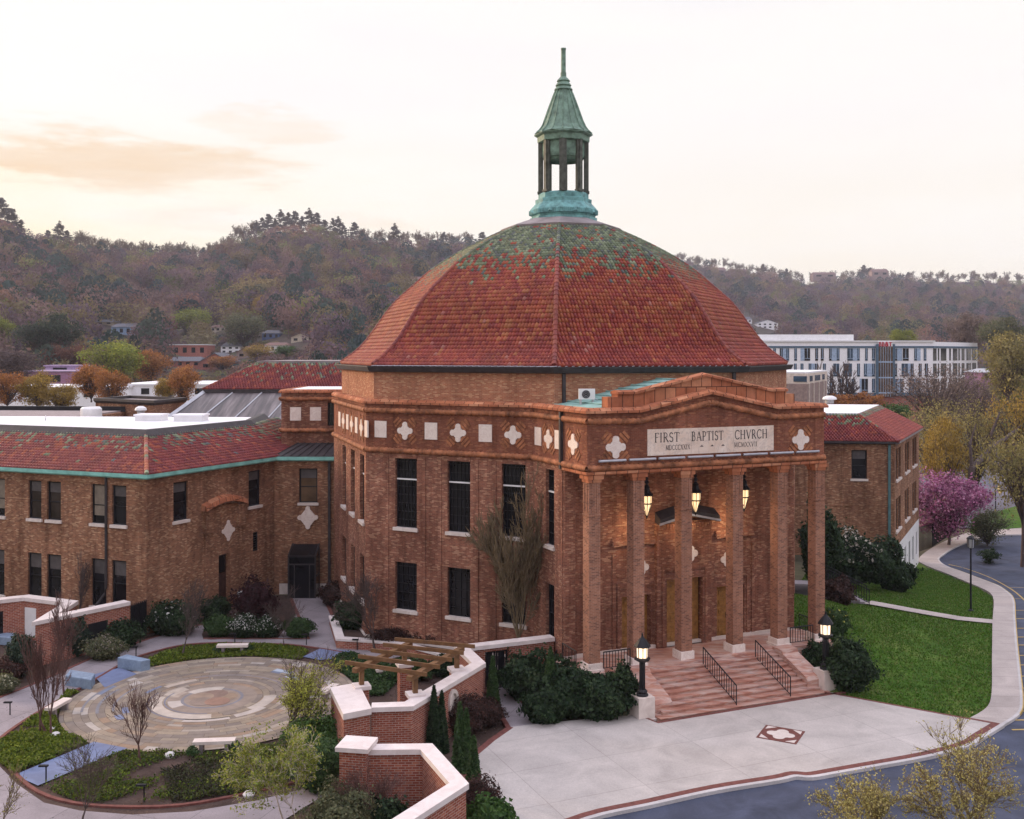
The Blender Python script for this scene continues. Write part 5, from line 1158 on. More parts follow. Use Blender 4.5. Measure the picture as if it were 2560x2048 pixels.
# concentric stone circle: every stone has its own colour
srng = random.Random(21); V = []; Fs = []; Cs = []
PAL = [(0.235, 0.19, 0.155), (0.265, 0.21, 0.165), (0.30, 0.24, 0.18), (0.215, 0.175, 0.15), (0.28, 0.21, 0.155), (0.245, 0.20, 0.17), (0.31, 0.255, 0.20)]
def stone_piece(r0, r1, a0, a1, col, z=0.06, c=cc):
    n = max(1, int((a1 - a0) * r1 / 0.35)); b = len(V)
    for i in range(n + 1):
        a = a0 + (a1 - a0) * i / n; V.extend([(c.x + r0 * math.cos(a), c.y + r0 * math.sin(a), z), (c.x + r1 * math.cos(a), c.y + r1 * math.sin(a), z)])
    for i in range(n): Fs.append((b + 2 * i, b + 2 * i + 1, b + 2 * i + 3, b + 2 * i + 2)); Cs.append(col)
r = 2.15
while r < CR - 0.05:
    w = min(srng.uniform(0.26, 0.40), CR - r); a = srng.uniform(0, 6)
    end = a + 2 * math.pi
    while a < end - 0.01:
        L = srng.uniform(0.5, 1.5) / r; L = min(L, end - a); col = srng.choice(PAL); x = srng.random()
        if r > 5.6 and x < 0.10: col = (0.42, 0.37, 0.33)
        elif x < 0.012: col = (0.19, 0.215, 0.29)
        elif x < 0.06: col = (0.37, 0.31, 0.26)
        elif 0.06 < x < 0.13: col = (0.31, 0.215, 0.15)
        if r > 5.6 and 2.5 < (a % 6.283) < 3.6 and srng.random() < 0.08: col = (0.19, 0.215, 0.29)
        k = srng.uniform(0.9, 1.1); stone_piece(r, r + w - 0.012, a, a + L - 0.012 / r, tuple(min(1, q * k) for q in col)); a += L
    r += w
# centre figure: tan disc with warm lobes and pale curved slabs
for i in range(5):
    a = R(20 + 72 * i); stone_piece(0.0, 0.62, 0, 6.2832, [(0.29, 0.21, 0.15), (0.235, 0.16, 0.13), (0.30, 0.22, 0.165), (0.26, 0.20, 0.165), (0.29, 0.175, 0.13)][i], 0.066 + 0.001 * i, cc + Vector((1.0 * math.cos(a) * 0.62, 1.0 * math.sin(a) * 0.62, 0)))
stone_piece(0.55, 2.16, 0, 6.2832, (0.29, 0.23, 0.19), 0.058)
stone_piece(1.35, 1.5, 0, 6.2832, (0.21, 0.20, 0.22), 0.0605)
for r0, r1, a0, a1, col in ((2.35, 2.95, 175, 285, (0.50, 0.43, 0.37)), (3.0, 3.08, 165, 300, (0.20, 0.20, 0.245)), (2.2, 2.28, 160, 280, (0.20, 0.20, 0.245)), (2.0, 2.6, 140, 172, (0.46, 0.39, 0.33)), (2.5, 3.1, -35, 8, (0.46, 0.40, 0.35)), (1.2, 1.75, 85, 150, (0.48, 0.42, 0.37)), (1.5, 2.1, 195, 225, (0.50, 0.44, 0.40)), (1.7, 2.15, 150, 178, (0.42, 0.34, 0.28)), (3.0, 3.35, 262, 300, (0.48, 0.42, 0.38)), (2.9, 3.3, 305, 335, (0.48, 0.42, 0.38)), (3.1, 3.45, 120, 150, (0.46, 0.38, 0.32)), (3.5, 3.7, 150, 168, (0.19, 0.22, 0.32)), (4.4, 4.8, 38, 50, (0.40, 0.44, 0.52)), (4.8, 5.2, 52, 66, (0.42, 0.47, 0.55)), (3.9, 4.2, 200, 212, (0.19, 0.22, 0.33)), (4.3, 4.65, 213, 222, (0.19, 0.22, 0.33)), (4.9, 5.3, 150, 158, (0.45, 0.40, 0.36)), (4.6, 5.9, 0, 5, (0.55, 0.52, 0.5)), (5.2, 5.35, 165, 205, (0.22, 0.215, 0.24)), (4.5, 4.62, 160, 205, (0.22, 0.215, 0.24)), (5.9, 6.02, 160, 200, (0.22, 0.215, 0.24)), (3.6, 3.72, 30, 120, (0.26, 0.23, 0.24))):
    stone_piece(r0, r1, R(a0), R(a1), col, 0.0625 + 0.0007 * r0)
struct(finish('stone_circle', V, Fs, M['stones'], None, Cs))
# walks: ring walk round the planted beds and the path to the entrance
inner = smooth_line([g(u, v) for u, v in ((-60, 1905), (0, 1845), (60, 1802), (130, 1760), (232, 1702), (320, 1652), (392, 1628), (470, 1612), (560, 1608), (640, 1610), (720, 1612), (800, 1622), (880, 1636), (960, 1652))], 3)
outer = smooth_line([g(u, v) for u, v in ((-60, 1775), (0, 1748), (90, 1712), (180, 1672), (265, 1635), (340, 1612), (400, 1592), (506, 1565), (508, 1599), (600, 1598), (775, 1598), (830, 1600), (865, 1618), (955, 1634), (1010, 1642))], 3)
struct(sheet('garden_walk', [*outer, *inner[::-1]], M['walk'], 0.05))
struct(sheet('entrance_path', [g(u, v) for u, v in ((695, 1598), (776, 1598), (838, 1606), (855, 1618), (862, 1622), (850, 1592), (805, 1494), (725, 1492), (745, 1520), (775, 1598))][:1] + [g(u, v) for u, v in ((775, 1600), (858, 1624), (846, 1590), (826, 1540), (805, 1494), (728, 1492), (745, 1530))], M['walk'], 0.058))
struct(sheet('lower_walk', [g(u, v) for u, v in ((-80, 1915), (0, 1920), (45, 1965), (110, 2010), (200, 2030), (330, 2040), (480, 2032), (640, 2005), (760, 1975), (820, 1985), (700, 2060), (520, 2130), (300, 2160), (0, 2140), (-150, 2060))], M['walk'], 0.05))
struct(strip('brick_edging', smooth_line([g(u, v) for u, v in ((-20, 1880), (35, 1940), (92, 1985), (180, 2012), (300, 2022), (450, 2018), (600, 1992), (760, 1955))], 3), 0.16, M['redbrick_edge'], 0.0, 0.075))
struct(strip('brick_edging', inner, -0.16, M['redbrick_edge'], 0.0, 0.07)); struct(strip('brick_edging', outer[:22], 0.18, M['redbrick_edge'], 0.0, 0.072)); struct(strip('brick_edging', [g(508, 1600), g(775, 1600), g(745, 1530), g(730, 1494)], 0.22, M['redbrick_edge'], 0.0, 0.074)); struct(strip('brick_edging', [g(858, 1622), g(846, 1590), g(826, 1540), g(806, 1494)][::-1], 0.22, M['redbrick_edge'], 0.0, 0.076))
for pts in (((232, 1690), (300, 1672), (342, 1688), (262, 1722)), ((757, 1645), (800, 1624), (880, 1630), (830, 1650), (800, 1653)), ((35, 1942), (235, 1858), (318, 1874), (95, 1968))):
    struct(sheet('bluestone_path', [g(u, v) for u, v in pts], M['bluestone'], 0.066))
struct(sheet('gate_path', [g(u, v) for u, v in ((1213, 1722), (1270, 1722), (1357, 1817), (1276, 1828))], M['walk'], 0.1))
struct(strip('brick_edging', [g(1268, 1722), g(1357, 1818)], 0.3, M['redbrick_edge'], 0.02, 0.13, -0.05)); struct(strip('brick_edging', [g(1213, 1722), g(1276, 1828)], -0.22, M['redbrick_edge'], 0.02, 0.13, 0.05))

# garden wall: zigzag brick wall with pale stone coping
ZC = 2.42
def az(u, v, z=ZC): p = P(u, v, (H - z) * F / (v - CV)); return Vector((p.x, p.y))
def brick_wall(parent, pts, z0, z1, th, cop=0.2, over=0.09):
    q = MB(); sweep(q, [(p[0], p[1], 0) for p in pts], [(-th / 2, z0), (-th / 2, z1), (th / 2, z1), (th / 2, z0)])
    q.build('brickwork', M['brick_garden'], parent)
    q = MB(); sweep(q, [(p[0], p[1], z1) for p in pts], [(-th / 2 - over, 0.003), (-th / 2 - over, cop), (th / 2 + over, cop), (th / 2 + over, 0.003)]); q.build('coping', M['coping'], parent)
gwall = thing('garden_wall', 'zigzag red brick garden wall with pale coping, iron gate and broad end pier', 'garden wall', (-2.5, 46, 0))
wp = [az(1381, 1590), az(1154, 1616), az(1197, 1657), az(1022, 1760), az(929, 1763)][::-1]
sweep_pts = wp
# gate opening in the last stretch
Wg = Wall(wp[3], wp[4]); ga, gb = Wg.su(1209), Wg.su(1268.5)
q = MB(); sweep(q, [(p[0], p[1], 0) for p in wp[:4]], [(-0.2, -0.4), (-0.2, ZC - 0.2), (0.2, ZC - 0.2), (0.2, -0.4)]); Wg.box(q, 0.0, ga, -0.4, ZC - 0.2, -0.2, 0.2); Wg.box(q, gb, Wg.len, -0.4, ZC - 0.2, -0.2, 0.2); Wg.box(q, ga, gb, 2.06, ZC - 0.2, -0.2, 0.2)
q.build('brickwork', M['brick_garden'], gwall)
q = MB(); sweep(q, [(p[0], p[1], ZC - 0.197) for p in wp], [(-0.31, 0.0), (-0.31, 0.197), (0.31, 0.197), (0.31, 0.0)]); q.build('coping', M['coping'], gwall)
pier = [az(824.8, 1719), az(896, 1707), az(929, 1772), az(858, 1786)]
pier_c = sum(pier, Vector((0, 0))) / 4
q = MB(); q.prism([tuple(pier_c + (p - pier_c) * 0.94) for p in pier], -0.3, ZC - 0.24); q.build('pier', M['brick_garden'], gwall)
q = MB(); q.prism([tuple(p) for p in pier], ZC - 0.237, ZC + 0.012); q.build('pier_cap', M['coping'], gwall)
gt_ = MB()
for k in range(2):
    a, b = (ga, (ga + gb) / 2 - 0.01) if k == 0 else ((ga + gb) / 2 + 0.01, gb)
    for s in (a + 0.04, b - 0.04): Wg.box(gt_, s - 0.03, s + 0.03, 0.05, 2.0, -0.05, 0.02)
    for z in (0.12, 1.0, 1.95): Wg.box(gt_, a + 0.07, b - 0.07, z - 0.03, z + 0.03, -0.045, 0.015)
    for i in range(1, 7): s = a + (b - a) * i / 7; Wg.box(gt_, s - 0.012, s + 0.012, 0.15, 1.92, -0.03, 0.0)
    for zc in (0.55, 1.45):
        pts = [Wg.pt((a + b) / 2 + 0.22 * math.cos(t), zc + 0.26 * math.sin(t), 0.0) for t in np.linspace(0, 6.283, 17)]; gt_.tube(pts, 0.016, 4)
    Wg.box(gt_, (a + b) / 2 - 0.18, (a + b) / 2 + 0.18, 0.2, 1.9, -0.06, -0.05)
gt_.build('gate', M['black'], gwall)
# oval opening with pale stone surround in the wall face
Wo = Wall(wp[1], wp[2]); t, z = Wo.at(1122, 1757); q = MB(); ring_p = []; ring_i = []
for i in range(20):
    a = 2 * math.pi * i / 20; sh = 1 + 0.12 * math.cos(2 * a + 0.6); ring_p.append((t + 0.40 * sh * math.cos(a), z + 0.72 * sh * math.sin(a))); ring_i.append((t + 0.24 * math.cos(a), z + 0.52 * sh * math.sin(a)))
n = 20; vv = [Wo.pt(a, b, 0.30) for a, b in ring_p] + [Wo.pt(a, b, 0.30) for a, b in ring_i] + [Wo.pt(a, b, 0.18) for a, b in ring_p] + [Wo.pt(a, b, 0.18) for a, b in ring_i]
q.add(vv, [(i, (i + 1) % n, n + (i + 1) % n, n + i) for i in range(n)] + [(i, 2 * n + i, 2 * n + (i + 1) % n, (i + 1) % n) for i in range(n)] + [(n + i, n + (i + 1) % n, 3 * n + (i + 1) % n, 3 * n + i) for i in range(n)]); q.build('stone_surround', M['limestone'], gwall)
q = MB(); Wo.poly(q, ring_i, 0.17, 0.21); q.build('niche_panel', M['limestone'], gwall)
w2 = thing('garden_wall', 'lower zigzag red brick garden wall with pale coping at the bottom edge beside the plaza', 'garden wall', (-3, 37, 0))
lw = [az(868, 1868), az(1066, 1866), az(1148, 1958), az(985, 2062), az(900, 2180)]
brick_wall(w2, lw, -0.3, ZC - 0.2, 0.42)
q = MB(); c = az(892, 1868); q.box((c.x, c.y, 1.1), (1.0, 1.0, 2.6), R(-10)); q.build('pier', M['brick_garden'], w2); q = MB(); q.box((c.x, c.y, ZC + 0.1), (1.25, 1.25, 0.16), R(-10)); q.build('pier_cap', M['coping'], w2)
# left enclosure
w3 = thing('garden_wall', 'zigzag red brick enclosure wall with pale coping in front of the left wing windows', 'garden wall', (-27, 57, 0))
ZC3 = 2.5; a3 = lambda u, v: az(u, v, ZC3)
brick_wall(w3, [a3(-70, 1508), a3(0, 1497), a3(66, 1490), a3(178, 1504), a3(112, 1545), a3(318, 1502)][::1], -0.3, ZC3 - 0.22, 0.5, 0.22)
q = MB(); Wz = Wall(a3(112, 1545), a3(318, 1502)); Wz.box(q, Wz.len * 0.48, Wz.len * 0.72, 0.15, 1.7, 0.25, 0.27); q.build('dark_opening', M['black'], w3)
q = MB(); Wz2 = Wall(a3(66, 1490), a3(178, 1504)); Wz2.box(q, Wz2.len * 0.05, Wz2.len * 0.30, 0.2, 1.9, 0.25, 0.28); q.build('white_door', M['white_paint'], w3)
q = MB(); Wz3 = Wall(a3(-70, 1508), a3(0, 1497)); Wz3.box(q, Wz3.len * 0.9, Wz3.len * 0.995 + 0.6, 0.3, 1.8, 0.25, 0.28); q.build('dark_window', M['glass'], w3)
gate2 = thing('black_gate', 'black metal gate panel between the enclosure wall and the left wing corner', 'gate', (g(345, 1560).x, 61.5, 0)); q = MB(); A2 = a3(320, 1502); Wk = Wall((A2.x, A2.y), (K.x + 0.1, K.y - 0.1)); Wk.box(q, 0.25, Wk.len - 0.1, 0.1, 2.1, -0.03, 0.0)
q.build('gate_panel', M['black'], gate2); q = MB()
for i in range(9): s = 0.25 + (Wk.len - 0.4) * i / 8; Wk.box(q, s - 0.03, s + 0.03, 0, 2.2, 0.0, 0.04)
q.build('gate_bars', M['black'], gate2)
# raised church bed with white coping
bed = thing('planter_wall', 'low white coped planter wall along the church window bays', 'planter wall', (-8, 60, 0))
ZB = 0.62; ab = lambda u, v: az(u, v, ZB)
bp = [ab(832, 1538), ab(850, 1594), ab(990, 1603), ab(1136, 1640), ab(1245, 1668)]
brick_wall(bed, bp, -0.2, ZB - 0.13, 0.4, 0.13, 0.06)
q = MB(); q.prism([tuple(p) for p in bp] + [(1.5, 56.2), tuple(octv(-1, RB - 0.1)[:2]), tuple(octv(-2, RB)[:2])], -0.1, ZB - 0.2); q.build('bed_soil', M['soil'], bed)

# ------------------------------------------------------------------ pergola
perg = thing('pergola', 'brown timber pergola on brick and stone piers behind the garden wall', 'pergola', (-6.4, 48.5, 0))
ZPG = 3.42
def zat(u, v, z): return P(u, v, (H - z) * F / (v - CV))
k3 = lambda x, y: (700 + x * .3467, 1450 + y * .3467)
posts = [zat(*k3(588, 640), 3.2), zat(*k3(975, 697), 3.2), zat(*k3(1275, 525), 3.2), zat(*k3(897, 488), 3.2)]
for i, p in enumerate(posts):
    q = MB(); q.box((p.x, p.y, 1.15), (0.55, 0.55, 2.4), R(20)); pr = q.build('brick_pier', M['brick_garden'], perg)
    q = MB(); q.box((p.x, p.y, 2.43), (0.72, 0.72, 0.16), R(20)); q.build('pier_cap', M['coping'], pr)
    q = MB(); q.box((p.x, p.y, 2.85), (0.2, 0.2, 0.7), R(20)); q.build('post', M['gold_wood'], perg)
def beam(a, b, z, w, h, ext=0.5):
    a, b = Vector((a[0], a[1])), Vector((b[0], b[1])); d = (b - a).normalized(); a = a - d * ext; b = b + d * ext; q = MB(); Wb = Wall(a, b); Wb.box(q, 0, Wb.len, z, z + h, -w / 2, w / 2); return q
for a, b in ((posts[1], posts[2]), (posts[0], posts[3])):
    beam(a, b, 3.16, 0.26, 0.2, 0.55).build('beam', M['gold_wood'], perg)
p1a, p1b = posts[1].xy, posts[2].xy; p0a, p0b = posts[0].xy, posts[3].xy
for i in range(5):
    f = -0.06 + 1.16 * i / 4; beam(p0a.lerp(p0b, f), p1a.lerp(p1b, f), 3.362, 0.08, 0.17, 0.7).build('rafter', M['gold_wood'], perg)

# ------------------------------------------------------------------ benches, blocks, rails, lamps
def bench(u, v, rz, L, label, mat='limestone'):
    p = g(u, v); t = thing('stone_bench', label, 'bench', p, 'stone benches round the circle')
    q = MB(); q.box((p.x, p.y, 0.46), (L, 0.46, 0.13), rz); q.build('seat', M[mat], t)
    for s in (-1, 1):
        q = MB(); q.box((p.x + s * L * 0.3 * math.cos(rz), p.y + s * L * 0.3 * math.sin(rz), 0.2), (0.16, 0.36, 0.4), rz); q.build('leg', M['mauve_metal'], t)
bench(582, 1634, R(4), 1.75, 'pale stone bench on the far side of the circle in front of white flowering shrubs')
bench(536, 1880, R(6), 1.75, 'pale stone bench on the near side of the circle, closest to the lower walk')
bench(146, 1785, R(80), 1.5, 'pale stone bench left of the circle beside reddish bare stems')
bench(822, 1745, R(70), 1.3, 'pale stone bench right of the circle beside the broad wall pier')
bench(968, 1695, R(15), 1.2, 'weathered stone bench under the timber pergola')
def block(pts, h, label):
    P_ = [g(u, v) for u, v in pts]; c = sum(P_, Vector()) / len(P_); t = thing('granite_block', label, 'stone block', (c.x, c.y, 0), 'blue granite blocks')
    q = MB(); q.prism([(p.x, p.y) for p in P_], 0.0, h); o = q.build('block', M['granite_blue'], t); bv = o.modifiers.new('bevel', 'BEVEL'); bv.width = 0.04; bv.segments = 2
block([(293, 1672), (352, 1682), (376, 1677), (318, 1664)], 0.62, 'blue granite seat block at the far side of the blue path into the circle')
block([(163, 1716), (228, 1727), (238, 1710), (175, 1700)], 0.55, 'blue granite seat block at the near side of the blue path into the circle')
block([(-10, 1612), (30, 1616), (38, 1604), (0, 1600)], 0.5, 'blue granite slab inside the left enclosure')
def rail(name, label, pts, h=0.9, pitch=0.16, group=None, zs=None, r=0.018):
    t = thing(name, label, 'railing', pts[0], group); q = MB()
    top = [p + Vector((0, 0, h)) for p in pts]; low = [p + Vector((0, 0, 0.12)) for p in pts]
    q.tube(top, 0.032, 6); q.tube(low, 0.022, 5); q.build('rail', M['black'], t); q = MB()
    for a, b in zip(pts, pts[1:]):
        n = max(1, int((b - a).xy.length / pitch))
        for i in range(n + 1): p = a.lerp(b, i / n); q.tube([p + Vector((0, 0, 0.12)), p + Vector((0, 0, h))], r, 4)
    q.build('balusters', M['black'], t); q = MB()
    for p in (pts[0], pts[-1]): q.tube([p, p + Vector((0, 0, h + 0.02))], 0.028, 5)
    q.build('end_posts', M['black'], t); return t
tc = [WC.su(u) for u in (1479, 1589, 1708.5, 1836, 1947, 2041)]
rail('porch_railing', 'black porch railing between the two leftmost columns', [pp(tc[0] + 0.5, -0.1, 1.5), pp(tc[1] - 0.5, -0.1, 1.5)])
rail('porch_railing', 'black porch railing between the two rightmost columns', [pp(tc[4] + 0.5, -0.1, 1.5), pp(tc[5] - 0.5, -0.1, 1.5)])
rail('porch_railing', 'black porch railing on the left end of the porch behind the corner column', [pp(-0.2, -2.3, 1.5), pp(-0.2, -0.8, 1.5)])
rail('porch_railing', 'black porch railing on the right end of the porch', [pp(PWID + 0.2, -2.3, 1.5), pp(PWID + 0.2, -0.8, 1.5)])
def st_z(l): return max(0.0, 1.5 - 0.15 * math.ceil((l - 0.2) / 0.365)) if l > 0.25 else 1.5
for nm, w in (('black iron handrail on the steps, left of the two', tc[2] + 0.55), ('black iron handrail on the steps, right of the two', tc[3] + 0.62)):
    rail('handrail', nm, [pp(w, 0.55, 1.22), pp(w, 3.35, 0.12)], 0.98, 0.19, 'handrails on the front steps')
rail('iron_fence', 'short black iron fence between garden wall end and church flank', [Vector((wp[4].x + 0.3, wp[4].y - 0.1, 0.6)), WSD.pt(LW_ - BACK - 0.3, 0.6, 0.3)], 1.2, 0.14)
for sg, nm in ((1, 'near'), (-1, 'far')):
    rail('stair_railing', 'black iron railing on the ' + nm + ' side of the garden steps on the right lawn', [p0 + sd * 0.66 * sg + Vector((0, 0, lawn_z(p0.x, p0.y) + 0.1)), p0 + sd * 0.66 * sg + dd_ * 2.7 + Vector((0, 0, lawn_z(p0.x, p0.y) + 1.4))], 1.0, 0.16)
fq = [G(2328, 1392), G(2375, 1375), G(2430, 1336)]
rail('iron_fence', 'tall black iron fence under the pink blossom tree', [Vector((p.x - 1.5, p.y + 1, p.z)) for p in fq], 2.6, 0.3, r=0.04)
def lamp_post(c, z, label, scale=1.0):
    t = thing('porch_lamp', label, 'lamp post', (c.x, c.y, z), 'lit lamps beside the front steps'); q = MB(); b = (c.x, c.y, z)
    q.lathe(b, [(0.34, 0), (0.34, 0.08), (0.27, 0.14), (0.3, 0.25), (0.2, 0.36)], 12); q.build('foot', M['black'], t); q = MB()
    q.tube([(c.x, c.y, z + 0.3), (c.x, c.y, z + 1.95)], 0.085, 8)
    for k in range(4):
        a = R(45 + 90 * k); q.tube([(c.x + 0.17 * math.cos(a), c.y + 0.17 * math.sin(a), z + 0.3), (c.x + 0.17 * math.cos(a), c.y + 0.17 * math.sin(a), z + 1.9)], 0.032, 6)
    q.build('post', M['black'], t); q = MB(); q.lathe(b, [(0.2, 1.86), (0.44, 1.98), (0.45, 2.08), (0.33, 2.12)], 8); q.build('lamp_tray', M['black'], t)
    q = MB(); q.lathe(b, [(0.305, 2.12), (0.325, 2.74)], 8); gl = q.build('lamp_glass', M['lamp_glow2'], t); q = MB()
    for k in range(8): a = R(45 * k); q.tube([(c.x + 0.315 * math.sin(a), c.y - 0.315 * math.cos(a), z + 2.1), (c.x + 0.335 * math.sin(a), c.y - 0.335 * math.cos(a), z + 2.76)], 0.026, 5)
    q.build('glazing_bars', M['black'], gl); q = MB(); q.lathe(b, [(0.34, 2.74), (0.48, 2.72), (0.46, 2.78), (0.24, 3.08), (0.1, 3.22), (0.06, 3.3), (0.045, 3.42), (0.0, 3.5)], 8); q.build('lamp_roof', M['black'], t)
    t.scale = (0.84, 0.84, 0.84)
    l = bpy.data.lights.new('lamp_light', 'POINT'); l.energy = 14; l.color = (1, 0.72, 0.45); l.shadow_soft_size = 0.3; lo2 = bpy.data.objects.new('lamp_light', l); COL.objects.link(lo2); lo2.parent = t; lo2.location = (0.0, -0.75, 2.2)
lamp_post(peds[0], 1.08, 'lit black lamp post on the stone pedestal left of the front steps'); lamp_post(peds[1], 1.08, 'lit black lamp post on the stone pedestal right of the front steps')
WLn = Wall(pp(0, -1.25, 0), pp(PWID, -1.25, 0))
for u, nm in ((1617, 'lit hanging lantern in the porch beside the second column, leftmost of three'), (1739, 'lit hanging lantern in the middle of the porch above the centre door'), (1860, 'lit hanging lantern in the porch beside the fourth column, rightmost of three')):
    p = WLn.pt(WLn.su(u), 0); z = 9.38; b = (p.x, p.y, z); t = thing('hanging_lantern', nm, 'hanging lantern', (p.x, p.y, z), 'hanging lanterns in the porch')
    q = MB(); q.tube([(p.x, p.y, z + 0.95), (p.x, p.y, 11.1)], 0.032, 6); q.lathe(b, [(0.03, 0.95), (0.1, 1.0), (0.12, 1.08), (0.05, 1.16), (0.1, 1.25), (0.03, 1.34)], 8); q.build('hanging_rod', M['black'], t)
    q = MB(); q.lathe(b, [(0.245, -0.02), (0.255, 0.36)], 8); q.lathe(b, [(0.05, -0.66), (0.235, -0.06)], 8, cap=False); gl = q.build('lamp_glass', M['lamp_glow'], t)
    q = MB()
    for k in range(8):
        a = R(45 * k); q.tube([(p.x + 0.05 * math.sin(a), p.y - 0.05 * math.cos(a), z - 0.68), (p.x + 0.24 * math.sin(a), p.y - 0.24 * math.cos(a), z - 0.05), (p.x + 0.26 * math.sin(a), p.y - 0.26 * math.cos(a), z + 0.37)], 0.016, 4)
    q.lathe(b, [(0.24, -0.07), (0.265, -0.06), (0.265, -0.01), (0.24, 0.0)], 8); q.lathe(b, [(0.0, -0.86), (0.045, -0.76), (0.065, -0.64)], 8); q.build('glazing_bars', M['black'], gl)
    q = MB(); q.lathe(b, [(0.26, 0.36), (0.33, 0.37), (0.33, 0.43), (0.2, 0.56), (0.15, 0.72), (0.17, 0.78), (0.06, 0.95)], 8); q.build('lamp_cap', M['black'], t)
    l = bpy.data.lights.new('lantern_light', 'POINT'); l.energy = 60; l.color = (1, 0.70, 0.36); l.shadow_soft_size = 0.25; lo2 = bpy.data.objects.new('lantern_light', l); COL.objects.link(lo2); lo2.parent = t; lo2.location = (-0.25, 0.3, -1.5)
def street_lamp(u, vb, vt, label, z=None):
    b = G(u, vb) if z is None else P(u, vb, (H - z) * F / (vb - CV)); hgt_ = (vb - vt) / F * b.y; t = thing('street_lamp', label, 'street lamp', b, 'dark street lamps at right')
    q = MB(); q.tube([b, b + Vector((0, 0, hgt_ - 0.75))], [0.075, 0.055], 8); q.lathe(b, [(0.18, 0), (0.18, 0.12), (0.1, 0.2)], 10); q.build('pole', M['black'], t)
    c = b + Vector((0, 0, hgt_ - 0.8)); q = MB(); q.lathe(c, [(0.1, 0), (0.2, 0.06), (0.22, 0.62)], 6); g_ = q.build('lamp_glass', M['grey_metal'], t); q = MB()
    for k in range(6): a = R(60 * k); q.tube([(c.x + 0.2 * math.sin(a), c.y - 0.2 * math.cos(a), c.z + 0.05), (c.x + 0.23 * math.sin(a), c.y - 0.23 * math.cos(a), c.z + 0.64)], 0.025, 4)
    q.build('glazing_bars', M['black'], g_); q = MB(); q.lathe(c, [(0.28, 0.62), (0.26, 0.68), (0.1, 0.82), (0.0, 0.86)], 6); q.build('lamp_cap', M['black'], t)
street_lamp(2427, 1530, 1341, 'tall unlit dark street lamp standing in the right lawn by the cross path')
street_lamp(2489, 1322, 1205, 'unlit dark street lamp among shrubs beyond the loop road')
def path_light(u, v, label):
    b = g(u, v); t = thing('path_light', label, 'path light', b, 'short garden path lights'); q = MB(); q.tube([b, b + Vector((0, 0, 0.62))], 0.03, 5); q.build('stake', M['black'], t)
    q = MB(); q.box((b.x - 0.1, b.y, 0.64), (0.36, 0.14, 0.06)); q.build('lamp_head', M['black'], t)
for u, v, nm in ((340, 1646, 'short black path light behind the far granite block'), (25, 1790, 'short black path light beside the walk at the left edge'), (115, 1955, 'short black path light at the lower end of the near blue path'), (360, 2005, 'short black path light in the near planted bed'), (587, 1612, 'short black path light behind the far stone bench'), (766, 1614, 'short black path light right of the small bare tree beside the far walk'), (893, 1627, 'short black path light near the raised planter corner')): path_light(u, v, nm)
# air conditioner on the porch roof
WA = Wall(pp(0, -1.4, 0), pp(PWID, -1.4, 0)); acx = P(1468, 980, 54.3); Wac = Wall((acx.x - 0.42, acx.y), (acx.x + 0.42, acx.y + 0.06)); acz = 14.62
ac = thing('air_conditioner', 'white air conditioner unit with round fan on the porch roof', 'air conditioner', (acx.x, acx.y, acz))
q = MB(); Wac.box(q, 0, 0.84, acz, acz + 0.55, -0.3, 0.0); q.build('casing', M['white_paint'], ac)
q = MB(); Wac.poly(q, [(0.36 + 0.22 * math.cos(a), acz + 0.27 + 0.22 * math.sin(a)) for a in np.linspace(0, 6.283, 25)[:-1]], 0.0, 0.012); fg = q.build('fan_grille', M['gutter_black'], ac)
q = MB()
for r_ in (0.07, 0.14, 0.205): q.tube([Wac.pt(0.36 + r_ * math.cos(a), acz + 0.27 + r_ * math.sin(a), 0.02) for a in np.linspace(0, 6.283, 21)], 0.006, 4)
q.build('grille_rings', M['grey_metal'], fg)
q = MB(); Wac.box(q, 0.06, 0.14, acz - 0.36, acz, -0.3, 0.0); Wac.box(q, 0.7, 0.78, acz - 0.36, acz, -0.3, 0.0); q.tube([Wac.pt(0.8, acz + 0.08, -0.1), Wac.pt(1.1, acz - 0.1, -0.2), Wac.pt(0.9, acz - 0.33, 0.1)], 0.03, 5); q.build('stand', M['grey_metal'], ac)
# small white stones and signs in the beds
M['white_stone'] = stone('white_rock', (0.66, 0.63, 0.62), (0.5, 0.47, 0.46))
for u, v, nm in ((130, 1830, 'small white rock in the left bed below the stone bench'), (139, 1843, 'second small white rock in the left bed, nearer the camera'), (424, 1893, 'small white rock in the near bed left of the bench'), (622, 1992, 'cluster of white rocks at the near edge of the bed by the birch')):
    b = g(u, v); t = MB(); t.lathe((b.x, b.y, 0.0), [(0.2, 0), (0.24, 0.1), (0.15, 0.2), (0.02, 0.24)], 7, 0.3); o = t.build('garden_rock', M['white_stone']); tag(o, nm, 'rock', 'white rocks in the garden beds')
b = P(1495 * .4058, 0, 1); bb = G(602, 1515); t = MB(); t.box((bb.x, bb.y, 0.5), (0.55, 0.08, 1.0), R(30)); o = t.build('garden_sign', M['white_paint']); tag(o, 'blank white panel standing beside the dark wing door', 'sign')

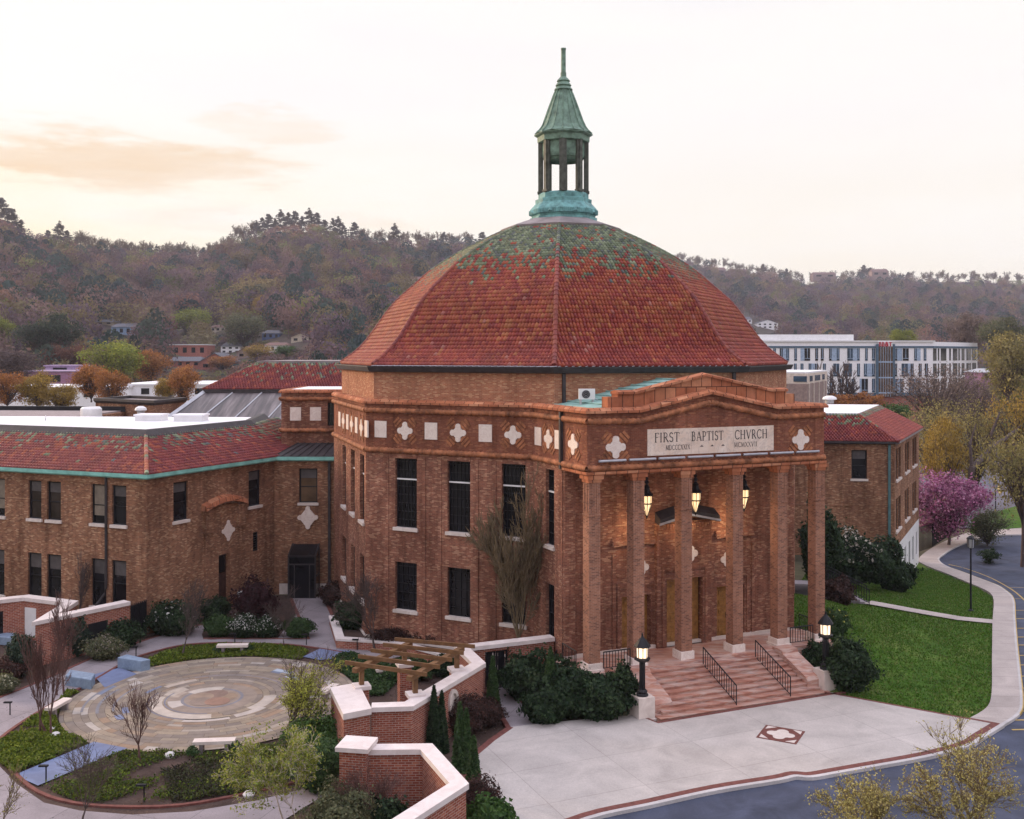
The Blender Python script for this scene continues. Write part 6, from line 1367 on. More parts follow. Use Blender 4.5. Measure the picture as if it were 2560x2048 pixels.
# ------------------------------------------------------------------ plants
def np_quads(C, size, rs, flat=0.0, aspect=1.0):
    n = len(C); a = rs.normal(size=(n, 3)); a[:, 2] *= (1 - flat); a /= np.linalg.norm(a, axis=1)[:, None] + 1e-9
    b = rs.normal(size=(n, 3)); b = np.cross(a, b); b /= np.linalg.norm(b, axis=1)[:, None] + 1e-9
    s = (size * rs.uniform(0.6, 1.35, n))[:, None] if np.isscalar(size) else (size * rs.uniform(0.6, 1.35, n))[:, None]
    V = np.stack([C - a * s * aspect, C - b * s * 0.55, C + a * s * aspect, C + b * s * 0.55], 1).reshape(-1, 3)
    return V, np.arange(4 * n, dtype=np.int32).reshape(-1, 4)
def np_facing(C, Nn, size, rs, jit=0.45, aspect=1.0):     # leaf faces turned roughly outward from their clump
    n = len(C); a0 = Nn / (np.linalg.norm(Nn, axis=1)[:, None] + 1e-9) + rs.normal(size=(n, 3)) * jit; a0 /= np.linalg.norm(a0, axis=1)[:, None] + 1e-9
    t = rs.normal(size=(n, 3)); a = np.cross(a0, t); a /= np.linalg.norm(a, axis=1)[:, None] + 1e-9; b = np.cross(a0, a)
    s = (size * rs.uniform(0.6, 1.35, n))[:, None]
    V = np.stack([C - a * s * aspect, C - b * s * 0.6, C + a * s * aspect, C + b * s * 0.6], 1).reshape(-1, 3)
    return V, np.arange(4 * n, dtype=np.int32).reshape(-1, 4)
def pal(rs, n, cols, jit=0.2):
    c = np.array(cols)[rs.integers(0, len(cols), n)]; return np.clip(c * rs.uniform(1 - jit, 1 + jit, (n, 1)), 0, 1)
def segs_mesh(S, sides=4):                       # S rows: x0 y0 z0 x1 y1 z1 r0 r1
    S = np.asarray(S, dtype=float); n = len(S); d = S[:, 3:6] - S[:, :3]; d /= np.linalg.norm(d, axis=1)[:, None] + 1e-9
    up = np.where(np.abs(d[:, 2:3]) < 0.9, np.array([[0, 0, 1.0]]), np.array([[1.0, 0, 0]])); a = np.cross(d, up); a /= np.linalg.norm(a, axis=1)[:, None] + 1e-9; b = np.cross(a, d)
    an = 2 * np.pi * np.arange(sides) / sides; off = a[:, None, :] * np.cos(an)[None, :, None] + b[:, None, :] * np.sin(an)[None, :, None]
    lo = S[:, None, :3] + off * S[:, None, 6:7]; hi = S[:, None, 3:6] + off * S[:, None, 7:8]
    V = np.concatenate([lo, hi], 1).reshape(-1, 3); base = (np.arange(n) * 2 * sides)[:, None]; k = np.arange(sides); k2 = (k + 1) % sides
    Q = np.stack([base + k, base + k2, base + sides + k2, base + sides + k], 2).reshape(-1, 4)
    return V, Q.astype(np.int32)
def skeleton(rs, h, trunk, r0, levels, kids, angs, lens, trop, jit=0.18, droop=0.0):
    S = []; tips = []
    def grow(p, d, L, r, lev):
        n = 3 if lev < levels else 2; q = p
        for i in range(n):
            d = d + rs.normal(size=3) * jit + np.array([0, 0, trop[lev]]); d = d / np.linalg.norm(d); q2 = q + d * L / n; ra = r * (1 - 0.5 * i / n); rb = r * (1 - 0.5 * (i + 1) / n)
            S.append([*q, *q2, ra, rb]); 
            if lev >= levels - 1: tips.append(q2)
            if lev < levels and i < n - 1 and lev > 0:
                for _ in range(max(1, kids[lev] // 3)): child(q2, d, L * 0.8, rb, lev)
            q = q2
        if lev < levels:
            for _ in range(kids[lev]): child(q, d, L, r * 0.5, lev)
    def child(q, d, L, r, lev):
        a = angs[lev] * rs.uniform(0.5, 1.25); t = rs.normal(size=3); t -= d * t.dot(d); t /= np.linalg.norm(t) + 1e-9
        grow(q, d * math.cos(a) + t * math.sin(a), L * lens[lev] * rs.uniform(0.75, 1.2), max(r * 0.75, 0.0045 * h * 0.3), lev + 1)
    grow(np.zeros(3), np.array([0, 0, 1.0]), trunk, r0, 0)
    S = np.array(S); tips = np.array(tips); top = S[:, 5].max(); k = h / top
    S *= k; tips = tips * k; S[:, 6:] = np.maximum(S[:, 6:], 0.0)
    return S, tips
def bare_tree(name, label, cat, loc, h, spread, seed, bark='bark', levels=4, kids=(6, 4, 3, 3), angs=(0.5, 0.5, 0.55, 0.6), lens=(1.5, 0.62, 0.6, 0.6), trunk=0.9, r0=0.07, trop=(0, 0.10, 0.08, 0.06, 0.03), leaf=None, leaf_n=0, leaf_size=0.05, leaf_zone=(0, 1), stems=1, twig_min=0.006, group=None, jit=0.14):
    rs = np.random.default_rng(seed); Ss = []; T = []
    for i in range(stems):
        S, tp = skeleton(rs, h * (1 if i == 0 else rs.uniform(0.75, 1)), trunk, r0, levels, kids, angs, lens, trop, jit); o = np.array([rs.normal() * 0.18, rs.normal() * 0.18, 0]) if stems > 1 else np.zeros(3)
        S[:, :3] += o; S[:, 3:6] += o; Ss.append(S); T.append(tp + o)
    S = np.concatenate(Ss); T = np.concatenate(T); w = np.percentile(np.abs(T[:, :2]), 97); kx = spread / w
    f = lambda z: 1 + (kx - 1) * np.clip(z / (0.25 * h), 0, 1)
    for c in (0, 3):
        s_ = f(S[:, c + 2]); S[:, c] *= s_; S[:, c + 1] *= s_
    s_ = f(T[:, 2]); T[:, 0] *= s_; T[:, 1] *= s_
    S[:, 6:] = np.maximum(S[:, 6:], twig_min)
    t = thing(name, label, cat, loc, group)
    big = S[:, 6] > 0.03; V = []; 
    Va, Qa = segs_mesh(S[big], 6) if big.any() else (np.zeros((0, 3)), np.zeros((0, 4), int)); Vb, Qb = segs_mesh(S[~big], 3)
    finish('branches', Vb, Qb, M[bark], t, local=True)
    if len(Va): finish('trunk', Va, Qa, M[bark], t, local=True)
    if leaf:
        zz = T[:, 2] / h; ok = T[(zz >= leaf_zone[0]) & (zz <= leaf_zone[1])]; C = ok[rs.integers(0, len(ok), leaf_n)] + rs.normal(size=(leaf_n, 3)) * leaf_size * 1.3
        V, Q = np_quads(C, leaf_size, rs); finish('foliage', V, Q, M['leaf'], t, pal(rs, leaf_n, leaf, 0.25), local=True)
    return t
_mesh_cache = {}
GREENS = {'dark': [(0.014, 0.032, 0.014), (0.024, 0.048, 0.020), (0.045, 0.075, 0.032)], 'mid': [(0.035, 0.075, 0.025), (0.05, 0.095, 0.03), (0.07, 0.12, 0.04)], 'bright': [(0.07, 0.14, 0.035), (0.095, 0.17, 0.04), (0.05, 0.11, 0.03)],
 'yellow': [(0.24, 0.27, 0.045), (0.30, 0.32, 0.06), (0.17, 0.21, 0.04)], 'olive': [(0.30, 0.25, 0.09), (0.35, 0.29, 0.105), (0.24, 0.21, 0.08)], 'orange': [(0.40, 0.17, 0.055), (0.46, 0.21, 0.06), (0.33, 0.135, 0.05)], 'gold': [(0.38, 0.25, 0.05), (0.32, 0.21, 0.05), (0.42, 0.29, 0.065)],
 'brown': [(0.21, 0.155, 0.13), (0.25, 0.18, 0.145), (0.17, 0.13, 0.12)], 'purple': [(0.12, 0.085, 0.085), (0.145, 0.10, 0.095), (0.10, 0.075, 0.08)], 'rust': [(0.17, 0.075, 0.06), (0.20, 0.09, 0.06), (0.13, 0.06, 0.05)], 'maple': [(0.045, 0.014, 0.018), (0.06, 0.018, 0.022), (0.035, 0.012, 0.016)],
 'pink': [(0.34, 0.105, 0.23), (0.43, 0.17, 0.31), (0.25, 0.07, 0.17), (0.52, 0.27, 0.40)], 'redbrown': [(0.065, 0.032, 0.028), (0.085, 0.038, 0.03), (0.045, 0.028, 0.024)], 'pinegreen': [(0.030, 0.052, 0.038), (0.040, 0.066, 0.045), (0.052, 0.075, 0.045)], 'sage': [(0.13, 0.14, 0.07), (0.17, 0.165, 0.085), (0.10, 0.115, 0.06)],
 'pinedark': [(0.075, 0.07, 0.055), (0.10, 0.08, 0.06), (0.06, 0.065, 0.05)]}
def crown_tree(name, label, cat, loc, h, w, color, seed=0, group=None, base=0.22, clumps=70, per=60, lsize=0.028, bark='bark', shape=0.0, rz=0.0):
    """trunk and limbs reaching leaf clumps spread through the crown; unit meshes are shared between copies"""
    key = (color, seed, base, clumps, per, lsize, bark, shape)
    if key not in _mesh_cache:
        rs = np.random.default_rng(seed + 100); C = []
        while len(C) < clumps:
            p = rs.uniform(-1, 1, 3); d = np.linalg.norm(p)
            if d > 1 or d < 0.35 * rs.random(): continue
            lump = 0.80 + 0.2 * math.sin(3.1 * p[0] + seed) * math.cos(2.7 * p[1] + seed * 2) + 0.10 * math.sin(5 * p[2])
            if d > lump: continue
            C.append(p)
        C = np.array(C); zc = (1 + base) / 2; rz_ = (1 - base) / 2
        narrow = 1 - shape * np.clip(C[:, 2], -1, 1) * 0.5
        P_ = np.stack([C[:, 0] * 0.5 * narrow, C[:, 1] * 0.5 * narrow, zc + C[:, 2] * rz_], 1)
        S = []
        for i in range(6): S.append([0.006 * math.sin(i), 0.006 * math.cos(i * 1.3), base * 1.6 * i / 6, 0.006 * math.sin(i + 1), 0.006 * math.cos((i + 1) * 1.3), base * 1.6 * (i + 1) / 6, 0.022 * (1 - i / 9), 0.022 * (1 - (i + 1) / 9)])
        for p in P_:
            a = np.array([0, 0, base * rs.uniform(0.6, 1.5)]); m = a * 0.45 + p * 0.55 + np.array([0, 0, 0.05]) + rs.normal(size=3) * 0.015; S.append([*a, *m, 0.008, 0.005]); S.append([*m, *p, 0.005, 0.002])
            for _ in range(3): S.append([*p, *(p + rs.normal(size=3) * 0.045 + np.array([0, 0, 0.02])), 0.0022, 0.001])
        V, Q = segs_mesh(S, 4); mt = finish('trunk', V, Q, M[bark], local=True)
        L = np.repeat(P_, per, 0); n = len(L); L = L + rs.normal(size=(n, 3)) * np.array([0.062, 0.062, 0.05]) * (0.5 + 0.5 * np.repeat(rs.uniform(0.6, 1.3, clumps), per))[:, None]
        V, Q = np_facing(L, (L - np.array([0, 0, zc])) * np.array([1, 1, 1.3]), lsize, rs, 0.8); cb = np.repeat(rs.uniform(0.75, 1.2, clumps), per)[:, None]; ml = finish('crown', V, Q, M['leaf'], None, np.clip(pal(rs, n, GREENS[color], 0.22) * cb, 0, 1), local=True)
        _mesh_cache[key] = (mt.data, ml.data); bpy.data.objects.remove(mt); bpy.data.objects.remove(ml)
    a, b = _mesh_cache[key]; t = thing(name, label, cat, loc, group, rz); t.scale = (w, w, h)
    for nm, me in (('trunk', a), ('crown', b)): o = bpy.data.objects.new(nm, me); COL.objects.link(o); o.parent = t
    return t
def pine_tree(name, label, cat, loc, h, w, seed=0, group=None, color='pinegreen', bare=0.35, rz=0.0):
    key = ('pine', seed, color, bare)
    if key not in _mesh_cache:
        rs = np.random.default_rng(seed + 500); S = [[0, 0, i / 8, 0, 0, (i + 1) / 8, 0.016 * (1 - i / 9), 0.016 * (1 - (i + 1) / 9)] for i in range(8)]; L = []
        z = bare
        while z < 0.99:
            f = (z - bare) / (1 - bare); rr = (0.28 + 0.22 * math.sin(3.1 * min(1, f * 0.9 + 0.12))) * (1 - f ** 3) * rs.uniform(0.45, 1.1) + 0.03
            for k in range(rs.integers(3, 6)):
                a = rs.uniform(0, 6.283); tip = np.array([rr * math.cos(a), rr * math.sin(a), z + 0.03 * rs.normal() + 0.02]); S.append([0, 0, z - 0.01, *tip, 0.004, 0.001])
                for t_ in np.linspace(0.35, 1, 7): L += [tip * np.array([t_, t_, 1]) * 1.0 + rs.normal(size=3) * np.array([0.035, 0.035, 0.014]) for _ in range(7)]
            z += 0.05 * rs.uniform(0.7, 1.4)
        V, Q = segs_mesh(S, 4); mt = finish('trunk', V, Q, M['bark'], local=True); L = np.array(L); V, Q = np_quads(L, 0.03, rs, 0.5); ml = finish('crown', V, Q, M['leaf'], None, pal(rs, len(L), GREENS[color]), local=True)
        _mesh_cache[key] = (mt.data, ml.data); bpy.data.objects.remove(mt); bpy.data.objects.remove(ml)
    a, b = _mesh_cache[key]; t = thing(name, label, cat, loc, group, rz); t.scale = (w, w, h)
    for nm, me in (('trunk', a), ('crown', b)): o = bpy.data.objects.new(nm, me); COL.objects.link(o); o.parent = t
    return t
def shrub(name, label, loc, rx, ry, h, color, seed, n=2600, ls=0.07, flowers=None, cat='shrub', group=None, cone=False, core=True):
    rs = np.random.default_rng(seed); t = thing(name, label, cat, loc, group)
    ph = rs.uniform(0, 6.28, 6)
    def lump(d): return 0.84 + 0.16 * np.sin(4 * d[:, 0] + ph[0]) * np.cos(4 * d[:, 1] + ph[1]) + 0.12 * np.sin(7 * d[:, 2] + 5 * d[:, 0] + ph[2]) + 0.09 * np.sin(11 * d[:, 1] + ph[3])
    d = rs.normal(size=(n, 3)); d[:, 2] = np.abs(d[:, 2]) * 0.9 - 0.15; d /= np.linalg.norm(d, axis=1)[:, None]
    r = lump(d) * (1 - np.abs(rs.normal(size=n)) * 0.12) + (rs.random(n) < 0.11) * rs.uniform(0, 0.26, n)
    if cone:
        z = rs.random(n) ** 1.25; a = rs.uniform(0, 6.283, n); rr = (1 - z) ** 0.75 * (0.9 + 0.14 * np.sin(5 * a + 9 * z + ph[0])) * (1 - np.abs(rs.normal(size=n)) * 0.12); C = np.stack([rx * rr * np.cos(a), ry * rr * np.sin(a), z * h], 1)
    else: C = d * r[:, None] * np.array([rx, ry, h * 0.62]) + np.array([0, 0, h * 0.38]); C[:, 2] = np.maximum(C[:, 2], 0.03)
    V, Q = np_facing(C, (C - np.array([0, 0, h * (0.3 if not cone else 0.1)])) / np.array([rx, ry, h]), ls, rs, 0.55, 1.0 if not cone else 1.3); cols = pal(rs, n, GREENS[color] if isinstance(color, str) else color, 0.3)
    if flowers is not None:
        k = rs.random(n) < flowers[1] * (C[:, 2] > h * 0.45); cols[k] = np.array(flowers[0]) * rs.uniform(0.8, 1.1, (k.sum(), 1))
    finish('foliage', V, Q, M['leaf'], t, cols, local=True)
    S = []
    for i in range(14):
        e = C[rs.integers(0, n)] * 0.85; S.append([rs.normal() * 0.05, rs.normal() * 0.05, 0, *(e * 0.5 + np.array([0, 0, 0.1])), 0.025, 0.015]); S.append([*(e * 0.5 + np.array([0, 0, 0.1])), *e, 0.015, 0.006])
    V, Q = segs_mesh(S, 4); finish('stems', V, Q, M['bark'], t, local=True)
    if core:                                     # older leaves deep inside
        m = n // 2; dd = rs.normal(size=(m, 3)); dd /= np.linalg.norm(dd, axis=1)[:, None]; 
        if cone: z = rs.random(m) ** 1.25; a = rs.uniform(0, 6.283, m); rr = (1 - z) ** 0.75 * 0.72; C2 = np.stack([rx * rr * np.cos(a), ry * rr * np.sin(a), z * h * 0.95], 1)
        else: C2 = dd * np.array([rx, ry, h * 0.6]) * 0.72 * rs.uniform(0.6, 1, (m, 1)) + np.array([0, 0, h * 0.38]); C2[:, 2] = np.maximum(C2[:, 2], 0.02)
        V, Q = np_quads(C2, ls * 1.7, rs); finish('inner_foliage', V, Q, M['leaf'], t, pal(rs, m, GREENS[color] if isinstance(color, str) else color, 0.3), local=True)
    return t
def gz_(p): return Vector((p.x, p.y, 0))

# --- bare trees of the garden
b = Vector((g(1295, 1600).x, 55.3, 0.4)); b = Vector(((1297 - CU) / F * 55.2, 55.2, 0.4))
bare_tree('vase_tree', 'large vase shaped bare tree with fine olive twigs in front of the church windows', 'tree', b, 10.9, 2.9, 11, 'bark_olive', 5, (9, 4, 4, 3, 3), (0.66, 0.40, 0.38, 0.42, 0.45), (2.2, 0.66, 0.62, 0.6, 0.6), 0.9, 0.075, (0, 0.08, 0.06, 0.05, 0.05, 0.03), [(0.16, 0.15, 0.05), (0.13, 0.11, 0.05)], 1600, 0.028, twig_min=0.0046, jit=0.12)
def at_g(u, v): return g(u, v)
bare_tree('bare_tree', 'small rounded bare tree on the near side of the stone circle', 'tree', at_g(351, 1912), 3.75, 1.15, 5, 'bark_red', 4, (6, 4, 4, 3), (0.5, 0.42, 0.42, 0.5), (1.5, 0.66, 0.62, 0.6), 0.7, 0.055, (0, 0.09, 0.07, 0.05, 0.03), twig_min=0.005)
bare_tree('bare_tree', 'small dark bare tree on the far edge of the circle left of the stone bench', 'tree', at_g(455, 1640), 4.3, 1.5, 6, 'bark', 4, (6, 4, 3, 3), (0.55, 0.45, 0.45, 0.5), (1.6, 0.66, 0.62, 0.6), 0.8, 0.06, twig_min=0.006)
bare_tree('bare_tree', 'slim dark bare tree on the far edge of the circle right of the stone bench', 'tree', at_g(710, 1622), 3.6, 1.0, 7, 'bark', 4, (5, 4, 3, 3), (0.45, 0.4, 0.45, 0.5), (1.6, 0.66, 0.62, 0.6), 0.8, 0.05, twig_min=0.006)
bare_tree('bare_tree', 'tall narrow reddish multi stemmed bare tree beside the left stone bench', 'tree', at_g(116, 1838), 5.0, 0.85, 8, 'bark_red', 4, (4, 4, 3, 3), (0.3, 0.32, 0.35, 0.4), (1.8, 0.68, 0.64, 0.6), 0.6, 0.045, stems=3, twig_min=0.005)
bare_tree('bare_tree', 'slender reddish bare tree between the left bench and the granite blocks', 'tree', at_g(148, 1738), 5.2, 0.8, 9, 'bark_red', 4, (4, 4, 3, 3), (0.3, 0.32, 0.35, 0.4), (1.8, 0.68, 0.64, 0.6), 0.6, 0.04, stems=2, twig_min=0.005)
bare_tree('bare_tree', 'spreading dark bare tree behind the pergola by the planter wall', 'tree', at_g(938, 1632), 5.0, 1.7, 10, 'bark', 4, (6, 4, 4, 3), (0.5, 0.45, 0.45, 0.5), (1.5, 0.66, 0.62, 0.6), 0.7, 0.055, twig_min=0.006)
bare_tree('bare_tree', 'thin bare tree inside the left brick enclosure against the windows', 'tree', at_g(195, 1580), 5.0, 1.1, 12, 'bark', 4, (5, 4, 3, 3), (0.4, 0.4, 0.45, 0.5), (1.5, 0.66, 0.62, 0.6), 0.7, 0.045, twig_min=0.005)
bare_tree('budding_tree', 'vase shaped tree with dark upper twigs and yellow green leaves beside the circle', 'tree', at_g(712, 1845), 3.9, 2.0, 13, 'bark', 4, (8, 5, 4, 3), (0.55, 0.42, 0.42, 0.5), (1.7, 0.66, 0.62, 0.6), 0.5, 0.075, (0, 0.09, 0.07, 0.05, 0.03), [(0.36, 0.38, 0.06), (0.30, 0.33, 0.05), (0.43, 0.43, 0.10)], 6000, 0.045, (0.15, 0.78), twig_min=0.006)
def birch(u, v, h, sp, seed, label, n=3600):
    Y = H * F / (v - CV); return bare_tree('birch_tree', label, 'tree', P(u, v, Y), h, sp, seed, 'bark_white', 4, (5, 4, 3, 3), (0.6, 0.6, 0.6, 0.6), (0.85, 0.6, 0.6, 0.55), 2.1, 0.06, (0, 0.03, 0.0, -0.02, -0.03), [(0.27, 0.30, 0.05), (0.20, 0.25, 0.045), (0.15, 0.20, 0.04), (0.33, 0.33, 0.07)], n, 0.05, (0.3, 1), twig_min=0.005)
birch(706, 2085, 4.1, 1.7, 14, 'pale trunked birch with yellow green leaves, left of the two at the bottom'); birch(752, 2100, 3.7, 1.5, 15, 'pale trunked birch with yellow green leaves, right of the two beside the lower wall', 3000)
bare_tree('young_tree', 'thin grey twiggy young tree at the bottom beside the lower walk', 'tree', at_g(205, 2075), 3.3, 1.1, 16, 'bark', 4, (6, 4, 3, 3), (0.5, 0.45, 0.45, 0.5), (1.4, 0.66, 0.62, 0.6), 0.5, 0.04, leaf=[(0.13, 0.15, 0.06)], leaf_n=500, leaf_size=0.03, twig_min=0.005)
bare_tree('young_tree', 'bare tan twigged tree cut by the bottom left corner', 'tree', Vector((-16.6, 33.2, 0)), 4.6, 1.5, 17, 'bark_olive', 4, (6, 4, 3, 3), (0.55, 0.5, 0.5, 0.5), (1.4, 0.66, 0.62, 0.6), 0.7, 0.05, leaf=[(0.30, 0.27, 0.06), (0.25, 0.24, 0.06)], leaf_n=500, leaf_size=0.035, twig_min=0.005)
bare_tree('twiggy_bush', 'grey purple twiggy bush against the lower zigzag wall', 'shrub', Vector((-4.6, 36.2, 0)), 2.9, 1.2, 18, 'bark_red', 4, (7, 4, 4, 3), (0.6, 0.45, 0.45, 0.5), (1.4, 0.66, 0.62, 0.6), 0.35, 0.04, stems=2, twig_min=0.005)
for (u, v, Y, h, sp, sd, n, nm) in ((2185, 2110, 33.5, 3.95, 1.65, 19, 5200, 'round budding tree with sparse yellow green leaves at the bottom right, smaller of two'), (2450, 2140, 33.0, 5.2, 2.25, 20, 6800, 'wide budding tree with sparse yellow green leaves at the bottom right, larger of two')):
    X = (u - CU) / F * Y; bare_tree('budding_tree', nm, 'tree', Vector((X, Y, 0.0)), h, sp, sd, 'bark_olive', 4, (7, 5, 4, 4), (0.62, 0.5, 0.5, 0.55), (1.5, 0.64, 0.6, 0.58), 0.7, 0.075, (0, 0.06, 0.05, 0.03, 0.02), [(0.44, 0.38, 0.12), (0.36, 0.32, 0.10), (0.52, 0.45, 0.18)], n, 0.040, (0.25, 1), twig_min=0.0045)
isl = struct(sheet('planting_island', [Vector((8.5, 30, 0)), Vector((18.5, 30, 0)), Vector((18, 34.6, 0)), Vector((9.5, 34.6, 0))], M['soil'], 0.1, side=0.3))
# --- shrubs of the garden
SH = [ # u, v(base), rx, ry, h, colour, n, ls, flowers, name, label
 (305, 1572, 1.5, 1.2, 1.9, 'dark', 3000, 0.09, None, 'evergreen_shrub', 'dark evergreen shrub at the foot of the left wing corner'),
 (298, 1620, 1.5, 1.1, 1.6, 'dark', 3000, 0.09, None, 'evergreen_shrub', 'dark rounded evergreen shrub below the enclosure wall opening'),
 (432, 1588, 1.9, 1.2, 2.2, 'dark', 3600, 0.09, ((0.6, 0.58, 0.55), 0.03), 'evergreen_shrub', 'large dark evergreen shrub behind the dark bare tree'),
 (536, 1552, 1.1, 0.9, 1.6, 'dark', 2200, 0.08, None, 'evergreen_shrub', 'dark green shrub left of the wing door'),
 (548, 1590, 1.1, 0.9, 1.35, 'mid', 2600, 0.07, None, 'green_shrub', 'rounded green shrub at the left end of the white flowering row'),
 (610, 1594, 1.0, 0.9, 1.5, 'dark', 2600, 0.06, ((0.72, 0.70, 0.66), 0.30), 'flowering_shrub', 'shrub with many small white flowers behind the far bench'),
 (668, 1592, 1.15, 0.9, 1.3, 'dark', 2600, 0.06, ((0.72, 0.70, 0.66), 0.16), 'flowering_shrub', 'shrub with scattered white flowers left of the slim bare tree'),
 (745, 1594, 1.05, 0.9, 1.3, 'mid', 2600, 0.07, None, 'green_shrub', 'rounded green shrub at the corner of the entrance path'),
 (192, 1640, 0.75, 0.75, 2.6, 'pinegreen', 2400, 0.08, None, 'conifer_shrub', 'small conifer at the corner of the left enclosure wall'),
 (262, 1650, 1.35, 0.9, 1.5, 'sage', 2400, 0.06, ((0.35, 0.30, 0.24), 0.2), 'twiggy_shrub', 'light twiggy shrub below the dark wall opening'),
 (52, 1690, 0.8, 0.8, 2.4, 'pinegreen', 2400, 0.08, None, 'conifer_shrub', 'small dark conifer at the left edge in front of the enclosure'),
 (10, 1705, 1.2, 1.0, 1.3, 'redbrown', 2200, 0.07, None, 'red_shrub', 'red brown shrub at the left edge beside the conifer'),
 (12, 1735, 0.7, 0.6, 1.1, 'sage', 1500, 0.06, ((0.45, 0.43, 0.3), 0.25), 'flowering_shrub', 'pale flowering shrub at the left edge by the walk'),
 (836, 1512, 1.2, 1.3, 1.6, 'redbrown', 2600, 0.08, None, 'red_shrub', 'dark red green shrub right of the glass entrance'),
 (886, 1588, 1.25, 1.0, 1.9, 'dark', 3200, 0.09, None, 'evergreen_shrub', 'dark evergreen shrub in the raised planter corner'),
 (975, 1625, 1.6, 0.6, 1.0, 'redbrown', 2000, 0.05, None, 'twiggy_shrub', 'low brown shrub along the raised planter left of the pergola'),
 (1100, 1628, 1.9, 0.6, 0.9, 'redbrown', 2000, 0.05, ((0.6, 0.5, 0.4), 0.04), 'twiggy_shrub', 'low dark shrub in the raised planter behind the pergola'),
 (1025, 1700, 1.4, 0.9, 1.2, 'mid', 2600, 0.08, None, 'green_shrub', 'leafy green shrub under the pergola'),
 (1110, 1690, 1.0, 0.7, 1.1, 'dark', 2000, 0.08, None, 'evergreen_shrub', 'dark shrub behind the right end of the pergola'),
 (812, 1975, 1.5, 1.3, 2.1, 'mid', 5500, 0.06, None, 'evergreen_shrub', 'dark green bush behind the pale birch trunks'),
 (800, 1880, 1.9, 1.0, 1.7, 'bright', 5000, 0.055, None, 'green_shrub', 'loose green shrub left of the broad brick pier'),
 (860, 2120, 1.5, 1.4, 2.3, 'sage', 6500, 0.055, None, 'green_shrub', 'large green bush at the bottom beside the lower wall'),
 (960, 2110, 1.0, 1.0, 1.7, 'dark', 2400, 0.09, None, 'evergreen_shrub', 'dark green bush at the bottom inside the lower wall corner'),
 (1105, 1800, 0.8, 0.7, 1.6, 'redbrown', 4200, 0.05, None, 'red_shrub', 'dark red leaved shrub below the oval niche'),
 (1165, 1835, 1.15, 1.0, 1.8, 'redbrown', 6500, 0.05, None, 'red_shrub', 'large red brown shrub beside the gate path'),
 (1220, 1815, 0.8, 0.8, 1.3, 'redbrown', 4000, 0.05, None, 'red_shrub', 'small red brown shrub at the foot of the gate path'),
 (1190, 2045, 0.95, 0.9, 1.5, 'redbrown', 5000, 0.05, None, 'red_shrub', 'dark red shrub by the plaza corner below the lower wall'),
 (1225, 2100, 0.95, 0.9, 1.55, 'bright', 3000, 0.09, None, 'green_shrub', 'glossy bright green bush at the bottom by the plaza'),
 (1280, 2140, 0.8, 0.7, 1.2, 'dark', 2200, 0.09, None, 'evergreen_shrub', 'dark green bush at the bottom edge right of the bright bush'),
 (1325, 1750, 1.7, 1.2, 2.5, 'dark', 3600, 0.10, None, 'evergreen_shrub', 'tall dark evergreen bush right of the garden gate'),
 (1412, 1790, 2.0, 1.3, 2.7, 'dark', 4200, 0.10, None, 'evergreen_hedge', 'dark evergreen hedge bush below the corner column'),
 (1500, 1800, 1.75, 1.2, 2.35, 'dark', 4200, 0.10, None, 'evergreen_hedge', 'dark evergreen hedge bush beside the left lamp pedestal'),
 (1365, 1810, 1.2, 0.9, 1.7, 'dark', 3000, 0.10, None, 'evergreen_hedge', 'low dark evergreen bush at the top of the plaza edge'),
 (1555, 1770, 0.8, 0.7, 2.2, 'dark', 2000, 0.10, None, 'evergreen_hedge', 'dark evergreen bush behind the left lamp post'),
 (2122, 1728, 1.45, 1.4, 2.9, 'dark', 5200, 0.09, None, 'evergreen_shrub', 'big round dark evergreen bush right of the front steps'),
 (2052, 1690, 1.0, 1.0, 2.0, 'dark', 2400, 0.09, None, 'evergreen_shrub', 'dark bush behind the right lamp post'),
 (2088, 1645, 0.9, 0.8, 1.7, 'mid', 2000, 0.09, ((0.45, 0.42, 0.08), 0.05), 'green_shrub', 'loose green shrub with yellow flecks beside the last column'),
 (2125, 1470, 2.6, 2.0, 3.9, 'dark', 5000, 0.14, ((0.58, 0.52, 0.45), 0.22), 'flowering_shrub', 'large dark shrub with pale flower heads against the right wing'),
 (2052, 1476, 1.7, 1.6, 6.8, 'dark', 5000, 0.14, None, 'tall_evergreen', 'tall dark evergreen squeezed between the last column and the right wing'),
 (2195, 1480, 2.1, 1.8, 3.4, 'dark', 4200, 0.14, None, 'evergreen_shrub', 'large dark evergreen shrub in the middle below the right wing'),
 (2238, 1480, 1.6, 1.5, 2.5, 'dark', 4200, 0.12, None, 'evergreen_shrub', 'rounded dark evergreen shrub at the right wing corner'),
 (2095, 1520, 1.2, 1.2, 2.0, 'redbrown', 2600, 0.10, None, 'twiggy_shrub', 'brown ground shrub beside the railing of the garden steps'),
]
for i, (u, v, rx, ry, h, col, n, ls, fl_, nm, lab) in enumerate(SH):
    p = g(u, v)
    if nm and u in (2125, 2195, 2252, 2095, 2088, 2052) and v != 1690: p = Vector((p.x, p.y, max(0, lawn_z(p.x, p.y) - 0.1)))
    if 880 < u < 1000 and 1580 < v < 1640 or u in (836, 1100): p.z = 0.35 if u != 836 else 0.0
    shrub(nm, lab, p, rx, ry, h, col, 40 + i, n, ls, fl_)
shrub('japanese_maple', 'dark purple red leaved small tree in front of the wing door', g(640, 1560), 1.55, 1.2, 3.0, 'maple', 90, 4200, 0.09, cat='tree')
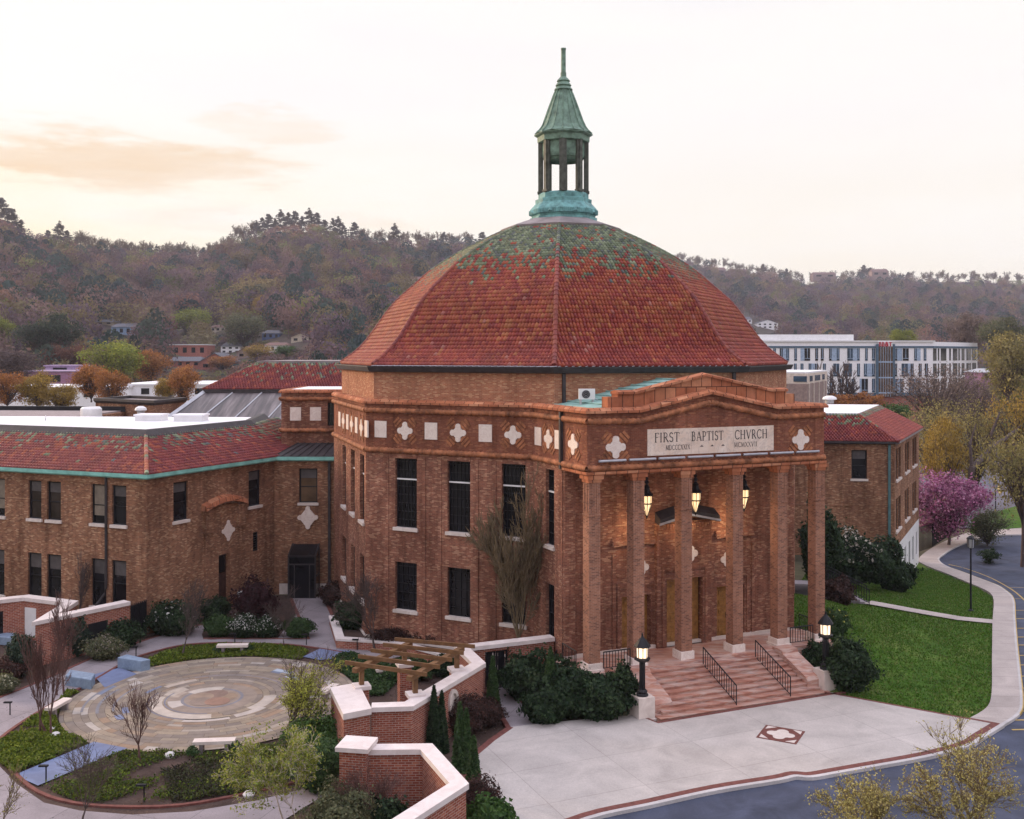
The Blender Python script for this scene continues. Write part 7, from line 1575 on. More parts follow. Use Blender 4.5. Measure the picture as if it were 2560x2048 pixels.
CO = [(1085, 1885, 0.42, 2.9, 'slim dark arborvitae at the wall foot, left of the tall pair'), (1104, 1880, 0.36, 2.6, 'slim dark arborvitae at the wall foot, right of the tall pair'), (1150, 1935, 0.42, 2.9, 'slim green arborvitae by the plaza, left of the near pair'), (1166, 1938, 0.34, 2.7, 'slim green arborvitae by the plaza, right of the near pair'), (1376, 1792, 0.55, 3.3, 'tall cone shaped arborvitae left of the dark hedge'), (1232, 1782, 0.42, 2.7, 'cone shaped arborvitae left of the gate path'), (1308, 1708, 0.36, 2.2, 'small dark column conifer against the wall right of the gate'), (1184, 1990, 0.4, 2.3, 'short green arborvitae at the corner of the lower wall')]
for i, (u, v, r, h, lab) in enumerate(CO): shrub('arborvitae', lab, g(u, v), r, r, h, 'dark' if i in (0, 1, 6) else 'mid', 120 + i, 2200, 0.06, cat='conifer', cone=True)
# --- ground cover and leaf litter (nobody could count it)
def cover(name, label, polys, n, size, hgt_, color, seed, patch=0.0, zfn=None, hole=None):
    rs = np.random.default_rng(seed); out = []
    for pts in polys:
        x0, x1 = min(p.x for p in pts), max(p.x for p in pts); y0, y1 = min(p.y for p in pts), max(p.y for p in pts)
        k = int(n * 3); x = rs.uniform(x0, x1, k); y = rs.uniform(y0, y1, k); m = in_poly(pts, x, y)
        if hole is not None: m &= ((x - hole[0]) ** 2 + (y - hole[1]) ** 2) > hole[2] ** 2
        if patch: m &= (np.sin(x * 1.3 + seed) + np.sin(y * 1.7 + seed * 2) + 0.8 * np.sin(2.9 * x - 2.3 * y) + rs.normal(size=k) * 0.5) > patch
        x, y = x[m], y[m]; z = hgt_ * rs.random(len(x)) + 0.02 + hgt_ * 0.6 * np.maximum(0, np.sin(x * 2.7 + 1.3 * y) * np.cos(y * 2.2)); out.append(np.stack([x, y, z], 1))
    C = np.concatenate(out)[: int(n * len(polys) * 1.2)]; V, Q = np_quads(C, size, rs, 0.0); o = finish(name, V, Q, M['leaf'], None, pal(rs, len(C), GREENS[color] if isinstance(color, str) else color, 0.3)); o['kind'] = 'stuff'; o['label'] = label; return o
hole = (cc.x, cc.y, CR + 0.08)
GC = [(0.11, 0.155, 0.015), (0.14, 0.185, 0.02), (0.08, 0.125, 0.015), (0.18, 0.21, 0.03)]
GD = [(0.05, 0.085, 0.02), (0.07, 0.10, 0.025), (0.09, 0.11, 0.03), (0.085, 0.07, 0.03)]
cover('ground_cover', 'bright green ground cover along the far edge of the circle', [[g(u, v) for u, v in ((375, 1678), (372, 1650), (420, 1632), (470, 1620), (560, 1614), (640, 1614), (720, 1618), (772, 1630), (752, 1650), (700, 1660), (600, 1650), (450, 1665))]], 9000, 0.075, 0.16, GC, 1, hole=hole)
cover('ground_cover', 'dark green ground cover between the blue path and the pergola', [[g(u, v) for u, v in ((830, 1652), (870, 1634), (960, 1660), (1000, 1700), (960, 1740), (900, 1745), (860, 1700))]], 6000, 0.085, 0.2, 'mid', 2, hole=hole)
cover('ground_cover', 'yellow green ground cover in the left bed', [[g(u, v) for u, v in ((-40, 1880), (20, 1845), (70, 1805), (140, 1765), (165, 1730), (245, 1735), (290, 1800), (300, 1862), (230, 1858), (35, 1938))]], 14000, 0.075, 0.16, GC, 3, -1.1, hole=hole)
cover('ground_cover', 'green ground cover in the near bed', [[g(u, v) for u, v in ((105, 1968), (318, 1878), (420, 1880), (560, 1890), (700, 1860), (820, 1800), (860, 1860), (790, 1940), (600, 1985), (450, 2010), (300, 2015), (180, 2004))]], 17000, 0.06, 0.16, GD + GC[:3], 4, -0.05, hole=hole)
cover('shrub_layer', 'low dark brown and green undergrowth in the near bed', [[g(u, v) for u, v in ((400, 1930), (560, 1900), (780, 1900), (760, 1955), (600, 1990), (430, 2008))]], 6000, 0.06, 0.2, [(0.05, 0.04, 0.03), (0.06, 0.07, 0.03), (0.08, 0.085, 0.035), (0.04, 0.035, 0.03)], 5)
cover('leaf_litter', 'brown leaf litter in the planting beds', [[Vector((-30, 40, 0)), Vector((-4, 36, 0)), Vector((4.5, 48.4, 0)), Vector((-3, 58, 0)), Vector((-14, 66, 0)), Vector((-27, 62, 0))]], 5000, 0.04, 0.02, [(0.16, 0.10, 0.075), (0.11, 0.075, 0.06), (0.2, 0.14, 0.11)], 6, hole=(cc.x, cc.y, CR + 0.5))
grass_edge = [p for p in lawn_pts[:10]]
rs_ = np.random.default_rng(77); xl = rs_.uniform(14, 46, 380000); yl = rs_.uniform(44, 100, 380000); m = in_poly(lawn_pts, xl, yl); xl, yl = xl[m][:75000], yl[m][:75000]
Cg = np.stack([xl, yl, [lawn_z(a, b_) + 0.06 for a, b_ in zip(xl, yl)]], 1); V, Q = np_quads(Cg, 0.055, rs_, -0.8, 1.4); gl_ = finish('lawn_grass', V, Q, M['leaf'], None, pal(rs_, len(Cg), [(0.065, 0.15, 0.014), (0.09, 0.185, 0.02), (0.115, 0.20, 0.03), (0.07, 0.16, 0.018), (0.17, 0.20, 0.055)], 0.25)); gl_['kind'] = 'stuff'; gl_['label'] = 'short mown grass blades of the right lawn'
for nm, lab, u, v in (('daffodil_clump', 'clump of upright green leaves at the left end of the near bench', 480, 1893), ('daffodil_clump', 'clump of upright green leaves at the right end of the near bench', 590, 1882), ('daffodil_clump', 'clump of upright green leaves left of the far bench', 545, 1634), ('daffodil_clump', 'clump of upright green leaves right of the far bench', 622, 1632)):
    shrub(nm, lab, g(u, v), 0.28, 0.28, 0.5, 'mid', int(u), 500, 0.05, cat='plant', core=False)

# ------------------------------------------------------------------ trees at right
def far_at(u, vb, Y): p = P(u, vb, Y); return p
crown_tree('cherry_tree', 'tree in full pink blossom at the end of the right wing', 'tree', Vector(((2372 - CU) / F * 112, 112, -3.7)), 8.6, 9.6, 'pink', 3, None, 0.16, 100, 110, 0.015)
crown_tree('budding_tree', 'bright orange budding tree behind the pink blossom tree', 'tree', Vector(((2362 - CU) / F * 128, 128, -3.7)), 14.2, 7.6, 'gold', 4, None, 0.12, 90, 90, 0.013, shape=0.7)
crown_tree('budding_tree', 'wide olive budding tree leaning over the parking lot', 'tree', Vector(((2440 - CU) / F * 138, 138, -3.7)), 15.5, 13, 'olive', 5, None, 0.25, 110, 48, 0.010)
crown_tree('budding_tree', 'olive brown budding tree between the wing roof and the white office block', 'tree', Vector(((2330 - CU) / F * 150, 150, -3.7)), 15.0, 13, 'olive', 6, None, 0.2, 100, 55, 0.010)
crown_tree('bare_tree', 'big grey bare crowned tree hiding the corner of the white office block', 'tree', Vector(((2345 - CU) / F * 215, 215, -3.7)), 20, 20, 'brown', 7, None, 0.2, 110, 36, 0.011)
crown_tree('bare_tree', 'grey brown bare tree right of the white office block', 'tree', Vector(((2430 - CU) / F * 225, 225, -3.7)), 18, 17, 'brown', 8, None, 0.2, 110, 40, 0.011)
crown_tree('budding_tree', 'tall yellow olive tree at the right edge above the parking lot', 'tree', Vector(((2555 - CU) / F * 135, 135, -3.7)), 17, 10, 'gold', 9, None, 0.3, 110, 55, 0.011)
crown_tree('budding_tree', 'dark trunked olive tree at the right edge beside the loop road', 'tree', Vector(((2556 - CU) / F * 100, 100, -3.5)), 13.5, 9, 'olive', 10, None, 0.45, 80, 50, 0.012)
crown_tree('round_shrub', 'pale green round shrub behind the second street lamp', 'shrub', Vector(((2468 - CU) / F * 112, 112, -3.7)), 4.4, 6.0, 'sage', 11, None, 0.05, 90, 80, 0.016)
crown_tree('round_shrub', 'dark low shrub left of the second street lamp', 'shrub', Vector(((2470 - CU) / F * 103, 103, -3.7)), 1.5, 2.6, 'dark', 12, None, 0.02, 50, 50, 0.04)
crown_tree('green_tree', 'bright yellow green tree at the far right edge', 'tree', Vector(((2550 - CU) / F * 230, 230, -3.0)), 19, 15, 'yellow', 13, None, 0.15, 90, 60, 0.02)
crown_tree('orange_bush', 'orange red budding bush in front of the white office block, left one', 'shrub', P(2088, 1015, 200) + Vector((0, 0, -2)), 5, 7, 'orange', 14, None, 0.05, 60, 60, 0.026)
crown_tree('orange_bush', 'orange red budding bush in front of the white office block, right one', 'shrub', P(2165, 1018, 200) + Vector((0, 0, -2)), 5.5, 6.5, 'orange', 15, None, 0.05, 60, 60, 0.026)
crown_tree('green_bush', 'small green bush behind the right wing roof', 'shrub', P(2245, 1040, 170) + Vector((0, 0, -2)), 4.5, 6.5, 'bright', 16, None, 0.05, 60, 60, 0.03)
bt = P(2110, 1010, 205); bt.z = -1
bare_tree('bare_tree', 'thin bare tree standing in front of the white office block', 'tree', bt, 17, 5.2, 31, 'bark', 4, (5, 4, 3, 3), (0.5, 0.45, 0.45, 0.5), (1.0, 0.7, 0.65, 0.6), 1.4, 0.045, twig_min=0.03)
p1 = P(2430, 1175, 120); q = MB(); lt = thing('leaning_trunk', 'bare trunk leaning right above the parking lot', 'tree', Vector(((2400 - CU) / F * 125, 125, -3.7)))
q.tube([Vector(((2405 - CU) / F * 125, 125, -3.7)), P(2430, 1170, 125), P(2470, 1130, 127), P(2515, 1095, 130), P(2560, 1060, 134)], [0.45, 0.4, 0.33, 0.25, 0.12], 8); q.build('trunk', M['bark'], lt)
q = MB(); q.tube([P(2470, 1130, 127), P(2480, 1080, 128), P(2500, 1030, 128)], [0.25, 0.18, 0.08], 6); q.tube([P(2430, 1170, 125), P(2425, 1110, 125), P(2440, 1060, 126)], [0.25, 0.16, 0.07], 6); q.build('limbs', M['bark'], lt)

KU = [-900, -300, 0, 47, 154, 214, 297, 380, 510, 594, 641, 772, 890, 985, 1128, 1300, 1500, 1686, 1781, 1900, 2019, 2173, 2315, 2434, 2560, 2900, 3500]
KV = [600, 585, 575, 598, 618, 634, 642, 648, 655, 612, 592, 580, 606, 622, 614, 625, 640, 662, 672, 690, 712, 697, 705, 706, 712, 730, 740]
KD = [800, 800, 800, 800, 820, 850, 900, 950, 980, 1000, 1000, 1000, 1020, 1050, 1150, 1300, 1450, 1550, 1600, 1600, 1650, 1700, 1700, 1700, 1700, 1700, 1700]
def hill_pt(u, s):
    v = np.interp(u, KU, KV); D = np.interp(u, KU, KD); Y0 = np.interp(u, [0, 900, 1700, 2560], [250, 270, 430, 470]); zr = H - (v - CV) / F * D
    Y = Y0 + (D - Y0) * s; sc_ = np.clip(s, 0, 1); prof_ = 0.72 * sc_ + 0.28 * sc_ ** 2 - np.clip(s - 1, 0, 1) * 0.9
    z = (zr + 2) * prof_ - 2 + 7.0 * np.sin(u * 0.012 + s * 5) * np.sin(s * 9 + u * 0.004) * np.clip(s, 0, 1) * np.clip(1 - s, 0, 1) * 2.2
    return (u - CU) / F * Y, Y, z
def on_hill(u, v):                               # distance at which the sight line through (u, v) meets the hillside
    Y0 = float(np.interp(u, [0, 900, 1700, 2560], [250, 270, 430, 470])); D = float(np.interp(u, KU, KD)); last = Y0
    for Y in np.arange(Y0, D * 1.0, 3.0):
        z = float(hill_pt(np.array([float(u)]), np.array([(Y - Y0) / (D - Y0)]))[2][0])
        if z >= H - (v - CV) / F * Y: return float(Y)
        last = Y
    return float(last)
# ------------------------------------------------------------------ valley buildings
def house(u0, u1, vt, vb, Y, wall, roof, label, cat='house', name='house', depth=9, gable='x', rise=0.35, nwin=3, nrow=1, z0=None):
    a, b_ = P(u0, vb, Y), P(u1, vb, Y); zt = P(u0, vt, Y).z; w = b_.x - a.x; zb_ = a.z; he = zb_ + (zt - zb_) * (1 - rise); base = zb_ - 6
    if wall not in M: raise KeyError(wall)
    t = thing(name, label, cat, ((a.x + b_.x) / 2, Y + depth / 2, zb_)); x0, x1, y0, y1 = a.x, b_.x, Y, Y + depth; q = MB()
    if gable == 'flat':
        q.box(((x0 + x1) / 2, (y0 + y1) / 2, (base + zt) / 2), (w, depth, zt - base)); q.build('wall', M[wall], t)
        q = MB(); q.box(((x0 + x1) / 2, (y0 + y1) / 2, zt + 0.15), (w + 0.5, depth + 0.5, 0.3)); q.build('roof', M[roof], t)
        he = zt
    else:
        q.box(((x0 + x1) / 2, (y0 + y1) / 2, (base + he) / 2), (w, depth, he - base)); o = 0.4
        if gable == 'front':
            q.add([(x0, y0, he), (x1, y0, he), ((x0 + x1) / 2, y0, zt), (x0, y1, he), (x1, y1, he), ((x0 + x1) / 2, y1, zt)], [(0, 1, 2), (5, 4, 3)])
        q.build('wall', M[wall], t); q = MB()
        if gable == 'front':
            mx = (x0 + x1) / 2
            for s, xe in ((-1, x0), (1, x1)): q.add([(xe + s * o, y0 - o, he - 0.25), (mx, y0 - o, zt + 0.05), (mx, y1 + o, zt + 0.05), (xe + s * o, y1 + o, he - 0.25), (xe + s * o, y0 - o, he), (mx, y0 - o, zt + 0.35), (mx, y1 + o, zt + 0.35), (xe + s * o, y1 + o, he)], [(0, 1, 2, 3), (7, 6, 5, 4), (0, 4, 5, 1), (2, 6, 7, 3), (0, 3, 7, 4)])
        else:
            my = (y0 + y1) / 2; q.add([(x0 - o, y0 - o, he - 0.1), (x1 + o, y0 - o, he - 0.1), (x1 + o - 1.5, my, zt), (x0 - o + 1.5, my, zt), (x0 - o, y1 + o, he - 0.1), (x1 + o, y1 + o, he - 0.1)], [(0, 1, 2, 3), (5, 4, 3, 2), (4, 0, 3), (1, 5, 2), (0, 4, 5, 1)])
        q.build('roof', M[roof], t)
    Wh = Wall((x0, y0), (x1, y0)); hh = (he - zb_) / nrow
    for r_ in range(nrow):
        for i in range(nwin):
            c = w * (i + 0.5) / nwin; q = MB(); Wh.box(q, c - w * 0.14 / nwin * 1.6, c + w * 0.14 / nwin * 1.6, zb_ + hh * (r_ + 0.3), zb_ + hh * (r_ + 0.78), 0.02, 0.1); q.build('window', M['glass'], t)
    return t
M['blue_wall'] = plain('blue_siding', (0.22, 0.32, 0.47), 0.8); M['blue_deep'] = plain('deep_blue_siding', (0.10, 0.16, 0.34), 0.8); M['cream_wall'] = plain('cream_siding', (0.55, 0.47, 0.38), 0.8); M['grey_roof'] = plain('grey_shingle', (0.12, 0.12, 0.14), 0.9); M['brown_roof'] = plain('brown_shingle', (0.17, 0.10, 0.09), 0.9)
M['far_brick'] = plain('far_brick', (0.36, 0.13, 0.10), 0.9); M['purple_wall'] = plain('purple_wall', (0.33, 0.17, 0.27), 0.8); M['mauve_wall'] = plain('mauve_wall', (0.40, 0.30, 0.44), 0.8); M['white_far'] = plain('far_white_wall', (0.86, 0.84, 0.87), 0.8, var=0.06); M['taupe'] = plain('taupe_panel', (0.27, 0.195, 0.18), 0.8); M['tan_band'] = plain('tan_band', (0.62, 0.52, 0.46), 0.8)
HS = [(278, 346, 808, 838, 445, 'blue_wall', 'grey_roof', 'pale blue hillside house with hipped roof', 'x', .3, 4, 1), (655, 698, 825, 848, 520, 'blue_deep', 'grey_roof', 'deep blue hillside house beside bare trees', 'x', .35, 3, 1), (728, 772, 834, 856, 500, 'cream_wall', 'brown_roof', 'cream hillside house with low roof nearest the dome', 'front', .4, 2, 1),
 (552, 600, 856, 884, 440, 'white_far', 'grey_roof', 'white hillside house with grey roof above the gabled brick building', 'x', .35, 3, 2), (660, 718, 856, 880, 430, 'white_far', 'brown_roof', 'long white hillside house above the green tree', 'x', .3, 4, 1), (440, 480, 806, 828, 520, 'cream_wall', 'brown_roof', 'cream house half hidden behind the yellow green hillside tree', 'x', .35, 3, 1), (526, 564, 812, 830, 540, 'cream_wall', 'brown_roof', 'tan house behind the round olive hillside tree', 'x', .35, 3, 1),
 (240, 282, 798, 812, 500, 'cream_wall', 'grey_roof', 'small house with grey roof above the pale blue house', 'x', .5, 2, 1), (20, 52, 846, 862, 430, 'white_far', 'brown_roof', 'small white house among trees at the left edge', 'x', .4, 2, 1), (592, 640, 868, 895, 420, 'taupe', 'brown_roof', 'brown hillside house with tan gable left of the green tree', 'front', .5, 2, 1)]
HS = [(h[0], h[1], h[2], h[3], on_hill((h[0] + h[1]) / 2, h[3])) + h[5:] for h in HS]
YB = [on_hill(536, 926), on_hill(450, 920), on_hill(462, 892), on_hill(1048, 716), on_hill(1919, 822), on_hill(1869, 808)]
for (u0, u1, vt, vb, Y, wl, rfm, lab, gb_, rise, nw, nr) in HS: house(u0, u1, vt, vb, Y, wl, rfm, lab, gable=gb_, rise=rise, nwin=nw, nrow=nr)
house(497, 575, 884, 924, YB[0], 'far_brick', 'grey_roof', 'red brick building with white edged front gable', 'building', 'gabled_building', 16, 'front', .55, 2)
house(400, 500, 892, 918, YB[1], 'far_brick', 'grey_roof', 'long red brick building with dark roof left of the gabled one', 'building', 'brick_building', 12, 'x', .4, 5)
house(408, 516, 863, 890, YB[2], 'far_brick', 'white_far', 'flat roofed red brick block with pale roof line', 'building', 'brick_building', 12, 'flat', 0, 5)
house(50, 190, 930, 965, 240, 'purple_wall', 'mauve_wall', 'long low purple building beyond the white roof', 'building', 'purple_building', 14, 'flat', 0, 1)
house(112, 188, 916, 931, 252, 'mauve_wall', 'mauve_wall', 'mauve roof block on top of the purple building', 'building', 'roof_block', 8, 'flat', 0, 1)
house(-120, 300, 972, 1002, 190, 'white_far', 'white_roof', 'long flat white roofed building at the left', 'building', 'white_roofed_building', 20, 'flat', 0, 8)
house(296, 520, 964, 995, 196, 'white_far', 'white_roof', 'white roofed building section behind the brick penthouse', 'building', 'white_roofed_building', 24, 'flat', 0, 5)
house(1020, 1075, 690, 716, YB[3], 'cream_wall', 'brown_roof', 'tall pale hillside mansion with chimneys left of the dome', 'mansion', 'mansion', 14, 'x', .3, 4, 2)
house(1858, 1880, 792, 808, YB[5], 'white_far', 'grey_roof', 'small white house beside the dome edge', 'house', 'house', 9, 'x', .4, 2, 1)
house(1893, 1945, 800, 822, YB[4], 'white_far', 'grey_roof', 'white gabled apartment house on the right hillside', 'house', 'apartment_house', 12, 'front', .35, 4, 2)
house(2455, 2500, 922, 950, 262, 'purple_wall', 'grey_metal', 'purple building with slanted grey roof right of the office block', 'building', 'purple_building', 10, 'x', .3, 2)
# ridge-top houses on the right
for i, (u0, u1, vt, vb, lab) in enumerate(((1770, 1815, 668, 685, 'dark low house on the ridge right of the dome, first from the dome'), (1826, 1872, 672, 690, 'dark low house on the ridge right of the dome, second from the dome'), (1896, 1938, 679, 697, 'dark low house on the ridge right of the dome, third from the dome'), (2033, 2090, 680, 694, 'long lit ridge house above the office block with an orange sunlit end'), (2180, 2222, 672, 690, 'ridge house beside the dark pine above the office block'))):
    house(u0, u1, vt, vb, 1560, 'taupe', 'brown_roof', lab, name='ridge_house', depth=14, rise=.4, nwin=2)
# white office block
office = thing('office_block', 'white four storey office block with red lettered roof sign and blue glass bay', 'building', P(2190, 1010, 281)); YO = 281.0
def o5(x, y): return 1860 + x * .3247, 560 + y * .3247
WO = Wall(P(1700, 900, YO).xy, P(o5(1455, 0)[0], 900, YO).xy); WO2 = Wall(WO.pt(WO.len, 0).xy, P(o5(1797, 0)[0], 900, YO + 26).xy)
zo = lambda y: P(0, o5(0, y)[1], YO).z; so_ = lambda x: WO.su(o5(x, 0)[0])
q = MB(); zr = zo(908); WO.box(q, 0, WO.len, zo(1300), zr, -20, 0); q.hexa([WO2.pt(0, zo(1300), 0), WO2.pt(WO2.len, zo(1300), 0), WO2.pt(WO2.len, zo(1300), -18), WO2.pt(0, zo(1300), -18), WO2.pt(0, zr, 0), WO2.pt(WO2.len, zr, 0), WO2.pt(WO2.len, zr, -18), WO2.pt(0, zr, -18)]); q.build('wall', M['white_far'], office)
M['slate_blue'] = plain('slate_blue_panel', (0.075, 0.13, 0.19), 0.6); M['pale_blue'] = plain('pale_blue_panel', (0.33, 0.42, 0.56), 0.6)
q = MB(); WO.box(q, 0, WO.len, zo(955), zo(940), 0, 0.2); WO.box(q, 0, WO.len, zo(1322), zo(1300), -19, 0.2); WO2.box(q, 0, WO2.len, zo(955), zo(940), 0, 0.2)
for x in ((1012, 1030), (1140, 1156)): WO.box(q, so_(x[0]), so_(x[1]), zo(1322), zo(925), 0.2, 0.7)
q.build('slate_band', M['slate_blue'], office)
q = MB(); WO.box(q, 0, WO.len, -4, zo(1322), -18, -0.5); q.build('ground_floor', M['far_brick'], office)
FL_ = {0: ((958, 1053), [(225, 245), (275, 297), (325, 347), (387, 407), (465, 508), (548, 570), (592, 613), (655, 673), (713, 735), (795, 837), (872, 890), (932, 952), (985, 1008), (1158, 1178), (1222, 1267), (1310, 1330), (1383, 1403)], [(297, 325), (435, 465), (673, 713), (837, 872), (1178, 1217), (1330, 1358)]),
 1: ((1075, 1175), [(385, 405), (435, 457), (497, 517), (547, 568), (608, 630), (687, 733), (765, 830), (870, 892), (923, 945), (985, 1007), (1158, 1178), (1213, 1260), (1282, 1305), (1345, 1367), (1392, 1415)], [(517, 547), (945, 985), (1260, 1282)]),
 2: ((1192, 1297), [(660, 683), (735, 760), (783, 805), (827, 850), (905, 953), (985, 1007), (1158, 1178), (1203, 1225), (1268, 1313), (1337, 1358), (1400, 1420)], [(890, 905), (1178, 1203), (1313, 1337)])}
for fl_i, ((ya, yb), wins, pans) in FL_.items():
    for a, b_ in wins:
        q = MB(); WO.box(q, so_(a), so_(b_), zo(yb), zo(ya), 0.02, 0.12); w_ = q.build('window', M['glass_blue' if (a // 7) % 3 else 'glass'], office); q = MB(); m = (so_(a) + so_(b_)) / 2
        WO.box(q, m - 0.06, m + 0.06, zo(yb - 16), zo(ya), 0.12, 0.18); WO.box(q, so_(a), so_(b_), zo(yb - 16), zo(yb - 19), 0.12, 0.19); q.build('frame', M['pale_blue'], w_)
    for a, b_ in pans: q = MB(); WO.box(q, so_(a), so_(b_), zo(yb), zo(ya), 0.02, 0.09); q.build('blue_panel', M['pale_blue'], office)
    k = WO2.len / (1797 - 1455)
    for a, b_ in ((1455, 1480), (1492, 1500), (1515, 1555), (1580, 1590), (1608, 1640), (1650, 1660), (1675, 1695), (1712, 1728), (1735, 1743), (1757, 1785)):
        q = MB(); t0_, t1_ = WO2.su(o5(a, 0)[0]), WO2.su(o5(b_, 0)[0]); WO2.box(q, t0_, t1_, zo(yb), zo(ya), 0.02, 0.12); q.build('window', M['glass'], office)
q = MB(); WO.box(q, so_(1030), so_(1140), zo(1330), zo(944), 0.1, 0.5); bay = q.build('glass_bay', M['glass_warm'], office); q = MB()
for x in (1048, 1067, 1085, 1103, 1122): WO.box(q, so_(x) - 0.045, so_(x) + 0.045, zo(1330), zo(944), 0.5, 0.6)
for y in (1058, 1178, 1295): WO.box(q, so_(1030), so_(1140), zo(y + 10), zo(y), 0.5, 0.58)
q.build('mullions', M['pale_blue'], bay)
q = MB(); WO.box(q, 0, so_(872), zr + 0.003, zo(850), -14, -3); q.build('roof_penthouse', M['white_paint'], office)
q = MB(); WO.box(q, 0.0, WO.len + 0.5, zr, zr + 0.35, -19, 0.35); q.build('roof_edge', M['white_paint'], office)
M['red_sign'] = plain('red_sign_letter', (0.50, 0.02, 0.05), 0.6, var=0.05)
q = MB(); WO.box(q, so_(1030), so_(1140), zo(943), zo(908), 0.36, 0.5); sgn = q.build('sign_panel', M['white_paint'], office)
q = MB(); lettering(q, WO, 'BB&T', so_(1034), zo(941), zo(911) - zo(941), 0.62, so_(1134) - so_(1034), 0.1, 0.06, 2.0); q.build('sign_lettering', M['red_sign'], sgn)
# taupe box building in front of it
YT = 175.0; tbx = thing('taupe_building', 'taupe box building with tan top band and blue windows behind the porch gable', 'building', P(2000, 1000, YT)); T0, T1, T2 = P(o5(330, 0)[0] - 60, 1000, YT + 4).xy, P(o5(487, 0)[0], 1000, YT).xy, P(o5(640, 0)[0], 1000, YT + 22).xy; WT0, WT1 = Wall(T0, T1), Wall(T1, T2)
zt0 = P(0, 934, YT).z; zt1 = P(0, 960, YT).z; q = MB(); poly = [tuple(T0), tuple(T1), tuple(T2), (T0.x + (T2.x - T1.x), T0.y + 22)]
q.prism(poly, -4, zt1); q.build('wall', M['taupe'], tbx); q = MB(); q.prism([(p[0], p[1]) for p in poly], zt1 + 0.003, zt0); q.build('top_band', M['tan_band'], tbx); q = MB(); q.prism(poly, zt0 + 0.003, zt0 + 0.25); q.build('roof', M['white_roof'], tbx)
for W, a, b_ in ((WT0, 382, 484), (WT1, 505, 525), (WT1, 545, 583), (WT1, 602, 618)): q = MB(); W.box(q, W.su(o5(a, 0)[0]), W.su(o5(b_, 0)[0]), zt1 + 0.35, zt0 - 0.45, 0.02, 0.1); q.build('window', M['glass_blue'], tbx)
for x in (500, 535, 575, 612, 632): q = MB(); t_ = WT1.su(o5(x, 0)[0]); WT1.box(q, t_ - 0.2, t_ + 0.2, -3, zt1, 0.0, 0.15); q.build('pilaster', M['tan_band'], tbx)

# ------------------------------------------------------------------ hills and their woods
uu = np.linspace(-900, 3500, 221); ss = np.concatenate([np.linspace(0, 1, 34), [1.06, 1.2, 1.5]]); UU, SS = np.meshgrid(uu, ss); X_, Y_, Z_ = hill_pt(UU, SS); nU, nS = len(uu), len(ss); ix = np.arange(nU * nS).reshape(nS, nU)
Qh = np.stack([ix[:-1, :-1].ravel(), ix[:-1, 1:].ravel(), ix[1:, 1:].ravel(), ix[1:, :-1].ravel()], 1)
M['hill'] = ground_mat('hill_floor', ((0.35, (0.05, 0.045, 0.035)), (0.55, (0.085, 0.065, 0.055)), (0.68, (0.07, 0.085, 0.035))), 0.03, 0.5)
struct(finish('hills', np.stack([X_.ravel(), Y_.ravel(), Z_.ravel()], 1), Qh, M['hill']))
def forest(name, label, pos, heights, widths, kinds, seed):
    rs = np.random.default_rng(seed); Vs = []; Qs = []; Cs = []; off = 0
    protos = {}
    for kd in set(kinds):
        for j in range(4):
            if kd == 'pine':
                n = 300; z = rs.random(n); r = np.sin(3.14 * np.clip(z * 0.85 + 0.12, 0, 1)) ** 0.8 * 0.42 * rs.uniform(0.5, 1, n); a = rs.uniform(0, 6.28, n); C = np.stack([r * np.cos(a), r * np.sin(a), 0.2 + 0.8 * z], 1); V, Q = np_facing(C, np.stack([np.cos(a), np.sin(a), 0.8 * (z - 0.25)], 1), 0.046, rs)
            else:
                n = 380; d = rs.normal(size=(n, 3)); d /= np.linalg.norm(d, axis=1)[:, None]; r = 0.55 + 0.45 * rs.random(n) ** 0.5; l = 0.85 + 0.22 * np.sin(d[:, 0] * 4 + j) * np.cos(d[:, 1] * 5 + j) ; C = d * (r * l)[:, None] * np.array([0.5, 0.5, 0.42]) + np.array([0, 0, 0.58]); V, Q = np_facing(C, d, 0.038, rs, 0.6)
                S = np.array([[0, 0, 0, 0.02, 0, 0.45, 0.022, 0.016]] + [[0.02, 0, 0.3, 0.3 * math.cos(k), 0.3 * math.sin(k), 0.75, 0.012, 0.006] for k in range(0, 6)]); V2, Q2 = segs_mesh(S, 3); Q = np.concatenate([Q, Q2 + len(V)]); V = np.concatenate([V, V2])
            protos[(kd, j)] = (V, Q)
    CP = {'purple': [(0.165, 0.110, 0.122), (0.189, 0.126, 0.122), (0.128, 0.091, 0.116), (0.207, 0.140, 0.128)], 'olive': [(0.201, 0.159, 0.085), (0.171, 0.146, 0.085), (0.232, 0.183, 0.098)], 'pine': [(0.051, 0.079, 0.073), (0.067, 0.091, 0.076), (0.044, 0.067, 0.073)], 'rust': [(0.250, 0.146, 0.104), (0.220, 0.122, 0.098)], 'gold': [(0.366, 0.244, 0.098), (0.305, 0.244, 0.085)], 'green': [(0.159, 0.177, 0.067), (0.195, 0.207, 0.073)]}
    for p, h, w, kd in zip(pos, heights, widths, kinds):
        V, Q = protos[(kd, rs.integers(0, 4))]; a = rs.uniform(0, 6.28); ca, sa = math.cos(a), math.sin(a); W_ = np.stack([(V[:, 0] * ca - V[:, 1] * sa) * w, (V[:, 0] * sa + V[:, 1] * ca) * w, V[:, 2] * h], 1) + p
        c = np.array(CP[kd][rs.integers(0, len(CP[kd]))]) * rs.uniform(0.7, 1.35); Vs.append(W_); Qs.append(Q + off); off += len(V); Cs.append(np.clip(c[None] * rs.uniform(0.85, 1.15, (len(Q), 1)), 0, 1))
    o = finish(name, np.concatenate(Vs), np.concatenate(Qs), M['wood_mass'], None, np.concatenate(Cs)); o['kind'] = 'stuff'; o['label'] = label; return o
rsf = np.random.default_rng(5); NT = 5200
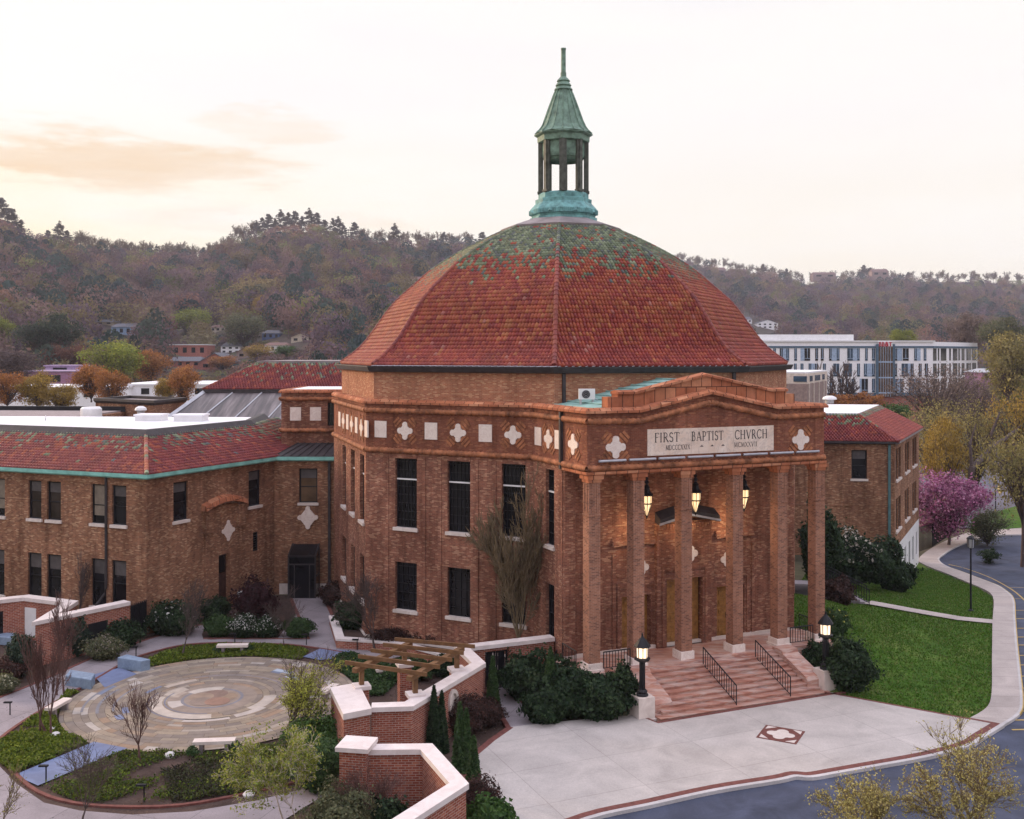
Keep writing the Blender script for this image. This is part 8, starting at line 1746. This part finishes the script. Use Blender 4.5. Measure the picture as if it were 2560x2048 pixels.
fu = rsf.uniform(-420, 2980, NT); fs_ = rsf.random(NT) ** 0.85 * 0.955; keep = ~((fu > 1250) & (fu < 1560) & (fs_ < 0.9)); fu, fs_ = fu[keep], fs_[keep]
x, y, z = hill_pt(fu, fs_); kd = []
for a, s_ in zip(fu, fs_):
    r_ = rsf.random() + 0.10 * math.sin(a * 0.011 + s_ * 6) + 0.10 * math.sin(a * 0.03 - s_ * 11); pn_ = 0.16 + (0.16 if 850 < a < 1250 else 0) + (0.10 if a > 2150 and s_ < 0.5 else 0)
    kd.append('pine' if r_ < pn_ else 'purple' if r_ < 0.66 else 'olive' if r_ < 0.88 else 'rust' if r_ < 0.97 else 'green')

def open_view(px, py, pz, h):                    # keep the view to the houses open
    u = CU + F * px / py; vt = CV + (H - pz - h) * F / py
    return not any(a - 14 < u < b + 14 and py < Yh + 12 and vt < vb - 0.25 * (vb - va) for a, b, va, vb, Yh in HR)
HR = [(h[0], h[1], h[2], h[3], h[4]) for h in HS] + [(497, 575, 884, 924, YB[0]), (400, 500, 892, 918, YB[1]), (408, 516, 863, 890, YB[2]), (1020, 1075, 690, 716, YB[3]), (1893, 1945, 800, 822, YB[4]), (1858, 1880, 792, 808, YB[5])]
m15 = np.array([open_view(a, b_, c, 17) for a, b_, c in zip(x, y, z)]); m = np.array([open_view(a, b_, c, 6) for a, b_, c in zip(x, y, z)]); x, y, z, fu, fs_, m15 = x[m], y[m], z[m], fu[m], fs_[m], m15[m]; kd = [k for k, o_ in zip(kd, m) if o_]
hts = rsf.uniform(12, 20, len(fu)); wds = rsf.uniform(8, 23, len(fu)); low_ = ~m15; hts[low_] = rsf.uniform(4, 6.5, low_.sum()); wds[low_] = rsf.uniform(5, 9, low_.sum())
zr_ = H - (np.interp(fu, KU, KV) - CV) / F * np.interp(fu, KU, KD); cap_ = np.maximum(4.0, zr_ + 4.5 - z + 1); sc_f = np.minimum(1, cap_ / hts); hts = hts * sc_f; wds = wds * np.sqrt(sc_f)
forest('hillside_forest', 'far hillside forest of bare purple brown and dark evergreen trees', np.stack([x, y, z - 1], 1), hts, wds, kd, 8)
# low woods on the valley floor
bu = rsf.uniform(-100, 900, 900); bs_ = rsf.uniform(0.0, 0.42, 900); bx, by, bz = hill_pt(bu, bs_); bm_ = np.array([open_view(a, b_, c, 3.0) for a, b_, c in zip(bx, by, bz)])
forest('hillside_brush', 'low brown and green brush between the hillside houses', np.stack([bx, by, bz - 0.4], 1)[bm_], rsf.uniform(2.0, 4.2, bm_.sum()), rsf.uniform(3.5, 8, bm_.sum()), [['purple', 'olive', 'rust', 'green', 'pine'][i] for i in rsf.integers(0, 5, bm_.sum())], 12)
pos = []; kd = []; hts = []; wds = []
for _ in range(420):
    left = rsf.random() < 0.62; u = rsf.uniform(-250, 880) if left else rsf.uniform(1880, 2760); Y = rsf.uniform(262, 430) if left else rsf.uniform(330, 640)
    if u > 2450 and rsf.random() < 0.4: Y = rsf.uniform(240, 330)
    if left and 380 < u < 600 and 330 < Y < 420: continue
    zz = float(hill_pt(np.array([u]), np.array([(Y - np.interp(u, [0, 900, 1700, 2560], [250, 270, 430, 470])) / (np.interp(u, KU, KD) - np.interp(u, [0, 900, 1700, 2560], [250, 270, 430, 470]))]))[2][0]); zz = max(zz, -2)
    if not open_view((u - CU) / F * Y, Y, zz, 10): continue
    pos.append([(u - CU) / F * Y, Y, zz - 1]); r_ = rsf.random(); kd.append('purple' if r_ < 0.42 else 'olive' if r_ < 0.66 else 'rust' if r_ < 0.80 else 'green' if r_ < 0.90 else 'pine' if r_ < 0.96 else 'gold'); hts.append(rsf.uniform(6, 12)); wds.append(rsf.uniform(7, 13))
forest('valley_woods', 'low brown and olive woods on the valley floor around the houses', np.array(pos), hts, wds, kd, 9)
# trees one can tell apart in the valley
VT = [(283, 956, 235, 10.5, 15.5, 'yellow', 21, 'big yellow green tree standing right of the purple building', 'crown'), (155, 890, 300, 13, 15, 'pinegreen', 22, 'broad dark pine left of the yellow green tree, taller one', 'crown'), (95, 892, 300, 11, 13, 'pinegreen', 23, 'broad dark pine at the left, lower one', 'crown'), (140, 925, 270, 7, 9, 'rust', 24, 'rust red bushy tree behind the purple building, left one', 'crown'), (180, 925, 270, 7, 9, 'rust', 25, 'rust red bushy tree behind the purple building, right one', 'crown'),
 (375, 950, 245, 7.5, 11, 'orange', 26, 'orange brown tree right of the yellow green tree', 'crown'), (478, 850, 440, 15, 18, 'yellow', 27, 'tall yellow green hillside tree above the flat brick block', 'crown'), (612, 872, 430, 16, 22, 'sage', 28, 'round olive grey hillside tree with dense crown', 'crown'), (716, 902, 400, 6.5, 10, 'bright', 29, 'fresh green round tree behind the tiled rear roof', 'crown'), (650, 905, 395, 7, 15, 'gold', 30, 'golden brown bushy tree behind the tiled rear roof', 'crown'), (835, 905, 390, 9, 13, 'gold', 31, 'golden tree beside the dome eave', 'crown'), (648, 806, 560, 15, 10, 'gold', 32, 'slim golden tree high on the hillside right of the olive tree', 'crown'), (555, 925, 380, 6, 11, 'orange', 33, 'orange brown tree right of the brick gable', 'crown'),
 (228, 990, 165, 5.5, 7.2, 'orange', 34, 'orange budding tree in front of the white roof, largest of four', 'crown'), (282, 998, 160, 5.0, 5.5, 'orange', 35, 'orange budding tree in front of the white roof, right of the largest', 'crown'), (95, 1010, 160, 5.2, 7.0, 'gold', 36, 'golden orange budding tree in front of the white roof near the left', 'crown'), (18, 1005, 160, 5, 6, 'orange', 37, 'orange budding tree at the left edge before the white roof', 'crown'), (455, 1000, 160, 5.6, 6.0, 'orange', 38, 'orange budding tree behind the brick penthouse, left of the panel roof', 'crown'), (420, 1000, 163, 4.0, 4.5, 'gold', 39, 'low golden budding bush behind the brick penthouse', 'crown'), (150, 1018, 158, 4, 6, 'gold', 46, 'low golden bush at the foot of the white roofed building', 'crown'), (2255, 870, 330, 6.5, 9, 'yellow', 40, 'small bright yellow green tree just above the office roof', 'crown'), (5, 850, 330, 8, 9, 'yellow', 41, 'yellow green tree cut by the left edge', 'crown'),
 (2520, 1000, 200, 14, 13, 'olive', 42, 'olive tree right of the purple building at the right edge', 'crown'), (2420, 890, 340, 15, 16, 'brown', 43, 'tall grey brown bare tree behind the office block corner', 'crown'), (2500, 890, 300, 12, 14, 'sage', 44, 'grey green tree behind the purple building at right', 'crown'), (30, 960, 240, 9, 14, 'purple', 45, 'purple brown bare tree left of the purple building', 'crown')]
for u, vb, Y, h, w, col, sd, lab, _ in VT:
    k = 1.0
    if Y >= 375 and u < 900: Y2 = on_hill(u, vb); k = Y2 / Y; Y = Y2
    p = P(u, vb, Y); h2 = h * k; w *= k; crown_tree('valley_tree', lab, 'tree', p + Vector((0, 0, -1.0)), h2 + 1.0, w, col, sd, None, 0.10, 100, 70, 0.019, shape=0.25)
# ridge skyline: pines and bare trees
rk = random.Random(33)
pines = [(5, 1.35), (28, 1.15), (52, 0.85), (150, 1.0), (168, 0.8), (120, 0.65), (372, 0.6), (392, 0.7), (420, 0.65), (508, 0.8), (520, 0.6), (640, 0.8), (655, 1.0), (672, 1.15), (688, 0.9), (702, 1.2), (720, 1.15), (738, 1.2), (755, 0.9), (772, 1.15), (792, 1.1), (812, 0.9), (832, 1.0), (845, 1.1), (860, 0.8), (886, 1.1), (905, 0.7), (986, 1.25), (975, 0.7), (1050, 0.8), (1110, 0.85), (1130, 0.7), (1170, 0.8), (1205, 1.0), (1668, 0.9), (1690, 0.8), (1720, 0.75), (1908, 1.25), (1966, 1.25), (1950, 0.7), (2160, 1.5), (2175, 1.2), (2270, 1.0), (2320, 0.8), (2500, 0.9)]
for i, (u, k) in enumerate(pines):
    x, y, z = hill_pt(np.array([float(u)]), np.array([0.985 + 0.02 * rk.random()])); D = y[0]; hh_ = 19 * k * (0.85 if u > 1500 else 1); pine_tree('ridge_pine', 'dark tall pine silhouetted on the ridge skyline', 'pine tree', Vector((x[0], y[0], z[0] - 1)), hh_, hh_ * rk.uniform(0.6, 0.85), i % 4, 'pines along the ridge skyline', 'pinedark', 0.3 if i % 2 else 0.12, rk.uniform(0, 6))
ridge_u = list(range(190, 640, 13)) + list(range(900, 1180, 20)) + list(range(1640, 2560, 14))
proto = None
for i, u in enumerate(ridge_u):
    u2 = u + rk.uniform(-6, 6); x, y, z = hill_pt(np.array([float(u2)]), np.array([1.0])); h_ = rk.uniform(13, 20) * (1.0 if u < 1300 else 1.1)
    k = i % 5
    if len([1 for _ in ridge_u[:i]]) < 5:
        t = bare_tree('ridge_tree', 'leafless tree silhouetted on the ridge skyline', 'tree', Vector((0, 0, 0)), 14, 5.6, 200 + k, 'bark_olive', 4, (5, 4, 3, 3), (0.55, 0.5, 0.5, 0.55), (1.3, 0.65, 0.6, 0.6), 0.8, 0.03, (0, 0.06, 0.05, 0.03, 0.02), [(0.22, 0.15, 0.10), (0.18, 0.13, 0.09)], 500, 0.22, (0.3, 1), group='leafless trees along the ridge skyline', twig_min=0.07)
        _mesh_cache[('ridge', k)] = t
    else: t = copy_tree(_mesh_cache[('ridge', k)])
    t.location = (x[0], y[0], z[0] - 0.8); s_ = h_ / 14; t.scale = (s_, s_, s_); t.rotation_euler = (0, 0, rk.uniform(0, 6))
# utility poles in the valley
for u, vb, vt, Y, lab in ((70, 870, 822, 400, 'thin wooden utility pole among trees at the left'), (192, 830, 798, 480, 'thin wooden utility pole high among the left trees'), (345, 905, 848, 400, 'wooden utility pole with crossarm beside the yellow green tree'), (575, 915, 880, 390, 'wooden utility pole beside the brick gable'), (1840, 780, 735, 1000, 'thin radio mast on the hillside right of the dome')):
    b = P(u, vb, Y); t = thing('utility_pole', lab, 'utility pole', b); h_ = (vb - vt) / F * Y; q = MB(); q.tube([b - Vector((0, 0, 3)), b + Vector((0, 0, h_))], 0.22, 5); q.build('pole', M['bark'], t); q = MB(); q.box((b.x, b.y, b.z + h_ * 0.93), (2.6, 0.2, 0.22)); q.build('crossarm', M['bark'], t)

# ------------------------------------------------------------------ the air between here and the hills
hz, nt, b = new_mat('haze_air'); nt.nodes.remove(b); pv_ = nd(nt, 'ShaderNodeVolumePrincipled'); pv_.inputs['Density'].default_value = 0.00014; pv_.inputs['Color'].default_value = (0.80, 0.82, 1.0, 1); pv_.inputs['Anisotropy'].default_value = 0.2
nt.links.new(pv_.outputs[0], nt.nodes['Material Output'].inputs['Volume'])
q = MB(); q.box((0, 1290, 84), (6400, 2780, 196)); hzo = q.build('haze', hz); hzo['kind'] = 'stuff'
